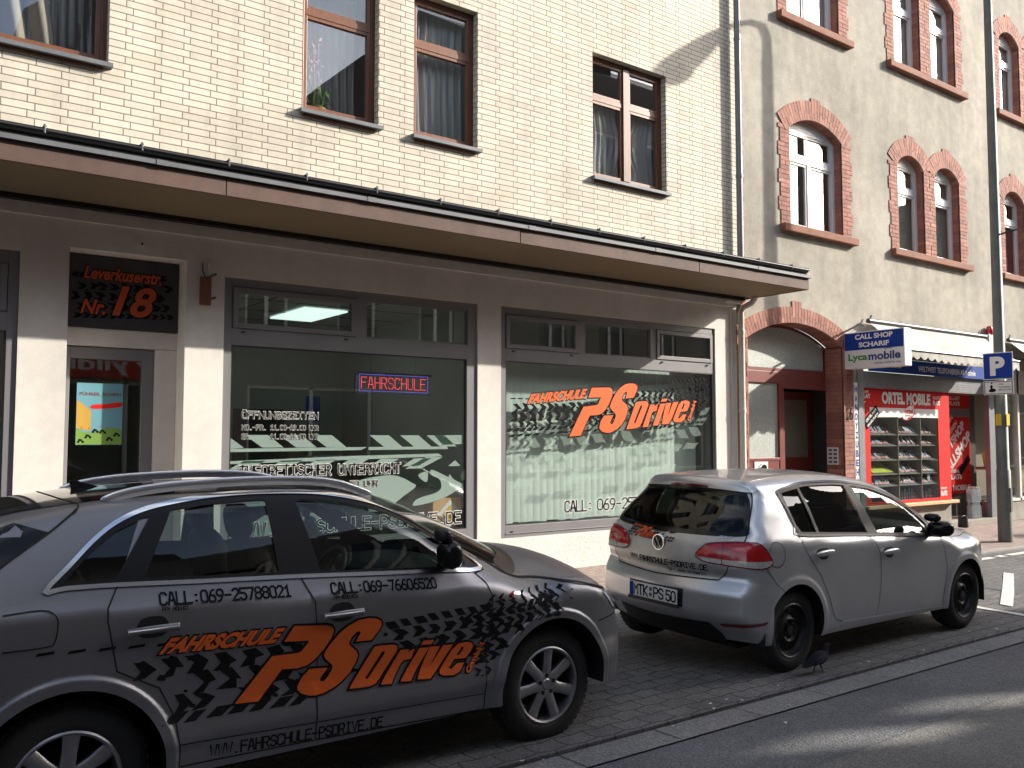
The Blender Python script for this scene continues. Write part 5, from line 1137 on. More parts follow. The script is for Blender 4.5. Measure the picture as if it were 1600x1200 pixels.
for ci, (xa, xb, cn) in colw.items():
    for ri, z in enumerate(shz):
        n = 8 if ci < 2 else 7
        if (ci, ri) == (0, 3): continue
        for k in range(n):
            if (ci, ri) == (2, 3) and k > 3: continue
            kd = 3 if (ci == 1 and ri in (0, 1, 4) and rb.random() < .6) else rb.choice((0, 0, 1, 1, 2))
            o = bpy.data.objects.new('phone', kinds[kd][0]); C.objects.link(o); o.location = (xa + (xb - xa) * (k + .3) / n, YS + .07 + rb.uniform(0, .02), z + .01); o.rotation_euler = (R(-40), 0, R(rb.uniform(-4, 4)))
            tag(o, '%s phone on the %s shelf, %s column of the red display' % (kinds[kd][1], rwn[ri], cn), 'phone', 'phones in the shop display')
def carton(x0, x1, y0, z0, h, mat, label, tilt=-58):
    m = MB(); m.box(x0, x1, -.02, 0, 0, h); m.box(x0 + .02, x1 - .02, -.022, -.02, .02, .05); o = m.build('carton', mat); o.location = (0, y0, z0); o.rotation_euler = (R(tilt), 0, 0); return tag(o, label, 'carton')
M['lime'] = pbr('lime_carton', (.62, .70, .10), .5)
carton(15.02, 15.70, YS + .06, 1.15, .36, 'lime', 'lime green carton lying on the fourth shelf of the left display column'); carton(16.93, 17.20, YS + .06, 1.15, .30, 'white', 'white carton lying on the fourth shelf of the right display column')
carton(16.96, 17.04, YS + .1, .96, .17, 'white', 'small white carton standing on the fifth shelf of the right display column', 0)
for ci, (xa, xb, cn) in colw.items():
    for k in range(8 if ci < 2 else 4):
        hh = rb.uniform(.12, .24); ww = rb.uniform(.04, .07) if ci < 2 else rb.uniform(.08, .13); x = xa + (xb - xa) * (k + .2) / (8 if ci < 2 else 4)
        m = MB(); m.box(x, x + ww, YS + .08, YS + .2, .632, .632 + hh, 0); m.box(x + .01, x + ww - .01, YS + .078, YS + .08, .65, .68, 1); tag(m.build('packet', ['black', 'ph_red']), 'black packet on the bottom shelf, %s column of the red display' % cn, 'packet', 'packets on the bottom shelf')
# lettering on the boards
def ftext(parent, rows, Y, mat, name='lettering'):
    m = MB()
    for t, x0, z0, x1, z1, bo, *rest in rows: font_fit(t, boxY(x0, z0, x1, z1, Y), m, bold=bo)
    return m.build(name, mat, parent)
ftext(rdb, [('ORTEL MOBILE', 15.28, 2.44, 16.98, 2.67, .05), ('ALLNET', 14.63, 2.625, 14.86, 2.675, .03), ('FLAT', 14.63, 2.53, 14.90, 2.61, .05), ('5,-', 14.64, 2.44, 14.76, 2.50, .04), ('ALLNET', 17.08, 2.57, 17.34, 2.63, .03), ('FLATS', 17.08, 2.45, 17.34, 2.54, .05), ('FLATS', 17.29, .66, 17.52, .76, .05), ('INTERNET', 17.29, .79, 17.52, .83, .03)], YS - .006, 'white_ink')
m = MB(); V, F, _ = cdt([spline([(16.20, 2.22), (16.38, 2.40), (16.32, 2.44), (16.08, 2.36), (15.98, 2.20), (16.06, 2.14)], 5, True)]); m.add([(v[0], YS - .007, v[1]) for v in V], F); m.build('oval', 'white_ink', rdb)
m = MB(); el = [(16.18 + .22 * math.cos(a) + .03 * math.sin(a), 2.285 + .13 * math.sin(a) + .04 * math.cos(a)) for a in np.linspace(-2.6, 1.2, 24)]; bands_to(m, [ribbon2(el, .018)], onY(YS - .009)); font_fit('ortel', boxY(16.03, 2.27, 16.33, 2.37, YS - .010), m, bold=.03); font_fit('MOBILE', boxY(16.06, 2.215, 16.30, 2.245, YS - .010), m, bold=.02); m.build('oval_lettering', 'red', rdb)
def slant(Y, c, ang, w_, h): ca, sa = math.cos(R(ang)), math.sin(R(ang)); return lambda p: [(c[0] + (q[0] - .5) * w_ * ca - (q[1] - .5) * h * sa, Y, c[1] + (q[0] - .5) * w_ * sa + (q[1] - .5) * h * ca) for q in p]
m = MB(); m.add(slant(YS - .011, (14.93, 2.19), 36, .50, .20)([(0, 0), (1, 0), (1, 1), (0, 1)]), [(0, 1, 2, 3)]); m.build('black_tag', 'black_ink', rdb)
m = MB(); font_fit('ORTEL HIER', slant(YS - .013, (14.905, 2.225), 36, .42, .055), m, bold=.03); font_fit('ERH\u00c4LTLICH', slant(YS - .013, (14.955, 2.145), 36, .42, .055), m, bold=.03); m.build('tag_lettering', 'white_ink', rdb)
# recessed entrance with the second red board
YE = YF + .62
m = MB(); m.box(17.70, 19.9, YE, YE + .05, .14, 2.75, 0); m.build('entrance_wall', 'room', cs)
m = MB(); m.box(17.85, 19.62, YE - .03, YE - .001, .62, 2.74); r2 = m.build('red_board', 'red', cs)
m = MB(); m.box(17.86, 19.61, YE - .032, YE - .030, 2.26, 2.44); m.build('white_band', 'pipe_grey', r2)
for t, c, w_, h, bo in (('SIM KARTEN', (18.55, 2.02), .8, .10, .04), ('REPARIEREN', (18.72, 1.90), .8, .10, .04), ('HANDYSHOP', (18.75, 1.66), 1.5, .21, .05), ('CALLSHOP', (19.02, 1.45), 1.45, .24, .05)):
    m = MB(); font_fit(t, slant(YE - .034, c, 38, w_, h), m, bold=bo); m.build('lettering', 'white_ink', r2)
ftext(r2, [('ALLNET', 18.75, 2.62, 19.2, 2.70, .03), ('FLATS', 18.75, 2.50, 19.2, 2.59, .05), ('INTERNET', 18.66, 1.06, 19.20, 1.13, .03), ('FLATS', 18.66, .92, 19.20, 1.03, .05), ('ORTEL MOBILE', 18.1, .68, 19.55, .80, .05)], YE - .034, 'white_ink')
m = MB(); m.add(slant(YE - .034, (19.33, 1.22), 38, .55, .16)([(0, 0), (1, 0), (1, 1), (0, 1)]), [(0, 1, 2, 3)]); m.build('black_tag', 'black_ink', r2)
# blue boards over the shutter
fb = thing('fascia_sign', 'long dark blue board reading WELTWEIT TELEFONIEREN over the shutter', 'sign', (17, YF - .08, 3.03)); m = MB(); m.box(14.75, 19.42, YF - .09, YF - .03, 3.025, 3.28); m.build('board', 'blue', fb)
ftext(fb, [('WELTWEIT TELEFONIEREN AB 1 ct/min', 16.35, 3.08, 18.55, 3.19, .025), ('Lycamobile', 15.0, 3.09, 15.75, 3.19, .03), ('Lycamobile', 18.95, 3.08, 19.40, 3.20, .03)], YF - .092, 'white_ink')
vs_ = thing('banner_sign', 'narrow white banner with blue vertical lettering beside the grey shutter rail', 'sign', (14.34, YF, 1.0)); m = MB(); m.box(14.30, 14.415, YF - .022, YF - .016, .60, 2.80); m.build('board', 'white', vs_)
m = MB()
for i, ch in enumerate('HANDYZUBEH\u00d6R'): font_fit(ch, boxY(14.318, 2.62 - i * .165, 14.398, 2.74 - i * .165, YF - .0235), m, bold=.04)
m.build('lettering', 'blue', vs_)
# projecting box sign, awnings, siren
XS = 14.05
lb = thing('light_box_sign', 'blue and white box sign projecting from the plaster wall between arch and awning', 'sign', (XS, 8.6, 3.0))
m = MB(); m.box(XS, XS + .22, 8.06, 9.19, 3.02, 3.66); m.build('box', 'white', lb, bevel=.008); m = MB(); m.box(XS - .004, XS, 8.075, 9.175, 3.345, 3.645); m.build('blue_panel', 'blue', lb)
def onX(X, y0, z0, y1, z1): return lambda p: [(X, y0 + q[0] * (y1 - y0), z0 + q[1] * (z1 - z0)) for q in p]
m = MB(); font_fit('CALL SHOP', onX(XS - .007, 8.97, 3.525, 8.26, 3.615), m, bold=.04); font_fit('SCHARIF', onX(XS - .007, 8.90, 3.385, 8.33, 3.475), m, bold=.04); m.build('lettering', 'white_ink', lb)
m = MB(); font_fit('Lyca', onX(XS - .005, 9.11, 3.125, 8.74, 3.28), m, bold=.03); m.build('green_lettering', 'green', lb); m = MB(); font_fit('mobile', onX(XS - .005, 8.72, 3.15, 8.13, 3.29), m, bold=.03); font_fit('Call the world for less', onX(XS - .005, 8.62, 3.08, 8.13, 3.115), m, bold=.01)
m.tube([(XS - .004, 8.40, 3.31), (XS - .004, 8.42, 3.33), (XS - .004, 8.30, 3.34), (XS - .004, 8.28, 3.31)], .004, 6); m.build('blue_lettering', 'navy', lb)
m = MB(); m.box(XS + .06, XS + .16, 9.16, 9.2, 3.1, 3.6); m.tube([(XS + .05, 9.19, 3.70), (XS + .05, 8.9, 3.80), (XS + .05, 8.8, 3.75)], .02, 8); m.build('bracket', 'pipe_grey', lb)
M['awn'] = pbr('weathered_awning_cloth', (.46, .445, .405), .9, noise=[(1.5, .12), (10, .08)], streak=(7, .35))
def awning(x0, x1, ytop, ztop, yfr, zfr, label, group=None):
    a = thing('awning', label, 'awning', ((x0 + x1) / 2, ytop, ztop)); m = MB(); nx = int((x1 - x0) / .03); vs = []
    for i in range(nx + 1):
        u = i / nx; x = x0 + (x1 - x0) * u; sgm = .02 * math.sin(u * 9)
        for j in range(7): t = j / 6; vs.append((x, ytop + (yfr - ytop) * t, ztop + (zfr - ztop) * t - .05 * math.sin(math.pi * t) * (.6 + .4 * math.sin(7 * u))))
        sc = .06 * abs(math.sin((x - x0) * math.pi / .24)); vs.append((x, yfr - .005, zfr - .12 - sc + .02 * math.sin(12 * u))); 
    fs = [(i * 8 + j, (i + 1) * 8 + j, (i + 1) * 8 + j + 1, i * 8 + j + 1) for i in range(nx) for j in range(7)]
    m.add(vs, fs); m.build('cloth', 'awn', a, smooth=50)
    f = MB(); f.tube([(x0 - .05, ytop + .0, ztop + .03), (x1 + .05, ytop + .0, ztop + .03)], .045, 10); f.tube([(x0, yfr, zfr), (x1, yfr, zfr)], .022, 8)
    for x in (x0 + .12, x1 - .12): f.tube([(x, ytop, ztop - .35), (x, (ytop + yfr) / 2 - .1, zfr + .05), (x, yfr, zfr)], .018, 8); f.tube([(x - .1, ytop + .02, ztop + .03), (x - .02, ytop + .02, ztop + .14)], .02, 6)
    f.build('frame', 'darkmetal', a, smooth=40); return a
awning(14.72, 18.95, 9.10, 3.90, 8.42, 3.36, 'weathered grey white awning with scalloped edge over the call shop')
awning(20.05, 24.4, 9.10, 3.90, 8.45, 3.38, 'second pale awning at the right edge over the food shop')
sr = thing('alarm_siren', 'white alarm box with red flashing lamp on the plaster wall between the awnings', 'alarm', (19.2, YF, 3.9)); m = MB(); m.box(19.12, 19.40, YF - .12, YF - .002, 3.62, 4.0)
for k in range(9): m.box(19.13, 19.39, YF - .124, YF - .12, 3.66 + k * .035, 3.675 + k * .035)
m.build('housing', 'white', sr, bevel=.008); m = MB(); m.lathe((19.24, YF - .07, 4.0), (0, 0, 1), [(.075, 0), (.07, .10), (.05, .17), (.001, .19)], 16); m.build('flashing_lamp', 'redlens', sr, smooth=40)
# second shop: window with food pictures
s2 = thing('food_shop', 'food shop window with pictures of dishes at the right edge behind the lamp post', 'shop front', (22, YF, .4))
m = MB(); m.box(19.5, 19.62, YF, YF + .1, .4, 3.3, 0); m.box(20.55, 20.63, YF, YF + .1, .45, 3.3, 0); m.box(19.62, 24.5, YF, YF + .1, .42, .5, 0); m.box(19.62, 24.5, YF, YF + .1, 2.78, 3.3, 0); m.build('frame', 'pipe_white', s2)
m = MB(); m.box(19.62, 24.5, YF + .06, YF + .066, .5, 2.78); m.build('pane', 'glass', s2); m = MB(); m.box(19.4, 24.6, YF + 1.2, YF + 1.25, 0, 3.4); m.box(19.45, 24.5, YF + .1, YF + 1.2, 3.3, 3.35); m.box(19.62, 24.5, YF + .1, YF + .5, 1.12, 1.18, 0); m.box(19.62, 24.5, YF + .1, YF + 1.2, .42, .46); m.build('interior', 'shelf', s2)
M['dish'] = pbr('food_picture', (.62, .50, .30), .6, noise=[(9, .6)]); m = MB(); m.box(19.66, 20.10, YF + .10, YF + .11, .72, 1.10); m.box(20.16, 20.52, YF + .10, YF + .11, .72, 1.10); m.box(20.70, 21.3, YF + .10, YF + .11, .6, 1.10); m.box(19.66, 20.5, YF + .12, YF + .13, 2.30, 2.72); m.build('food_picture', 'dish', s2)
for k in range(3):
    x = 19.75 + k * .26; m = MB(); m.lathe((x, YF + .3, 1.18), (0, 0, 1), [(.001, 0), (.07, 0), (.10, .22), (.10, .26), (.06, .34), (.001, .36)], 14); o = m.build('food_jar', ('lime', 'white', 'clearlens')[k], smooth=40); tag(o, ('lime green jar on the food shop window shelf', 'white jar on the food shop window shelf', 'clear glass jar on the food shop window shelf')[k], 'jar')
# bottles of water in the entrance
M['water'] = glass('clear_bottle', (.80, .86, .88), haze=.25, hazecol=(.7, .76, .78))
def bottle(x, y, z):
    m = MB(); m.lathe((x, y, z), (0, 0, 1), [(.001, 0), (.042, .0), (.045, .02), (.043, .06), (.045, .10), (.043, .14), (.045, .19), (.040, .23), (.016, .285), (.015, .30)], 14); return m
first = None
for lv in range(2):
    for i in range(3):
        for j in range(2):
            x, y, z = 18.66 + i * .105, YF + .08 + j * .105, .15 + lv * .325
            if first is None:
                first = thing('water_bottle', 'clear water bottle in the bottom pack by the shop entrance', 'bottle', (x, y, z), 'stacked water bottles'); bottle(x, y, z).build('bottle_body', 'water', first, smooth=40); m = MB(); m.lathe((x, y, z + .295), (0, 0, 1), [(.018, 0), (.018, .02), (.001, .02)], 10); m.build('cap', 'white', first); o = first
            else:
                o = copy_tree(first); o.location = (x, y, z)
            o['label'] = 'clear water bottle in the %s pack stacked by the shop entrance, %s row' % (('bottom', 'top')[lv], ('street side', 'wall side')[j])
bgm = MB(); bgm.lathe((17.45, 8.9, .06), (0, 0, 1), [(.001, 0), (.09, 0), (.10, .02), (.085, .22), (.075, .22), (.06, .04)], 12); bgm.tube([(17.36, 8.9, .27), (17.45, 8.86, .29), (17.55, 8.9, .27)], .012, 6); tag(bgm.build('bag', 'black', smooth=50), 'small black bag standing on the pavement below the red display', 'bag')
# ------------------------------------------------------------------ lamp post with its parking signs
XP, YP = 15.95, 7.41; zp = .03 + sag(15.95)
M['galv'] = pbr('dull_galvanised_steel', (.155, .165, .15), .6, metal=.35, noise=[(3, .2), (30, .12)], streak=(5, .2))
lp = thing('street_lamp', 'tall grey lamp post with curved arm standing on the pavement by the shops', 'street lamp', (XP, YP, zp))
m = MB(); m.tube([(XP, YP, zp - .1), (XP, YP, zp + 1.25), (XP, YP, zp + 1.27), (XP, YP, 10.2)], [.118, .112, .098, .065], 20); m.build('pole', 'galv', lp, smooth=40)
m = MB(); m.tube([(XP, YP, 10.2), (XP, YP, 10.55), (XP, YP - .06, 10.78), (XP, YP - .2, 10.92), (XP, YP - .38, 10.96), (XP, YP - .52, 10.95)], [.06, .055, .05, .048, .045, .045], 12); m.build('arm', 'galv', lp, smooth=50)
m = MB(); hp = [(0, -.46, 10.95, .05), (0, -.56, 10.90, .10), (0, -.70, 10.82, .15), (0, -.88, 10.70, .19), (0, -1.04, 10.60, .20), (0, -1.15, 10.54, .16), (0, -1.20, 10.52, .06)]
m.tube([(XP, YP + q[1], q[2]) for q in hp], [q[3] for q in hp], 16); lh = m.build('lamp_head', 'galv', lp, smooth=60)
m = MB(); m.lathe((XP, YP - .98, 10.47), (0, .35, -1), [(.15, 0), (.14, .05), (.08, .09), (.001, .10)], 14); m.build('lamp_glass', 'clearlens', lh, smooth=60)
m = MB(); m.box(XP - .03, XP + .03, YP - .125, YP - .105, .55, .95); m.build('service_door', 'galv', lp)
m = MB(); m.box(XP - .112, XP - .104, YP - .05, YP + .05, 2.02, 2.22); m.box(XP - .06, XP + .05, YP - .112, YP - .106, 2.02, 2.22); m.build('sticker', 'yellow', lp)
m = MB(); m.tube([(XP - .05, YP - .08, 5.35), (XP + .1, YP - .32, 5.42), (XP + .12, YP - .36, 5.40)], .016, 6); m.build('cable_hook', 'darkmetal', lp)
psn = thing('parking_sign', 'square blue parking sign with white P on the lamp post', 'sign', (XP - .14, YP, 2.8)); Xs = XP - .15
m = MB(); m.box(Xs, Xs + .012, YP - .285, YP + .215, 2.815, 3.28, 0); m.build('back', 'white', psn, bevel=.004); m = MB(); m.box(Xs - .003, Xs, YP - .272, YP + .202, 2.828, 3.267); m.build('blue_panel', 'blue', psn); m = MB(); font_fit('P', onX(Xs - .006, YP + .095, 2.88, YP - .155, 3.21), m, bold=.05); m.build('lettering', 'white_ink', psn); m = MB(); m.box(Xs + .012, XP, YP - .03, YP + .03, 2.90, 2.93); m.box(Xs + .012, XP, YP - .03, YP + .03, 3.15, 3.18); m.build('clamp', 'zinc', psn)
p2 = thing('supplementary_sign', 'small white ticket machine plate below the blue parking sign', 'sign', (XP - .14, YP, 2.55)); m = MB(); m.box(Xs, Xs + .010, YP - .285, YP + .215, 2.55, 2.79); m.build('plate', 'white', p2, bevel=.004)
m = MB(); fx = lambda p: [(Xs - .003, YP + .215 - q[0] * .5, 2.55 + q[1] * .24) for q in p]
for a in (.04, .96): m.add(fx([(a - .012, .06), (a + .012, .06), (a + .012, .94), (a - .012, .94)]), [(0, 1, 2, 3)])
for a in (.07, .93): m.add(fx([(.04, a - .02), (.96, a - .02), (.96, a + .02), (.04, a + .02)]), [(0, 1, 2, 3)])
for lp_ in (spline([(.26, .80), (.30, .80), (.31, .86), (.28, .90), (.25, .86)], 3, True), spline([(.20, .22), (.34, .20), (.42, .30), (.38, .42), (.30, .50), (.32, .62), (.26, .72), (.22, .60), (.24, .44), (.18, .34)], 3, True)): V, F, _ = cdt([lp_]); m.add(fx(V), F)
for i, t in enumerate(('mit', 'Parkschein', 'Mo-Sa 8-19h')): font_fit(t, (lambda i: lambda p: fx([(.52 + q[0] * (.14, .38, .40)[i], .70 - i * .2 + q[1] * .11) for q in p]))(i), m, bold=.01)
m.build('lettering', 'black_ink', p2)

# ------------------------------------------------------------------ car one: grey compact off-roader, driving-school livery
def carpaint(name, col, rough, coat, metal, dirt):
    m = pbr(name, col, rough, metal=metal, coat=coat, noise=[(2.5, .06), (180, .07)])
    return m
M['paint_grey'] = carpaint('matt_grey_metallic_paint', (.215, .216, .234), .38, .0, .6, .1)
M['paint_silver'] = carpaint('silver_metallic_paint', (.565, .575, .595), .30, .5, .62, .1)
M['dusty_silver'] = pbr('dusty_silver_paint', (.47, .47, .455), .42, metal=.55, coat=.3, noise=[(2.2, .14), (12, .10)])
LOC = {}
_old_origin = origin_of
def origin_of(o):
    r = o
    while r.parent: r = r.parent
    return Vector((0, 0, 0)) if r.name in LOC else _old_origin(o)
def local_thing(*a, **k): o = thing(*a, **k); LOC[o.name] = 1; return o
W0 = pchip([.15, .22, .285, .385, .44, .50, .58, .72, .90, .985, 1.03, 1.11, 1.30, 1.45, 1.50, 1.62, 1.8], [.80, .87, .893, .903, .915, .910, .898, .905, .915, .911, .888, .846, .755, .672, .640, .53, .3])
AR1 = [(-2.60, .340, .395), (.02, .345, .388)]
def W1(x, z):
    x = np.asarray(x, float); z = np.asarray(z, float)
    s = -.04 * (x + 1.3) * sstep(.5, .8, z) * (1 - sstep(1.15, 1.45, z))
    w_ = W0(z - s)
    t = np.clip((x - .22) / .63, 0, 1.3); w_ = w_ - .36 * t ** 3
    t = np.clip((-2.75 - x) / .75, 0, 1.2); w_ = w_ - .11 * t ** 2
    for cx, cz, r in AR1:
        d = np.hypot(x - cx, z - cz); w_ = w_ + .016 * (1 - sstep(r + .040, r + .062, d)) + .006 * (1 - sstep(r + .05, r + .20, d))
    return w_
Zc1 = pchip([-3.6, -3.1, -2.95, -2.7, -2.4, -2.0, -1.6, -1.2, -.95, -.75, -.55, -.35, -.15, .02, .08, .25, .45, .60, .72, .80, .92], [.95, 1.40, 1.455, 1.505, 1.540, 1.562, 1.566, 1.545, 1.505, 1.445, 1.370, 1.282, 1.185, 1.105, 1.092, 1.07, 1.035, .99, .93, .86, .62])
cr1 = pchip([-3.4, -1.3, -.85, -.5, -.1, .06, .15, .6, .9], [.12, .12, .30, .42, .36, .27, .20, .20, .2])
def Z1(x, y): return Zc1(x) - cr1(x) * np.asarray(y) ** 2
xf1 = pchip([.15, .25, .40, .55, .70, .80, .90, 1.0, 1.2], [.80, .83, .872, .87, .82, .76, .66, .52, .1])
def F1(y, z): return xf1(z) - .19 * (np.asarray(y) / .8) ** 2
xr1 = pchip([.2, .5, .7, .9, 1.1, 1.3, 1.45, 1.6], [-3.38, -3.51, -3.50, -3.44, -3.30, -3.12, -3.02, -2.9])
def Rr1(y, z): return xr1(z) + .15 * (np.asarray(y) / .8) ** 2
sh1 = Shape(W1, Z1, F1, Rr1)
car1 = local_thing('parked_car', 'dark grey off-roader with orange driving school lettering, nearest the camera', 'car', (3.35, 5.085, .0))
winline = [(-2.70, 1.150), (-2.62, 1.155), (-2.40, 1.150), (-2.075, 1.134), (-1.56, 1.112), (-1.075, 1.085), (-.724, 1.068), (-.46, 1.050)]
wtop = [(-.475, 1.10), (-.60, 1.185), (-.72, 1.265), (-.86, 1.352), (-1.0, 1.420), (-1.12, 1.458), (-1.24, 1.485), (-1.36, 1.503), (-1.52, 1.514), (-1.75, 1.517), (-1.97, 1.506), (-2.15, 1.484), (-2.28, 1.457), (-2.40, 1.408), (-2.50, 1.338), (-2.60, 1.245)]
def xtop(x): p = sorted(wtop); return float(np.interp(x, [q[0] for q in p], [q[1] for q in p]))
def xbot(x): p = sorted(winline); return float(np.interp(x, [q[0] for q in p], [q[1] for q in p]))
dl = winline + wtop                       # whole side glass outline
k_ = .035
def seg(xa, xb, top=True, inset=k_):
    n = 10; return [(xa + (xb - xa) * i / n, (xtop if top else xbot)(xa + (xb - xa) * i / n) + (-inset if top else inset * .7)) for i in range(n + 1)]
gf_ = [(-1.45, xbot(-1.45) + .02)] + seg(-1.40, -.62, False)[1:] + [(-.60, xbot(-.6) + .022), (-.60, 1.15)] + seg(-.66, -1.50, True) 
gf_ = [(-1.448, xbot(-1.448) + .022), (-.56, xbot(-.56) + .022), (-.56, 1.115)] + seg(-.60, -1.515, True)
gr_ = [(-2.30, xbot(-2.3) + .022), (-1.665, xbot(-1.665) + .022), (-1.675, xtop(-1.675) - k_)] + seg(-1.72, -2.145, True)
gq_ = [(-2.63, xbot(-2.63) + .022), (-2.42, xbot(-2.42) + .022), (-2.245, xtop(-2.245) - k_)] + seg(-2.28, -2.58, True)[:-1]
door_f = [(-1.488, .315), (-.483, .285), (-.474, .523), (-.451, .744), (-.432, .90), (-.46, .985), (-.51, 1.035), (-.425, 1.045), (-.46, 1.12)] + [(x, z + .014) for x, z in wtop[1:8]] + [(-1.588, 1.529), (-1.565, 1.12), (-1.505, .99), (-1.488, .726)]
door_r = [(-1.494, .315), (-1.494, .726), (-1.511, .99), (-1.571, 1.12), (-1.594, 1.529), (-1.75, 1.531), (-1.97, 1.520), (-2.15, 1.498), (-2.27, 1.472), (-2.405, 1.165), (-2.46, 1.06), (-2.462, 1.01), (-2.443, .91), (-2.42, .79), (-2.24, .69), (-2.17, .55), (-2.145, .40), (-2.145, .325)]
ws1 = spline([(-.98, .57), (-.60, .635), (-.27, .70), (-.08, .45), (0.0, 0.0), (-.08, -.45), (-.27, -.70), (-.60, -.635), (-.98, -.57), (-1.03, -.3), (-1.05, 0), (-1.03, .3)], 5, True)
hood1 = spline([(-.15, .745), (-.05, .80), (.12, .815), (.30, .79), (.48, .73), (.60, .62), (.70, .40), (.73, 0), (.70, -.40), (.60, -.62), (.48, -.73), (.30, -.79), (.12, -.815), (-.05, -.80), (-.15, -.745), (.03, -.45), (.11, 0), (.03, .45)], 4, True)
rw1 = spline([(.52, 1.36), (.62, 1.25), (.66, 1.08), (.3, 1.05), (-.3, 1.05), (-.66, 1.08), (-.62, 1.25), (-.52, 1.36), (0, 1.38)], 4, True)
car_shell(sh1, 'paint_grey', car1, .285, AR1, -3.02, .62, [('door', door_f, [gf_]), ('door', door_r, [gr_]), (None, gq_, [])], [('windscreen', ws1, [], 'carglass'), ('bonnet', hood1, [], None)], [('rear_window', rw1, [], 'cardark')])
def flank_details(sh, car, sgn, items):
    for nm, mt, fn in items:
        s = Sheet(sh); fn(s, sgn); s.make(nm, mt, car)
fl = lambda sgn: sgn > 0
def L_(sh, off, sgn): return lambda q: sh.side(q, off, sgn)
for sgn in (-1, 1):
    for g in (gf_, gr_, gq_): s = Sheet(sh1); s.patch([g], L_(sh1, -.006, sgn), .06, flip=fl(sgn)); s.make('side_window', 'carglass' if g is gf_ else 'carglass', car1)
    # black surround of the glass, pillars, chrome strip
    s = Sheet(sh1); s.patch([dl, gf_, gr_, gq_], L_(sh1, .005, sgn), .04, flip=fl(sgn)); s.make('window_surround', 'pillar', car1)
    s = Sheet(sh1)
    s.band(spline(dl, 3, True), .018, L_(sh1, .008, sgn), closed=True, flip=fl(sgn)); s.make('chrome_strip', 'chrome', car1)
    s = Sheet(sh1)
    for ln in (door_f[-5:] + [door_f[0]], door_f[:9], [door_f[0], door_f[1]], door_r[9:], [door_r[-1], door_r[0]]): s.band(ln, .007, L_(sh1, .0025, sgn), flip=fl(sgn))
    s.band(spline([(-2.86, 1.075), (-2.72, 1.080), (-2.67, 1.06), (-2.657, 1.02), (-2.668, .95), (-2.70, .932), (-2.86, .930)], 4), .006, L_(sh1, .0025, sgn), flip=fl(sgn))
    s.band([(.37, .672), (.565, .697)], .008, L_(sh1, .0025, sgn), flip=fl(sgn))
    s.band(spline([(-.40, 1.10), (-.344, 1.075), (-.254, 1.013), (-.14, .969), (.058, .945), (.223, .920), (.392, .878), (.50, .850)], 5), .011, L_(sh1, .0035, sgn), flip=fl(sgn))
    s.make('panel_gap', 'dark', car1)
    s = Sheet(sh1); s.patch([[(.42, .842), (.47, .85), (.56, .83), (.63, .76), (.64, .70), (.565, .700), (.495, .765)]], L_(sh1, .005, sgn), .03, flip=fl(sgn)); s.make('headlight', 'headlens', car1)
    s = Sheet(sh1); s.band([(.48, .825), (.54, .755), (.60, .715)], .012, L_(sh1, .008, sgn), flip=fl(sgn)); s.make('headlight_rim', 'black', car1)
    s = Sheet(sh1); s.band([(-1.488, .402), (-.48, .372)], .005, L_(sh1, .002, sgn), flip=fl(sgn)); s.band([(-2.145, .425), (-1.494, .402)], .005, L_(sh1, .002, sgn), flip=fl(sgn)); s.make('sill_line', 'dark', car1)
    for hx, hz in ((-1.36, .917), (-2.275, .955)):
        c0 = sh1.side(np.array([[hx, hz]]), 0, sgn)[0]; hd = MB(); y = c0[1]; w_ = .11
        hd.add(*[(lambda pts: ([p for p in pts], [(0, 1, 2, 3), (4, 5, 6, 7), (0, 1, 5, 4), (2, 3, 7, 6), (1, 2, 6, 5), (0, 3, 7, 4)]))([(hx - w_, y + sgn * .018, hz - .016), (hx + w_, y + sgn * .018, hz - .012), (hx + w_, y + sgn * .018, hz + .014), (hx - w_, y + sgn * .018, hz + .012), (hx - w_ - .004, y + sgn * .042, hz - .011), (hx + w_ - .004, y + sgn * .042, hz - .008), (hx + w_ - .004, y + sgn * .042, hz + .011), (hx - w_ - .004, y + sgn * .042, hz + .009)])][0])
        hd.box(hx - w_, hx - w_ + .03, y - .02, y + sgn * .03, hz - .012, hz + .01); hd.box(hx + w_ - .03, hx + w_, y - .02, y + sgn * .03, hz - .01, hz + .012)
        hd.build('door_handle', 'paint_grey', car1, smooth=30, bevel=.005)
        s = Sheet(sh1); s.patch([spline([(hx - .07, hz), (hx - .05, hz + .045), (hx, hz + .055), (hx + .05, hz + .045), (hx + .07, hz), (hx + .04, hz - .035), (hx - .04, hz - .035)], 4, True)], L_(sh1, .0015, sgn), .03, flip=fl(sgn)); s.make('handle_recess', 'black', car1)
    # door mirror
    mr = MB()
    c0 = Vector((-.735, sgn * .935, 1.165))
    rounded('door_mirror', (.050, .080, .078), c0, 'black_gloss', car1, (0, R(-8), R(14) * -sgn), 2.6)
    rounded('blind_spot_mirror', (.030, .055, .038), (-.775, sgn * .925, 1.275), 'black', car1, (0, 0, R(10) * -sgn), 2.6)
    mr.tube([(-.70, sgn * .80, 1.09), (-.71, sgn * .88, 1.12), (-.71, sgn * .95, 1.16)], [.035, .03, .03], 8); mr.tube([(-.74, sgn * .96, 1.22), (-.755, sgn * .965, 1.27)], .016, 8); mr.build('mirror_foot', 'black', car1, smooth=50)
    # roof rail
    rl_ = [(-2.43, 1.508), (-2.36, 1.537), (-2.25, 1.560), (-2.05, 1.580), (-1.7, 1.592), (-1.40, 1.584), (-1.23, 1.562), (-1.11, 1.525), (-1.02, 1.490)]
    rp_ = spline([(x, sgn * (.555 - .01 * abs(x + 1.7)), z) for x, z in rl_], 4); rr_ = MB(); rr_.tube(rp_, [.007] + [.0125] * (len(rp_) - 2) + [.007], 10); 
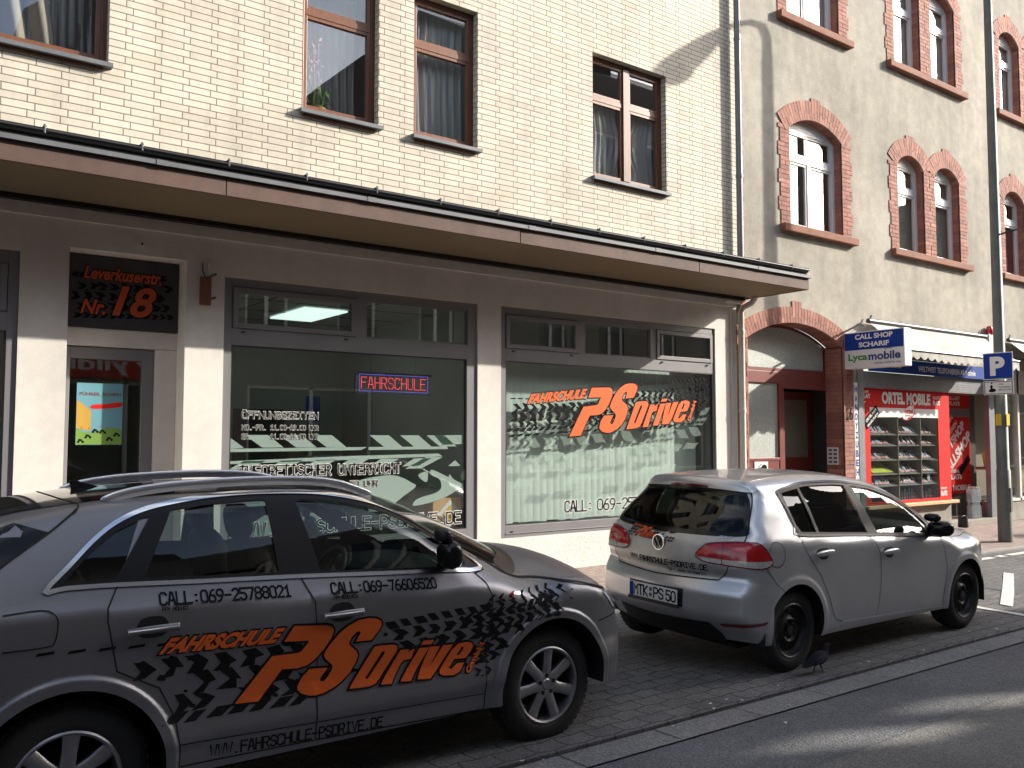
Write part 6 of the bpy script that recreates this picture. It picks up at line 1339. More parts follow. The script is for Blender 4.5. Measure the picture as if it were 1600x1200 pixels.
    for i in range(len(rp_) - 1): a, b = rp_[i], rp_[i + 1]; rr_.quad((a[0], a[1], a[2] - .006), (b[0], b[1], b[2] - .006), (b[0], b[1] + sgn * .008, b[2] - .036), (a[0], a[1] + sgn * .008, a[2] - .036))
    rr_.build('roof_rail', 'alu', car1, smooth=50)
    for wx, wz in ((-2.60, .335), (.0, .335)): wheel(car1, wx, wz, .875, sgn, .338, .222, 'alloy')
wells(car1, AR1, .60, .895, .285)
# black glass roof, bonnet gaps, spoiler gap, cowl
s = Sheet(sh1); s.patch([spline([(-2.70, .50), (-2.0, .535), (-1.3, .53), (-1.06, .50), (-1.09, 0), (-1.06, -.50), (-1.3, -.53), (-2.0, -.535), (-2.70, -.50), (-2.95, -.45), (-2.97, 0), (-2.95, .45)], 5, True)], lambda q: sh1.top(q, .003), .06); s.make('glass_roof', 'roof_glass', car1)
s = Sheet(sh1); s.band(spline([(-2.56, .64), (-2.53, .55), (-2.58, .3), (-2.60, 0), (-2.58, -.3), (-2.53, -.55), (-2.56, -.64)], 5), .008, lambda q: sh1.top(q, .005)); s.make('bonnet_gap', 'dark', car1)
s = Sheet(sh1); s.patch([spline([(-.27, .69), (-.17, .745), (.02, .46), (.10, 0), (.02, -.46), (-.17, -.745), (-.27, -.69), (-.09, -.44), (-.01, 0), (-.09, .44)], 6, True)], lambda q: sh1.top(q, .004), .04); s.make('scuttle', 'black', car1)
for sgn in (-1, 1):
    s = Sheet(sh1); s.band([(-2.545, 1.475), (-2.66, 1.392), (-2.83, 1.28), (-3.0, 1.15)], .008, L_(sh1, .003, sgn), flip=fl(sgn)); s.make('tailgate_gap', 'dark', car1)
    s = Sheet(sh1); s.patch([[(-2.67, 1.385), (-2.80, 1.43), (-3.2, 1.30), (-3.2, 1.03), (-2.83, 1.275)]], L_(sh1, .003, sgn), .05, flip=fl(sgn)) ; s.make('tailgate_side_trim', 'black_gloss', car1)
    c1 = lambda off: (lambda q: sh1.corner(np.stack([q[:, 0] * 60.0, q[:, 1]], 1), off, (-2.75, .35), sgn))
    tl1 = [(a / 60.0, z) for a, z in spline([(8, .93), (10, 1.01), (26, 1.05), (46, 1.06), (58, 1.03), (56, .96), (42, .91), (24, .90)], 3, True)]
    s = Sheet(sh1); s.patch([tl1], c1(.006), .05, flip=fl(sgn)); s.make('taillight', 'redlens', car1)
    s = Sheet(sh1); s.band(tl1, .010, c1(.008), closed=True, flip=fl(sgn)); s.make('taillight_edge', 'darkredlens', car1)
# nose: grille, badges, plate; tail plate
s = Sheet(sh1); s.patch([spline([(-.42, .80), (0, .83), (.42, .80), (.40, .50), (.30, .40), (-.30, .40), (-.40, .50)], 3, True)], lambda q: sh1.front(q, .004), .05); s.make('grille', 'black', car1)
s = Sheet(sh1); s.band(spline([(-.43, .80), (0, .835), (.43, .80), (.41, .50), (.30, .39), (-.30, .39), (-.41, .50)], 3, True), .022, lambda q: sh1.front(q, .012), closed=True); s.make('grille_frame', 'chrome', car1)
for sgn in (-1, 1):
    s = Sheet(sh1); s.patch([[(sgn * .50, .55), (sgn * .70, .56), (sgn * .70, .36), (sgn * .52, .36)][::sgn]], lambda q: sh1.front(q, .004), .05); s.make('bumper_intake', 'black', car1)
    s = Sheet(sh1); s.band([(sgn * .48, .56), (sgn * .66, .575), (sgn * .72, .55), (sgn * .72, .36), (sgn * .66, .33)], .020, lambda q: sh1.front(q, .010)); s.make('intake_trim', 'chrome', car1)
s = Sheet(sh1); s.band([(-.62, 1.30), (-.72, 1.08), (-.70, .80), (-.62, .72), (.62, .72), (.70, .80), (.72, 1.08), (.62, 1.30)], .009, lambda q: sh1.rear(q, .003), flip=True); s.make('tailgate_gap', 'dark', car1)
s = Sheet(sh1); s.patch([[(-.66, .48), (.66, .48), (.60, .30), (-.60, .30)]], lambda q: sh1.rear(q, .004), .05, flip=True); s.make('rear_skirt', 'black', car1)
s = Sheet(sh1); s.patch([[(-.30, .93), (.30, .93), (.28, .77), (-.28, .77)]], lambda q: sh1.rear(q, .003), .05, flip=True); s.make('plate_recess', 'black', car1)
rx1 = float(sh1.rear(np.array([[0, .85]]))[0][0]) - .01; m = MB(); m.box(rx1, rx1 + .008, -.26, .26, .795, .905); m.build('number_plate', 'white', car1)
m = MB(); m.box(.865, .885, -.26, .26, .44, .55); m.build('number_plate', 'white', car1)
# interior
def interior(car, x0, x1, sh, xst, seatm, zs, hw=.36):
    m = MB(); m.box(x0, x1, -.74, .74, .22, .30); m.box(x0, x0 + .5, -.70, .70, .30, .75); m.build('cabin_floor', 'well', car)
    for sy in (-hw, hw):
        rounded('seat', (.27, .25, .10), (xst, sy, zs), seatm, car, (0, R(-6), 0), 3.2); rounded('seat_back', (.085, .25, .36), (xst - .30, sy, zs + .36), seatm, car, (0, R(-16), 0), 3.2); rounded('headrest', (.055, .13, .10), (xst - .43, sy, zs + .80), seatm, car, (0, R(-10), 0), 2.8)
        rounded('headrest', (.05, .12, .085), (xst - 1.30, sy, zs + .72), seatm, car, (0, R(-12), 0), 2.8)
    rounded('rear_bench', (.26, .62, .10), (xst - .90, 0, zs), seatm, car, (0, R(-6), 0), 3.5); rounded('rear_bench_back', (.09, .64, .33), (xst - 1.20, 0, zs + .34), seatm, car, (0, R(-18), 0), 4)
    rounded('dashboard', (.30, .70, .13), (xst + .80, 0, zs + .34), 'black', car, (0, 0, 0), 4.5)
    m = MB(); c = Vector((xst + .42, .37, zs + .36)); ax_ = Vector((-.86, 0, .5)); u = Vector((0, 1, 0)); v = ax_.cross(u)
    m.tube([c + (u * math.cos(a) + v * math.sin(a)) * .185 for a in np.linspace(0, 2 * math.pi, 33)], .016, 8); m.lathe(c - ax_ * .02, ax_, [(.001, .03), (.06, .025), (.065, 0)], 16)
    for a in (0, math.pi, -math.pi / 2): m.tube([c, c + (u * math.cos(a) + v * math.sin(a)) * .18], .014, 6)
    m.build('steering_wheel', 'black', car, smooth=50)
    # dark door linings below the glass, both sides
    for sgn in (-1, 1):
        s = Sheet(sh); s.patch([[(-2.05, .34), (-.56, .32), (-.50, .84), (-2.20, .92), (-2.12, .72)]], lambda q: sh.side(q, -.045, sgn), .08, flip=sgn < 0); s.make('door_lining', 'black', car)
    s = Sheet(sh); s.patch([[(x0 + .35, -.5), (x1 - 1.0, -.5), (x1 - 1.0, .5), (x0 + .35, .5)]], lambda q: sh.top(q, -.035), .12, flip=True); s.make('headlining', 'seatgrey', car)
interior(car1, -2.95, .0, sh1, -1.28, 'seat', .56)
m = MB(); m.box(-3.2, .5, -.60, .60, .20, .23); m.build('underbody', 'well', car1)
m = MB(); fp = sh1.top(np.array([[-2.40, 0.0]]))[0]; m.add([(fp[0] - .06, -.016, fp[2] - .012), (fp[0] + .08, -.016, fp[2] + .002), (fp[0] + .08, .016, fp[2] + .002), (fp[0] - .06, .016, fp[2] - .012), (fp[0] - .075, -.004, fp[2] + .042), (fp[0] - .05, 0, fp[2] + .045), (fp[0] - .075, .004, fp[2] + .042)], [(0, 1, 5, 4), (1, 2, 5), (2, 3, 6, 5), (3, 0, 4, 6), (4, 5, 6)]); m.build('antenna_fin', 'black_gloss', car1)
# livery
D1 = lambda off: (lambda p: [tuple(q) for q in sh1.side(np.asarray(p)[:, :2], off, -1)])
def side_text(parent, sh, rows, mat, name, off=.0024, sgn=-1, mirror=None):
    m = MB()
    for t, x0, z0, x1, z1, wd, dz in rows:
        for Lf, Rt in stroke_text(t, 0, 0, x1 - x0, z1 - z0, wd):
            g = lambda P: [np.array((x0 + q[0], z0 + q[1] + dz * q[0] / (x1 - x0))) for q in P]
            bands_to(m, [(g(Lf), g(Rt))], lambda p: [tuple(q) for q in sh.side(np.asarray(p), off, sgn)], step=.03)
    return m.build(name, mat, parent)
def tread_side(sh, parent, polys, mat, name, off, clip, arches):
    s = Sheet(sh)
    for p in polys:
        p = [(min(max(x, clip[0]), clip[1]), min(max(z, clip[2]), clip[3])) for x, z in p]
        if any(math.hypot(x - cx, z - cz) < r + .012 for x, z in p for cx, cz, r in arches): continue
        A = sum(p[i][0] * p[(i + 1) % len(p)][1] - p[(i + 1) % len(p)][0] * p[i][1] for i in range(len(p)))
        if abs(A) < 1e-4: continue
        try: s.patch([p if A > 0 else p[::-1]], L_(sh, off, -1), .08, .05)
        except Exception: pass
    s.make(name, mat, parent)
rn = random.Random(21)
tp = chevs(-2.33, -1.55, .705, -.03, rn, [(.075, .085, .115, .065, .045), (-.01, .095, .125, .07, .05), (-.095, .075, .105, .055, .04)], .04) + tread(-2.30, -1.5, .55, -.03, rn, [(.0, .042, .10, .055, .1)], 0)
tp += chevs(-1.6, -1.2, .60, 0, rn, [(.02, .07, .11, .055, .04)], .1) + tread(-1.12, -.48, .825, .04, rn, [(.0, .040, .085, -.035, .1)], 0) + chevs(-1.18, -.35, .745, .03, rn, [(.02, .055, .10, .06, .03), (-.05, .065, .105, .06, .04)], .08) + chevs(-.62, .02, .74, .06, rn, [(.06, .055, .075, .045, -.035), (.0, .055, .07, .045, .035), (-.06, .06, .085, .055, .035), (-.12, .06, .09, .06, .035), (-.175, .05, .08, .05, .035)], .03)
tp += chevs(-.50, .10, .87, .01, rn, [(.02, .045, .075, .022, -.03), (-.02, .05, .08, .024, .03)], .12) + chevs(-.62, -.46, .56, 0, rn, [(0, .045, .07, .022, -.03), (-.06, .045, .07, .022, .03)], .1)
tread_side(sh1, car1, [[(a - (0.05 if a < -1.25 else 0), c) for a, c in p] for p in tp], 'black_film', 'tread_print', .0022, (-2.5, .2, .45, .96), AR1)
s_ = Sheet(sh1)
for q in [(-2.02 + .12 * i, .862 - .006 * i) for i in range(-6, -1)]: s_.patch([[(q[0], q[1]), (q[0] + .07, q[1] + .002), (q[0] + .075, q[1] + .014), (q[0] + .01, q[1] + .012)]], L_(sh1, .0022, -1), .05)
for k in range(14): a, b = rn.uniform(-.12, .06), rn.uniform(.80, .89); r_ = rn.uniform(.004, .016); s_.patch([spline([(a + r_ * 1.6 * math.cos(t), b + r_ * math.sin(t) * rn.uniform(.6, 1.3)) for t in np.linspace(0, 5.4, 6)], 2, True)], L_(sh1, .0022, -1), .05)
s_.make('paint_splash', 'black_film', car1)
lo1, lk1 = MB(), MB(); logo_sheet(lo1, lk1, lambda p, lay: [tuple(q) for q in sh1.side(np.asarray(p)[:, :2], .0045 + .0025 * lay, -1)], .010)
lk1.build('logo_border', 'black_ink', car1); lo1.build('logo', 'orange', car1)
side_text(car1, sh1, [('CALL:069-25788021', -2.24, 1.052, -1.625, 1.101, .0088, -.024), ('FFM H\u00d6CHST', -2.235, 1.026, -2.12, 1.04, .003, -.004), ('CALL:069-76606520', -1.407, 1.018, -.795, 1.066, .0088, -.03), ('FFM R\u00d6DELHEIM', -1.40, .992, -1.27, 1.006, .003, -.006), ('WWW.FAHRSCHULE-PSDRIVE.DE', -2.005, .340, -1.12, .390, .0082, -.030)], 'black_ink', 'lettering')
s_ = Sheet(sh1); s_.patch([[(-.30, .893), (-.22, .892), (-.22, .908), (-.30, .909)]], L_(sh1, .004, -1), .05); s_.make('badge', 'alu', car1); s_ = Sheet(sh1); s_.patch([[(-.30, .893), (-.275, .893), (-.275, .909), (-.30, .909)]], L_(sh1, .006, -1), .05); s_.make('badge_stripe', 'redlens', car1)

# ------------------------------------------------------------------ car two: silver hatchback
W20 = pchip([.12, .20, .24, .30, .45, .62, .75, .86, .905, .95, 1.0, 1.035, 1.2, 1.35, 1.40, 1.46, 1.6], [.76, .795, .815, .830, .842, .845, .843, .839, .829, .803, .775, .757, .685, .602, .572, .50, .3])
AR2 = [(-2.55, .335, .335), (.02, .325, .335)]
def W2(x, z):
    x = np.asarray(x, float); z = np.asarray(z, float)
    s = -.058 * (x + 1.35) * sstep(.5, .8, z) * (1 - sstep(1.05, 1.35, z))
    w_ = W20(z - s); t = np.clip((x - .05) / .75, 0, 1.2); w_ = w_ - .36 * t ** 2.4
    t = np.clip((-2.55 - x) / .65, 0, 1.2); w_ = w_ - .065 * t ** 2
    for cx, cz, r in AR2:
        d = np.hypot(x - cx, z - cz); w_ = w_ + .011 * (1 - sstep(r + .030, r + .075, d)) + .005 * (1 - sstep(r + .05, r + .25, d))
    return w_
Zc2 = pchip([-3.3, -3.05, -2.87, -2.6, -2.3, -1.9, -1.5, -1.2, -.95, -.75, -.5, -.25, 0, .14, .22, .4, .55, .68, .76, .9], [1.38, 1.422, 1.442, 1.465, 1.481, 1.488, 1.475, 1.452, 1.42, 1.375, 1.298, 1.20, 1.085, 1.005, .985, .95, .905, .84, .77, .5])
cr2 = pchip([-3, -1.5, -1.0, -.5, -.1, .15, .3, .8], [.09, .13, .27, .50, .50, .30, .22, .2])
def Z2(x, y): return Zc2(x) - cr2(x) * np.asarray(y) ** 2
xf2 = pchip([.15, .3, .45, .6, .7, .8, .9, 1.1], [.74, .80, .83, .82, .775, .70, .58, .2])
def F2(y, z): return xf2(z) - .24 * (np.asarray(y) / .8) ** 2
xr2 = pchip([.15, .28, .38, .46, .60, .68, .73, .80, .95, 1.04, 1.10, 1.36, 1.42, 1.5], [-3.02, -3.10, -3.19, -3.235, -3.235, -3.20, -3.175, -3.19, -3.17, -3.10, -3.06, -2.84, -2.845, -2.83])
def Rr2(y, z): return xr2(z) + .30 * np.asarray(y) ** 2
sh2 = Shape(W2, Z2, F2, Rr2, .06, .075)
car2 = local_thing('parked_car', 'silver hatchback parked ahead with red tail lights and black steel wheels', 'car', (8.35, 4.255, .028))
car2.rotation_euler = (R(1.3), 0, 0)
# the roll turns about the near tyres, so the body origin sits half a width inside
car2.location = (8.35, 4.255 + .845 * math.cos(R(1.3)), .02 + .845 * math.sin(R(1.3)))
wb = [(-2.46, 1.028), (-1.90, .992), (-1.20, .948), (-.50, .900), (-.33, .888)]
wt2 = [(-.42, .975), (-.52, 1.062), (-.72, 1.178), (-.96, 1.285), (-1.21, 1.356), (-1.49, 1.392), (-1.72, 1.408), (-2.05, 1.408), (-2.22, 1.397), (-2.33, 1.382), (-2.45, 1.365), (-2.485, 1.34), (-2.478, 1.22), (-2.465, 1.10)]
dl2 = wb + wt2
def xt2(x): p = sorted(wt2[:11]); return float(np.interp(x, [q[0] for q in p], [q[1] for q in p]))
def xb2(x): p = sorted(wb); return float(np.interp(x, [q[0] for q in p], [q[1] for q in p]))
sg2 = lambda xa, xb: [(xa + (xb - xa) * i / 10, xt2(xa + (xb - xa) * i / 10) - .026) for i in range(11)]
hf_ = [(-1.375, xb2(-1.375) + .022), (-.56, xb2(-.56) + .022), (-.53, 1.0)] + sg2(-.585, -1.475)
hr_ = [(-2.19, xb2(-2.19) + .022), (-1.525, xb2(-1.525) + .022)] + sg2(-1.575, -2.185)
hq_ = [(-2.42, xb2(-2.42) + .022), (-2.225, xb2(-2.225) + .022), (-2.215, 1.365), (-2.33, 1.352), (-2.44, 1.338), (-2.452, 1.22), (-2.445, 1.10)]
d2f = [(-1.462, .305), (-.41, .275), (-.395, .41), (-.347, .585), (-.366, .731), (-.40, .83), (-.415, .90), (-.345, .905), (-.425, .985)] + [(x, z + .013) for x, z in wt2[1:6]] + [(-1.525, 1.409), (-1.525, .98), (-1.50, .959), (-1.435, .858), (-1.408, .78), (-1.405, .645), (-1.43, .45)]
d2r = [(-1.468, .305), (-1.436, .45), (-1.411, .645), (-1.414, .78), (-1.441, .858), (-1.506, .959), (-1.531, .98), (-1.531, 1.409), (-1.72, 1.421), (-2.05, 1.421), (-2.20, 1.411), (-2.215, 1.20), (-2.22, 1.03), (-2.56, 1.03), (-2.45, .945), (-2.409, .883), (-2.251, .705), (-2.145, .529), (-2.079, .388), (-2.03, .335), (-1.95, .318)]
d2r = [p for p in d2r if p != (-2.22, 1.03) and p != (-2.215, 1.20)]; d2r.insert(11, (-2.40, 1.09)) if False else None
d2r = [(-1.468, .305), (-1.436, .45), (-1.411, .645), (-1.414, .78), (-1.441, .858), (-1.506, .959), (-1.531, .98), (-1.531, 1.409), (-1.72, 1.421), (-2.05, 1.421), (-2.205, 1.411), (-2.208, 1.20), (-2.21, 1.03), (-2.47, 1.018), (-2.45, .945), (-2.409, .883), (-2.251, .705), (-2.145, .529), (-2.079, .388), (-2.03, .335), (-1.95, .318)]
ws2 = spline([(-.90, .53), (-.5, .60), (-.16, .66), (.03, .40), (.10, 0), (.03, -.40), (-.16, -.66), (-.5, -.60), (-.90, -.53), (-.96, 0)], 6, True)
hd2 = spline([(-.10, .69), (.10, .715), (.35, .66), (.52, .55), (.64, .3), (.67, 0), (.64, -.3), (.52, -.55), (.35, -.66), (.10, -.715), (-.10, -.69), (.10, -.42), (.17, 0), (.10, .42)], 4, True)
rw2 = spline([(-.46, 1.338), (-.535, 1.305), (-.61, 1.20), (-.672, 1.085), (-.655, 1.052), (-.4, 1.040), (0, 1.036), (.4, 1.040), (.655, 1.052), (.672, 1.085), (.61, 1.20), (.535, 1.305), (.46, 1.338), (0, 1.352)], 4, True)
tg2 = [(-.56, 1.345), (-.69, 1.09), (-.70, .98), (-.625, .83), (-.60, .765), (-.54, .705), (0, .690), (.54, .705), (.60, .765), (.625, .83), (.70, .98), (.69, 1.09), (.56, 1.345), (0, 1.376)]
car_shell(sh2, 'paint_silver', car2, .235, AR2, -2.74, .55, [('door', d2f, [hf_]), ('door', d2r, [hr_]), (None, hq_, [])], [('windscreen', ws2, [], 'carglass'), ('bonnet', hd2, [], None)], [('tailgate', dens(tg2, .05), [rw2], 'dusty_silver')])
s = Sheet(sh2); s.patch([rw2], lambda q: sh2.rear(q, -.004), .06, flip=True); s.make('rear_window', 'cardark', car2)
s = Sheet(sh2); s.band(rw2, .035, lambda q: sh2.rear(q, .002), closed=True, flip=True); s.make('rear_window_edge', 'black_gloss', car2)
for sgn in (-1, 1):
    for g in (hf_, hr_, hq_): s = Sheet(sh2); s.patch([g], L_(sh2, -.006, sgn), .06, flip=fl(sgn)); s.make('side_window', 'carglass' if g is hf_ else 'cardark', car2)
    s = Sheet(sh2); s.patch([dl2, hf_, hr_, hq_], L_(sh2, .0065, sgn), .04, flip=fl(sgn)); s.make('window_surround', 'pillar', car2)
    s = Sheet(sh2); s.band(spline(dl2, 3, True), .014, L_(sh2, .010, sgn), closed=True, flip=fl(sgn)); s.make('window_seal', 'black', car2)
    s = Sheet(sh2)
    s.band([(-1.525, .98), (-1.505, .959), (-1.438, .858), (-1.411, .78), (-1.408, .645), (-1.433, .45), (-1.465, .305)], .006, L_(sh2, .0025, sgn), flip=fl(sgn)); s.band(d2f[1:8], .006, L_(sh2, .0025, sgn), flip=fl(sgn)); s.band(d2r[13:], .006, L_(sh2, .0025, sgn), flip=fl(sgn)); s.band([(-2.89, .811), (-2.80, .70), (-2.72, .63)], .005, L_(sh2, .0025, sgn), flip=fl(sgn))
    s.band([(-2.775 + .085 * math.cos(a), .905 + .095 * math.sin(a)) for a in np.linspace(0, 2 * math.pi, 25)[:-1]], .005, L_(sh2, .0025, sgn), closed=True, flip=fl(sgn)); s.make('panel_gap', 'dark', car2)
    s = Sheet(sh2); s.band([(-1.95, .316), (-1.465, .302), (-.41, .272)], .010, L_(sh2, .006, sgn), flip=fl(sgn)); s.make('sill_highlight', 'sill_glint', car2)  # painted highlight: pale band where the sill bevel catches the sky
    for hx, hz in ((-1.285, .822), (-2.215, .878)):
        c0 = sh2.side(np.array([[hx, hz]]), 0, sgn)[0]; rounded('door_handle', (.118, .018, .022), (hx, c0[1] + sgn * .026, hz + .004), 'paint_silver', car2, (0, R(-3), 0), 2.6)
        s = Sheet(sh2); s.patch([spline([(hx - .085, hz + .01), (hx - .05, hz + .035), (hx + .05, hz + .035), (hx + .085, hz + .01), (hx + .05, hz - .045), (hx - .03, hz - .045)], 4, True)], L_(sh2, .0015, sgn), .03, flip=fl(sgn)); s.make('handle_recess', 'black', car2)
    rounded('door_mirror', (.07, .11, .068), (-.62, sgn * .935, .985), 'black_gloss', car2, (0, R(-6), R(16) * -sgn), 2.6); rounded('blind_spot_mirror', (.042, .07, .036), (-.71, sgn * .91, 1.085), 'black_gloss', car2, (0, 0, R(10) * -sgn), 2.6)
    m = MB(); m.tube([(-.55, sgn * .74, .93), (-.58, sgn * .84, .94), (-.60, sgn * .92, .96)], [.04, .035, .03], 8); m.tube([(-.66, sgn * .93, 1.02), (-.70, sgn * .93, 1.07)], .014, 8); m.build('mirror_foot', 'black', car2, smooth=50)
    # tail light round the corner, in angle and height
    co = lambda off: (lambda q: sh2.corner(q, off, (-2.60, .35), sgn))
    red_ = spline([(1, .885), (6, .94), (12, .968), (27, .985), (45, .995), (54, .985), (61, .905), (64, .868)], 3); o_ = [(a, z) for a, z in red_]
    def ang(pts): return [(a, z) for a, z in pts]
    sc_ = 60.0
    def cl(off): return lambda q: sh2.corner(np.stack([q[:, 0] * sc_, q[:, 1]], 1), off, (-2.60, .35), sgn)
    U = lambda pts: [(a / sc_, z) for a, z in pts]
    s = Sheet(sh2); s.patch([U(o_ + [(40, .862), (24.6, .862), (24.6, .862), (4, .866)][:2] + [(3, .868)])], cl(.008), .06, flip=sgn > 0); s.make('taillight', 'redlens', car2)
    s = Sheet(sh2); s.patch([U([(3, .866), (24, .860), (64, .866), (62, .832), (54, .812), (40, .818), (24, .824), (9, .835)])], cl(.008), .06, flip=sgn > 0); s.make('taillight_lower', 'clearlens', car2)
    s = Sheet(sh2); s.band(U(spline([(1, .885), (6, .94), (12, .968), (27, .985), (45, .995), (54, .985), (61, .905), (64, .862), (62, .832), (54, .812), (40, .818), (24, .824), (9, .835), (2, .862)], 3, True)), .010, cl(.010), closed=True, flip=sgn > 0); s.band(U([(24.3, .984), (24.3, .825)]), .012, cl(.011), flip=sgn > 0); s.make('taillight_edge', 'darkredlens', car2)
    s = Sheet(sh2); s.patch([U([(22, .385), (44, .405), (60, .425), (57, .402), (42, .378), (26, .366)])], cl(.005), .06, flip=sgn > 0); s.make('rear_reflector', 'darkredlens', car2)
    s = Sheet(sh2); s.patch([[(.36, .76), (.45, .78), (.56, .72), (.60, .62), (.50, .60), (.40, .66)]], L_(sh2, .004, sgn), .04, flip=fl(sgn)); s.make('headlight', 'headlens', car2)
    for wx, wz in ((-2.567, .315), (.03, .315)): wheel(car2, wx, wz, .815, sgn, .315, .205, 'steel', .20)
wells(car2, AR2, .56, .825, .235)
s = Sheet(sh2); s.band(hd2, .006, lambda q: sh2.top(q, .002), closed=True); s.make('bonnet_gap', 'dark', car2)
s = Sheet(sh2); s.band(tg2, .008, lambda q: sh2.rear(q, .004), closed=True, flip=True); s.make('tailgate_gap', 'dark', car2)
s = Sheet(sh2); s.patch([spline([(-.19, 1.386), (0, 1.392), (.19, 1.386), (.18, 1.366), (0, 1.372), (-.18, 1.366)], 3, True)], lambda q: sh2.rear(q, .004), .04, flip=True); s.make('brake_light', 'darkredlens', car2)
s = Sheet(sh2); s.patch([[(-.292, .612), (-.285, .470), (.285, .470), (.292, .612)]], lambda q: sh2.rear(q, .003), .05, flip=True); s.make('plate_recess', 'black', car2)
s = Sheet(sh2); s.patch([[(-.48, .385), (0, .372), (.48, .385), (.53, .30), (.535, .24), (-.535, .24), (-.53, .30)]], lambda q: sh2.rear(q, .004), .05, flip=True); s.make('rear_skirt', 'black', car2)
px = float(sh2.rear(np.array([[0, .55]]))[0][0]) - .012
pl_ = local_thing('x', 'x', 'x'); bpy.data.objects.remove(pl_)
m = MB(); m.box(px, px + .008, -.26, .26, .488, .60); plate = m.build('number_plate', 'white', car2, bevel=.003); m = MB(); m.box(px - .002, px + .004, -.275, .275, .462, .487); m.build('plate_holder', 'black', car2)
RX = lambda X: (lambda p: [(X, -q[0], q[1]) for q in np.asarray(p)])     # lettering read from behind
m = MB(); m.add(RX(px - .001)([(-.258, .49), (-.215, .49), (-.215, .598), (-.258, .598)]), [(0, 1, 2, 3)]); m.build('plate_blue_strip', 'blue', plate)
m = MB()
for t, a, b in (('MTK', -.205, -.055), ('PS', .015, .115), ('50', .150, .245)): bands_to(m, stroke_text(t, a, .506, b, .582, .013), RX(px - .002))
m.build('plate_lettering', 'black_ink', plate); m = MB()
for zc in (.565, .522): m.add(RX(px - .002)([(-.02 + .017 * math.cos(a), zc + .017 * math.sin(a)) for a in np.linspace(0, 6.1, 12)]), [tuple(range(12))])
m.build('plate_seal', 'zinc', plate)
bx_ = float(sh2.rear(np.array([[0, .932]]))[0][0]); m = MB(); m.lathe((bx_ - .001, 0, .935), (-1, 0, 0), [(.001, .004), (.052, .004), (.058, .010), (.064, .008), (.066, 0)], 28); bg_ = m.build('badge', 'black', car2, smooth=40); m = MB(); m.lathe((bx_ - .003, 0, .935), (-1, 0, 0), [(.054, .004), (.056, .012), (.062, .012), (.066, .002)], 28)
for st in (((-.026, .042), (-.002, -.006)), ((.026, .042), (.002, -.006)), ((-.050, .012), (-.022, -.044)), ((-.022, -.044), (0, .0)), ((0, .0), (.022, -.044)), ((.022, -.044), (.050, .012))): m.tube([(bx_ - .012, -q[0], .935 + q[1]) for q in st], .0045, 6)
m.build('badge_ring', 'chrome', bg_, smooth=40)
RL = lambda off: (lambda p: [tuple(q) for q in sh2.rear(np.stack([-np.asarray(p)[:, 0], np.asarray(p)[:, 1]], 1), off)])
m = MB(); bands_to(m, stroke_text('WWW.FAHRSCHULE-PSDRIVE.DE', -.345, .768, .455, .806, .008), RL(.002), step=.03); bands_to(m, stroke_text('CALL 069-25788021', .09, .722, .445, .745, .0045), RL(.002), step=.03); m.build('lettering', 'black_ink', car2)
lo3, lk3 = MB(), MB()
def bt(p, lay): q = np.asarray(p)[:, :2]; u = -.40 + (q[:, 0] + 2.25) / 1.69 * .40; v = .952 + (q[:, 1] - .53) / .36 * .082; return RL(.004 + .002 * lay)(np.stack([u, v], 1))
logo_sheet(lo3, lk3, bt, .012); lk3.build('logo_border', 'black_ink', car2); lo3.build('logo', 'orange_dull', car2)
rn = random.Random(9); s = Sheet(sh2)
for p in tread(-.43, .12, .985, 0, rn, [(.03, .012, .03, .012, .5), (.012, .014, .034, .012, .5), (-.008, .014, .034, .012, .5), (-.03, .012, .03, .012, .5)], .25): s.patch([[(-x, z) for x, z in p][::-1]], lambda q: sh2.rear(q, .0028), .05, flip=True)
s.make('tread_print', 'black_film', car2)
m = MB(); font_fit('GOLF', lambda p: RL(.004)(np.stack([.50 + np.asarray(p)[:, 0] * .10, 1.012 + np.asarray(p)[:, 1] * .018], 1)), m, bold=.02); m.build('model_lettering', 'chrome', car2)
interior(car2, -2.55, .0, sh2, -1.10, 'seatgrey', .50, .34)
m = MB(); m.box(-2.9, .45, -.55, .55, .17, .20); m.build('underbody', 'well', car2)
m = MB(); m.box(-2.66, -2.30, -.30, .32, .72, .98); m.build('parcel_on_shelf', 'shelf', car2); m = MB(); m.box(-3.0, -2.35, -.62, .62, .70, .72); m.build('parcel_shelf', 'seatgrey', car2)
# ------------------------------------------------------------------ pigeon walking along the gutter edge
pg = thing('pigeon', 'dark grey pigeon walking on the paving beside the silver car rear wheel', 'pigeon', (5.95, 4.16, .02))
M['feather'] = pbr('dark_grey_feathers', (.020, .021, .028), .9, spec=.1, noise=[(30, .25)]); M['wingf'] = pbr('pale_wing_feathers', (.040, .040, .052), .9, spec=.1, noise=[(25, .3)]); M['neckf'] = pbr('green_neck_sheen', (.03, .05, .045), .35, metal=.4); M['pinkleg'] = pbr('pink_leg', (.25, .09, .07), .6)
px_, py_, pz_ = 5.92, 4.16, .024
sp = [(-.19, .075, .004, .030), (-.14, .085, .012, .034), (-.09, .105, .030, .040), (-.04, .122, .050, .052), (.02, .130, .062, .056), (.07, .138, .056, .050), (.10, .160, .036, .034), (.112, .190, .026, .025), (.122, .215, .0235, .023), (.138, .228, .021, .020), (.154, .226, .012, .012), (.160, .224, .006, .006)]
m = MB(); n = 14; vs = []
for i, (x, z, rz, ry) in enumerate(sp):
    a = sp[max(i - 1, 0)]; b = sp[min(i + 1, len(sp) - 1)]; d = Vector((b[0] - a[0], 0, b[1] - a[1])).normalized(); up_ = Vector((-d.z, 0, d.x))
    for j in range(n): t = 2 * math.pi * j / n; vs.append(Vector((px_ + x, py_, pz_ + z)) + Vector((0, 1, 0)) * math.cos(t) * ry + up_ * math.sin(t) * rz)
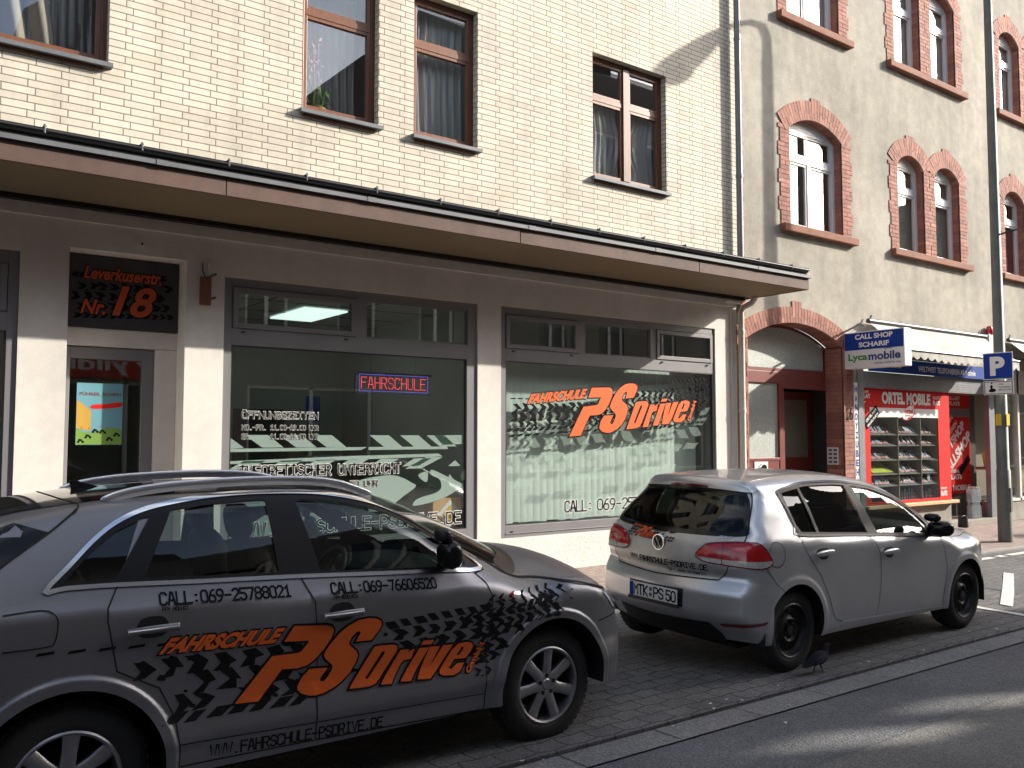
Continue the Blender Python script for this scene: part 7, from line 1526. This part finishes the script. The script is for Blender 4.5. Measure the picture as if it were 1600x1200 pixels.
m.add(vs, [(i * n + j, i * n + (j + 1) % n, (i + 1) * n + (j + 1) % n, (i + 1) * n + j) for i in range(len(sp) - 1) for j in range(n)] + [tuple(range(n - 1, -1, -1)), tuple(range((len(sp) - 1) * n, len(sp) * n))]); m.build('body', 'feather', pg, smooth=80)
for sgn in (-1, 1):
    m = MB(); prof = [(.075, .150), (.03, .176), (-.04, .165), (-.11, .125), (-.175, .085), (-.10, .085), (-.03, .095), (.05, .115)]
    V, F, _ = cdt([dens(prof, .02)], .02); vs = [(px_ + x, py_ + sgn * (.030 + .032 * max(0, 1 - ((x + .01) / .13) ** 2) * max(.2, 1 - ((z - .12) / .08) ** 2)), pz_ + z) for x, z in V]; m.add(vs, F if sgn < 0 else [f[::-1] for f in F]); m.build('wing', 'wingf', pg, smooth=80)
    fx_ = .035 if sgn < 0 else -.03
    m = MB(); m.tube([(px_ + .0, py_ + sgn * .022, pz_ + .08), (px_ + fx_ * .6, py_ + sgn * .024, pz_ + .04), (px_ + fx_, py_ + sgn * .024, pz_ + .006)], [.012, .006, .005], 6)
    for a in (-.5, 0, .5): m.tube([(px_ + fx_, py_ + sgn * .024, pz_ + .005), (px_ + fx_ + .03 * math.cos(a), py_ + sgn * .024 + .03 * math.sin(a), pz_ + .003)], [.004, .002], 5)
    m.tube([(px_ + fx_, py_ + sgn * .024, pz_ + .005), (px_ + fx_ - .016, py_ + sgn * .024, pz_ + .003)], [.004, .002], 5); m.build('leg', 'pinkleg', pg, smooth=60)
    m = MB(); m.lathe((px_ + .142, py_ + sgn * .0195, pz_ + .231), (0, sgn, 0), [(.001, .003), (.0035, .0015), (.004, 0)], 10); m.build('eye', 'orange_dull', pg)
m = MB(); m.tube([(px_ + .155, py_, pz_ + .224), (px_ + .180, py_, pz_ + .216)], [.005, .0015], 6); m.build('beak', 'black', pg)
pg.scale = (.88, .88, .84); pg.location.z = .022
# crumbs and scraps on the paving
rn = random.Random(4)
for k in range(26):
    x, y = rn.uniform(2.5, 9.5), rn.uniform(3.3, 4.2) if k % 2 else rn.uniform(3.95, 4.12)
    z = (.006 if y < 4 else .026) + sag(x); r_ = rn.uniform(.006, .016); m = MB(); m.add([(x + r_ * rn.uniform(.6, 1.4) * math.cos(a), y + r_ * rn.uniform(.5, 1) * math.sin(a), z + rn.uniform(.001, .006)) for a in np.linspace(0, 5.3, 6)], [tuple(range(6))])
    tag(m.build('paper_scrap', 'roadpaint'), 'small pale paper scrap lying on the ground by the gutter', 'scrap', 'paper scraps along the gutter')

# ------------------------------------------------------------------ houses across the street: they shade the cars and stand in the reflections
M['opp'] = pbr('grey_brown_render', (.17, .16, .145), .9, noise=[(.5, .1)]); M['oppw'] = pbr('dark_opposite_pane', (.03, .035, .04), .1)
YO = -4.0
def opposite(name, label, x0, x1, ho, rise, zs, through=None):
    oh = thing(name, label, 'house', ((x0 + x1) / 2, YO, .08)); m = MB()
    hl = [rect(x, x + 1.2, z, z + 1.7) for z in zs for x in np.arange(x0 + 1.5, x1 - 1.5, 2.6)] + [rect(x, x + 3.6, .7, 3.2) for x in np.arange(x0 + 1.2, x1 - 4, 4.6)]
    if through: hl = [p for p in hl if not (20 < p[0][0] < 23 and 7 < p[0][1] < 9)]  # leaves room for the added sun openings
    V, F, _ = cdt([rect(x0, x1, .05, ho)] + hl + (through[0] if through else [])); m.add([(v[0], YO, v[1]) for v in V], [f[::-1] for f in F]); yr = -9.0
    for x in (x0, x1):
        V, F, _ = cdt([[(-14, .05), (YO, .05), (YO, ho), (yr, ho + rise), (-14, ho)]] + ([through[1]] if through and x == x1 else [])); m.add([(x, q[0], q[1]) for q in V], F)
    m.quad((x0, -14, .05), (x1, -14, .05), (x1, -14, ho), (x0, -14, ho)); m.build('wall', 'opp', oh)
    m = MB(); m.quad((x0, YO, ho), (x1, YO, ho), (x1, yr, ho + rise), (x0, yr, ho + rise)); m.quad((x0, -14, ho), (x1, -14, ho), (x1, yr, ho + rise), (x0, yr, ho + rise)); m.build('roof', 'opproof', oh)
    for x in np.arange(x0 + 4, x1 - 3, 7.5):
        m = MB(); m.add([(x - 1.3, YO - .4, ho - .2), (x + 1.3, YO - .4, ho - .2), (x + 1.3, YO - .4, ho + 1.3), (x, YO - .4, ho + 2.5), (x - 1.3, YO - .4, ho + 1.3), (x - 1.3, -8.5, ho + 1.3), (x, -8.5, ho + 2.5), (x + 1.3, -8.5, ho + 1.3), (x - 1.3, -8.5, ho), (x + 1.3, -8.5, ho)], [(0, 1, 2, 3, 4), (4, 3, 6, 5), (3, 2, 7, 6), (0, 4, 5, 8), (1, 9, 7, 2)]); m.build('dormer', 'opproof', oh)
    for p in hl: m = MB(); m.box(p[0][0], p[1][0], YO - .2, YO - .15, p[0][1], p[2][1]); w_ = m.build('window', 'oppw', oh); m = MB(); sashframe(m, p[0][0], p[1][0], p[0][1], p[2][1], YO - .14, .09, .05); m.box((p[0][0] + p[1][0]) / 2 - .05, (p[0][0] + p[1][0]) / 2 + .05, YO - .14, YO - .09, p[0][1], p[2][1]); m.build('frame', 'whiteframe', w_)
M['opproof'] = pbr('dark_roof_tile', (.07, .055, .05), .8, noise=[(3, .2)])
opposite('opposite_house', 'lower grey brown house row across the street with dark gabled roof', -30, 15.9, 10.55, 2.2, (4.4, 7.6))
opposite('opposite_house', 'taller grey brown corner house across the street shading the parked cars', 16, 28.3, 14.55, 3.0, (4.4, 7.6, 10.8), ([rect(20.25, 20.85, 7.80, 8.32), rect(21.45, 22.05, 7.80, 8.25)], [(-8.4, 10.6), (-6.0, 10.6), (-6.0, 13.0), (-8.4, 13.0)]))  # openings added through this house to let sun patches onto the road
opposite('opposite_house', 'added grey brown house row beyond the gap, unseen, blocking the low sky', 40, 112, 11.6, .3, (4.4, 7.6))  # row added out of view to block the low bright sky
nh = thing('neighbour_house', 'plain grey house further left along the street behind the dark car', 'house', (-25, 9.2, .05)); m = MB(); m.box(-60, -9.05, 9.22, 18, .02, 13, 0); m.build('wall', 'plaster', nh); m = MB()
for z in (.9, 4.6, 8.0):
    for x in np.arange(-40, -11, 2.7): m.box(x, x + 1.2, 9.205, 9.215, z, z + 1.8)
m.build('window', 'oppw', nh)
os_ = thing('shop_sign', 'red shop board with white lettering across the street, seen mirrored in the door glass', 'sign', (4.6, YO, 3.3)); m = MB(); m.box(3.2, 6.4, YO, YO + .08, 3.25, 3.85); m.build('board', 'red', os_)
m = MB(); font_fit('ay yildiz', lambda p: [(6.1 - q[0] * 2.6, YO + .085, 3.33 + q[1] * .44) for q in p], m, bold=.03); m.build('lettering', 'white_ink', os_)
